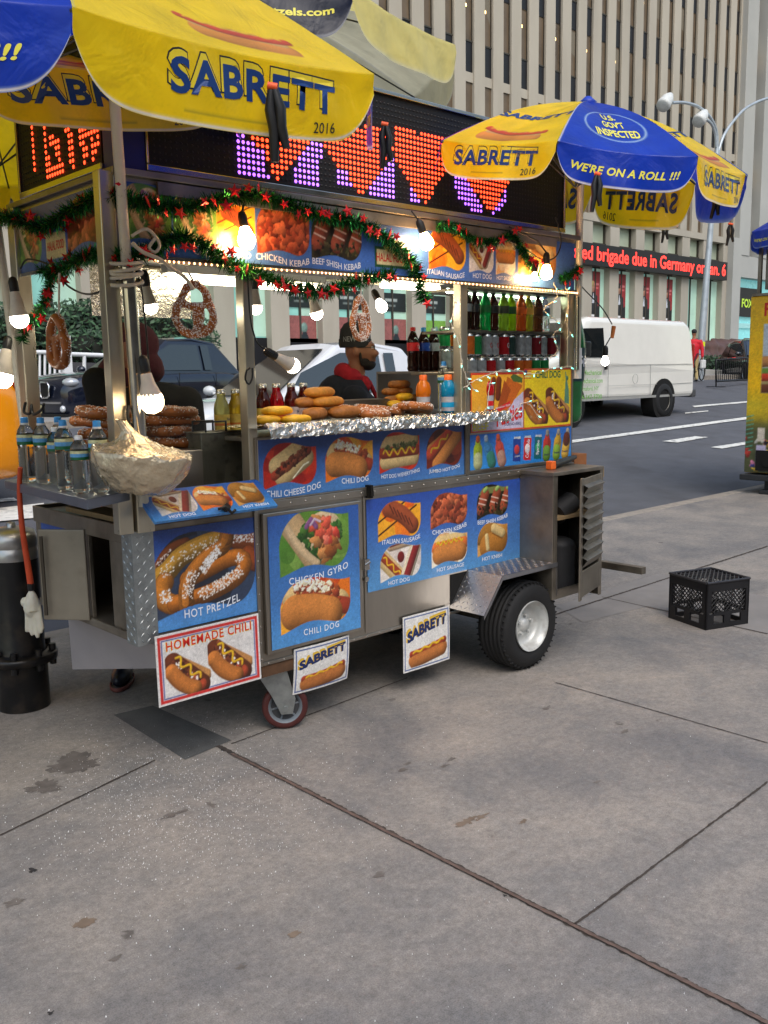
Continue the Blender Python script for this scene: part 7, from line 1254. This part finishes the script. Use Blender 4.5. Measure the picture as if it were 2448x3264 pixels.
obj('pickets', mb, WF, t); mb = MB(); mb.box(Yp(143, 790, 20.), (.2, .2, 1.3)); mb.lathe([(.15, 0), (.0001, .12)], Yp(143, 790, 20.)+up*.65, 4); obj('gate_post', mb, WF, t)
t = thing('handrail', 'white metal handrail running in front of the hedge', 'handrail', Yp(200, 800, 20.4)); mb = MB(); mb.tube([Yp(150, 765, 20.4), Yp(235, 768, 20.4), Yp(330, 771, 20.4)], .05, 6); obj('rail', mb, WF, t); 
for x in (182, 240): mb = MB(); mb.tube([Yp(x, 768, 20.4), Yp(x, 800, 20.4)], .045, 6); obj('post', mb, WF, t)
mb = MB(); q = [Yp(145, 782, 20.8), Yp(420, 790, 20.8), Yp(420, 850, 20.8), Yp(145, 840, 20.8)]; mb.add(q+[p+Vector((0,.4,0)) for p in q], [(3,2,1,0), (0,1,5,4), (1,2,6,5), (2,3,7,6), (3,0,4,7), (4,5,6,7)]); solo('low_wall', mb, mt('dark_wall', (74,74,78), .8, 0, .12, 2), 'low dark grey wall under the white handrail', 'wall', Yp(280, 845, 20.8))
BAR = mt('barrier_black', (34,34,38), .5, .3, .1); t = thing('crowd_barrier', 'black steel crowd barrier standing by the kerb at the right', 'barrier', Yp(1578, 838, 14.)); c0, c1, d0, d1 = Yp(1546, 778, 14.), Yp(1622, 772, 14.6), Yp(1547, 824, 14.), Yp(1622, 820, 14.6)
mb = MB(); mb.tube([d0, c0, c1, d1], .03, 6, closed=True); obj('frame', mb, BAR, t); mb = MB()
for i in range(1, 18): mb.tube([c0.lerp(c1, i/18), d0.lerp(d1, i/18)], .014, 4)
obj('bars', mb, BAR, t)
for q in (d0, d1): mb = MB(); mb.tube([q, q-up*.16], .025, 6); mb.box(q-up*.16, (.06, .6, .02)); obj('foot', mb, BAR, t)
mb = MB(); A = Yp(1506, 797, 17.5); B_ = Yp(1680, 803, 17.5); mb.add([A-up*.75, B_-up*.75, B_, A, A+V3(0,1.6,-.75), B_+V3(0,1.6,-.75), B_+V3(0,1.6,0), A+V3(0,1.6,0)], [(0,1,2,3), (3,2,6,7), (4,0,3,7), (1,5,6,2), (5,4,7,6)]); solo('planter', mb, STONE2, 'long pale stone planter behind the crowd barrier', 'planter', A-up*.75, bevel=.03)
hedge('clipped green shrubs growing in the stone planter', [(Yp(x, 790, 18.1), (.9, .5, .42)) for x in (1520, 1545, 1572, 1600, 1625)], 6, .08, 700)
g = random.Random(8); mb = MB(); nx, ny = 40, 8; v = []
for j in range(ny):
    for i in range(nx): p = Yp(1505+170*i/(nx-1), 779-48*j/(ny-1), 18.9); v.append(p+Vector((0, .5*j/(ny-1)+.25*mnoise.noise(Vector((i*.35, j*.5, 1))), .16*mnoise.noise(Vector((i*.22, j*.3, 4)))*(j/(ny-1)))))
mb.add(v, [(j*nx+i, j*nx+i+1, (j+1)*nx+i+1, (j+1)*nx+i) for j in range(ny-1) for i in range(nx-1)], 0, True); o = solo('tarpaulin', mb, mt('tarp_brown', (84,58,50), .5, 0, .15, 3), 'crumpled brown tarpaulin behind the planter shrubs', 'tarpaulin', v[0]); k_ = o.modifiers.new('t', 'SOLIDIFY'); k_.thickness = .05
t = thing('bicycle', 'dark bicycle leaning on the street lamp', 'bicycle', Yp(1516, 816, 15.6)); 
for x in (1516, 1494):
    c0 = Yp(x, 800, 15.6); mb = MB(); mb.tube([c0+Vector((.3*math.cos(i*.314), .05*math.cos(i*.314), .33*math.sin(i*.314))) for i in range(20)], .022, 6, closed=True); 
    for i in range(6): mb.tube([c0, c0+Vector((.3*math.cos(i*1.047), 0, .33*math.sin(i*1.047)))], .005, 4)
    obj('wheel', mb, RUBBER, t)
mb = MB(); a_, b_ = Yp(1516, 800, 15.6), Yp(1494, 800, 15.6); m_ = a_.lerp(b_, .5); mb.tube([a_, m_+up*.1+(a_-m_)*.3, m_-up*.05, b_, m_+up*.55, a_+up*.5, m_-up*.05], .02, 6); obj('frame', mb, mt('bike_frame', (40,44,50), .4, .5), t)
# ------------------------------------------------------------------ neighbouring food cart, cut by the right edge
x0 = 11.1; P0 = Xp(1606, 1040, x0); P1 = Xp(1632, 640, x0); yc = P0.y; z0, z1 = P0.z, P1.z
nc_ = thing('food_cart', 'yellow food cart cut off by the right picture edge', 'food cart', (x0+1., yc-.6, 0))
mb = MB(); mb.bb(x0, x0+2.2, yc-1.3, yc, z0+.12, z1); obj('cart_body', mb, mt('cart_yellow', (240,182,20), .35, 0, .08, 3), nc_, bevel=.01)
mb = MB(); mb.bb(x0-.08, x0+2.2, yc-1.3, yc+.02, z0+.03, z0+.1); obj('bumper', mb, mt('bumper_dark', (40,42,44), .5), nc_, bevel=.01)
mb = MB(); mb.bb(x0+.05, x0+.13, yc-.32, yc-.24, .0, z0+.04); mb.bb(x0-.05, x0+.3, yc-.5, yc-.22, .0, .05); obj('jack', mb, MATS['bumper_dark'], nc_, bevel=.01)
c = Cv(1.2, z1-z0-.14, (246,190,20), 90); h_ = c.h; n_ = c.GY/h_
c.put(np.clip((.38-n_)/.1, 0, 1)*.8, (36,56,62)); c.put(np.clip((n_-.24)/.14, 0, 1)*np.clip((.5-n_)/.1, 0, 1), (206,180,40))
for i in range(9): c.line([(.0+.0*i, h_*(.12+.025*i)), (.09, h_*(.13+.025*i))], .006, (90,170,150))
c.blobs(lambda g: (g.uniform(.0, 1.2), g.uniform(0, h_*.2)), 60, .015, .05, [(200,120,150), (220,180,60), (50,60,120), (180,60,50), (30,30,36), (200,200,190)], 3); c.rect(.14, h_*.06, .26, h_*.16, (190,180,210)); c.rect(.15, h_*.18, .24, h_*.26, (206,196,180))
c.win(.17, h_*.46, 1.1, h_*.85, leaf=False, col=(190,200,206)); c.cap((.0, .15), (.9, .2), .14, (190,170,110)); c.cap((0, .26), (.9, .3), .06, (110,150,60)); c.cap((0, .2), (.9, .22), .05, (214,60,40)); c.cap((0, .05), (.9, .07), .06, (110,60,40)); c.cap((.0, .4), (.9, .46), .07, (206,140,80)); c.full()
poster('picture_panel', c, plane_map((x0-.003, yc-.004, z0+.125), (0,-1,0), (0,0,1)), [TT('FOOD', .42, h_*.93, .5, .16, M=LETR, bold=.03)], nc_)
mb = MB(); mb.bb(x0+.02, x0+.06, yc-.1, yc-.06, z1, z1+.6); mb.bb(x0-.02, x0+2.2, yc-1.3, yc-.02, z1+.0, z1+.03); mb.bb(x0+.1, x0+2.2, yc-1.2, yc-.12, z1+.08, z1+.55); obj('cart_top', mb, STEEL2, nc_)
mb = MB(); mb.cyl((x0-.03, yc-.3, z0+.27), (x0, yc-.3, z0+.27), .07, n=20); mb.bb(x0-.02, x0-.004, yc-.5, yc-.15, z0+.15, z0+.4); obj('lamp_box', mb, DARK, nc_)
q = Xp(1622, 500, 10.7); umbrella('yellow and blue umbrella of the neighbouring cart at the right edge', (q.x+.55, q.y-.85, q.z+.42), (0, 0), math.radians(122), 1.0, .42, [(q.x+.6, q.y-.85, .1), (q.x+.6, q.y-.85, q.z+.3)], 'byybybyb', .2, 120, only=(0, 1))
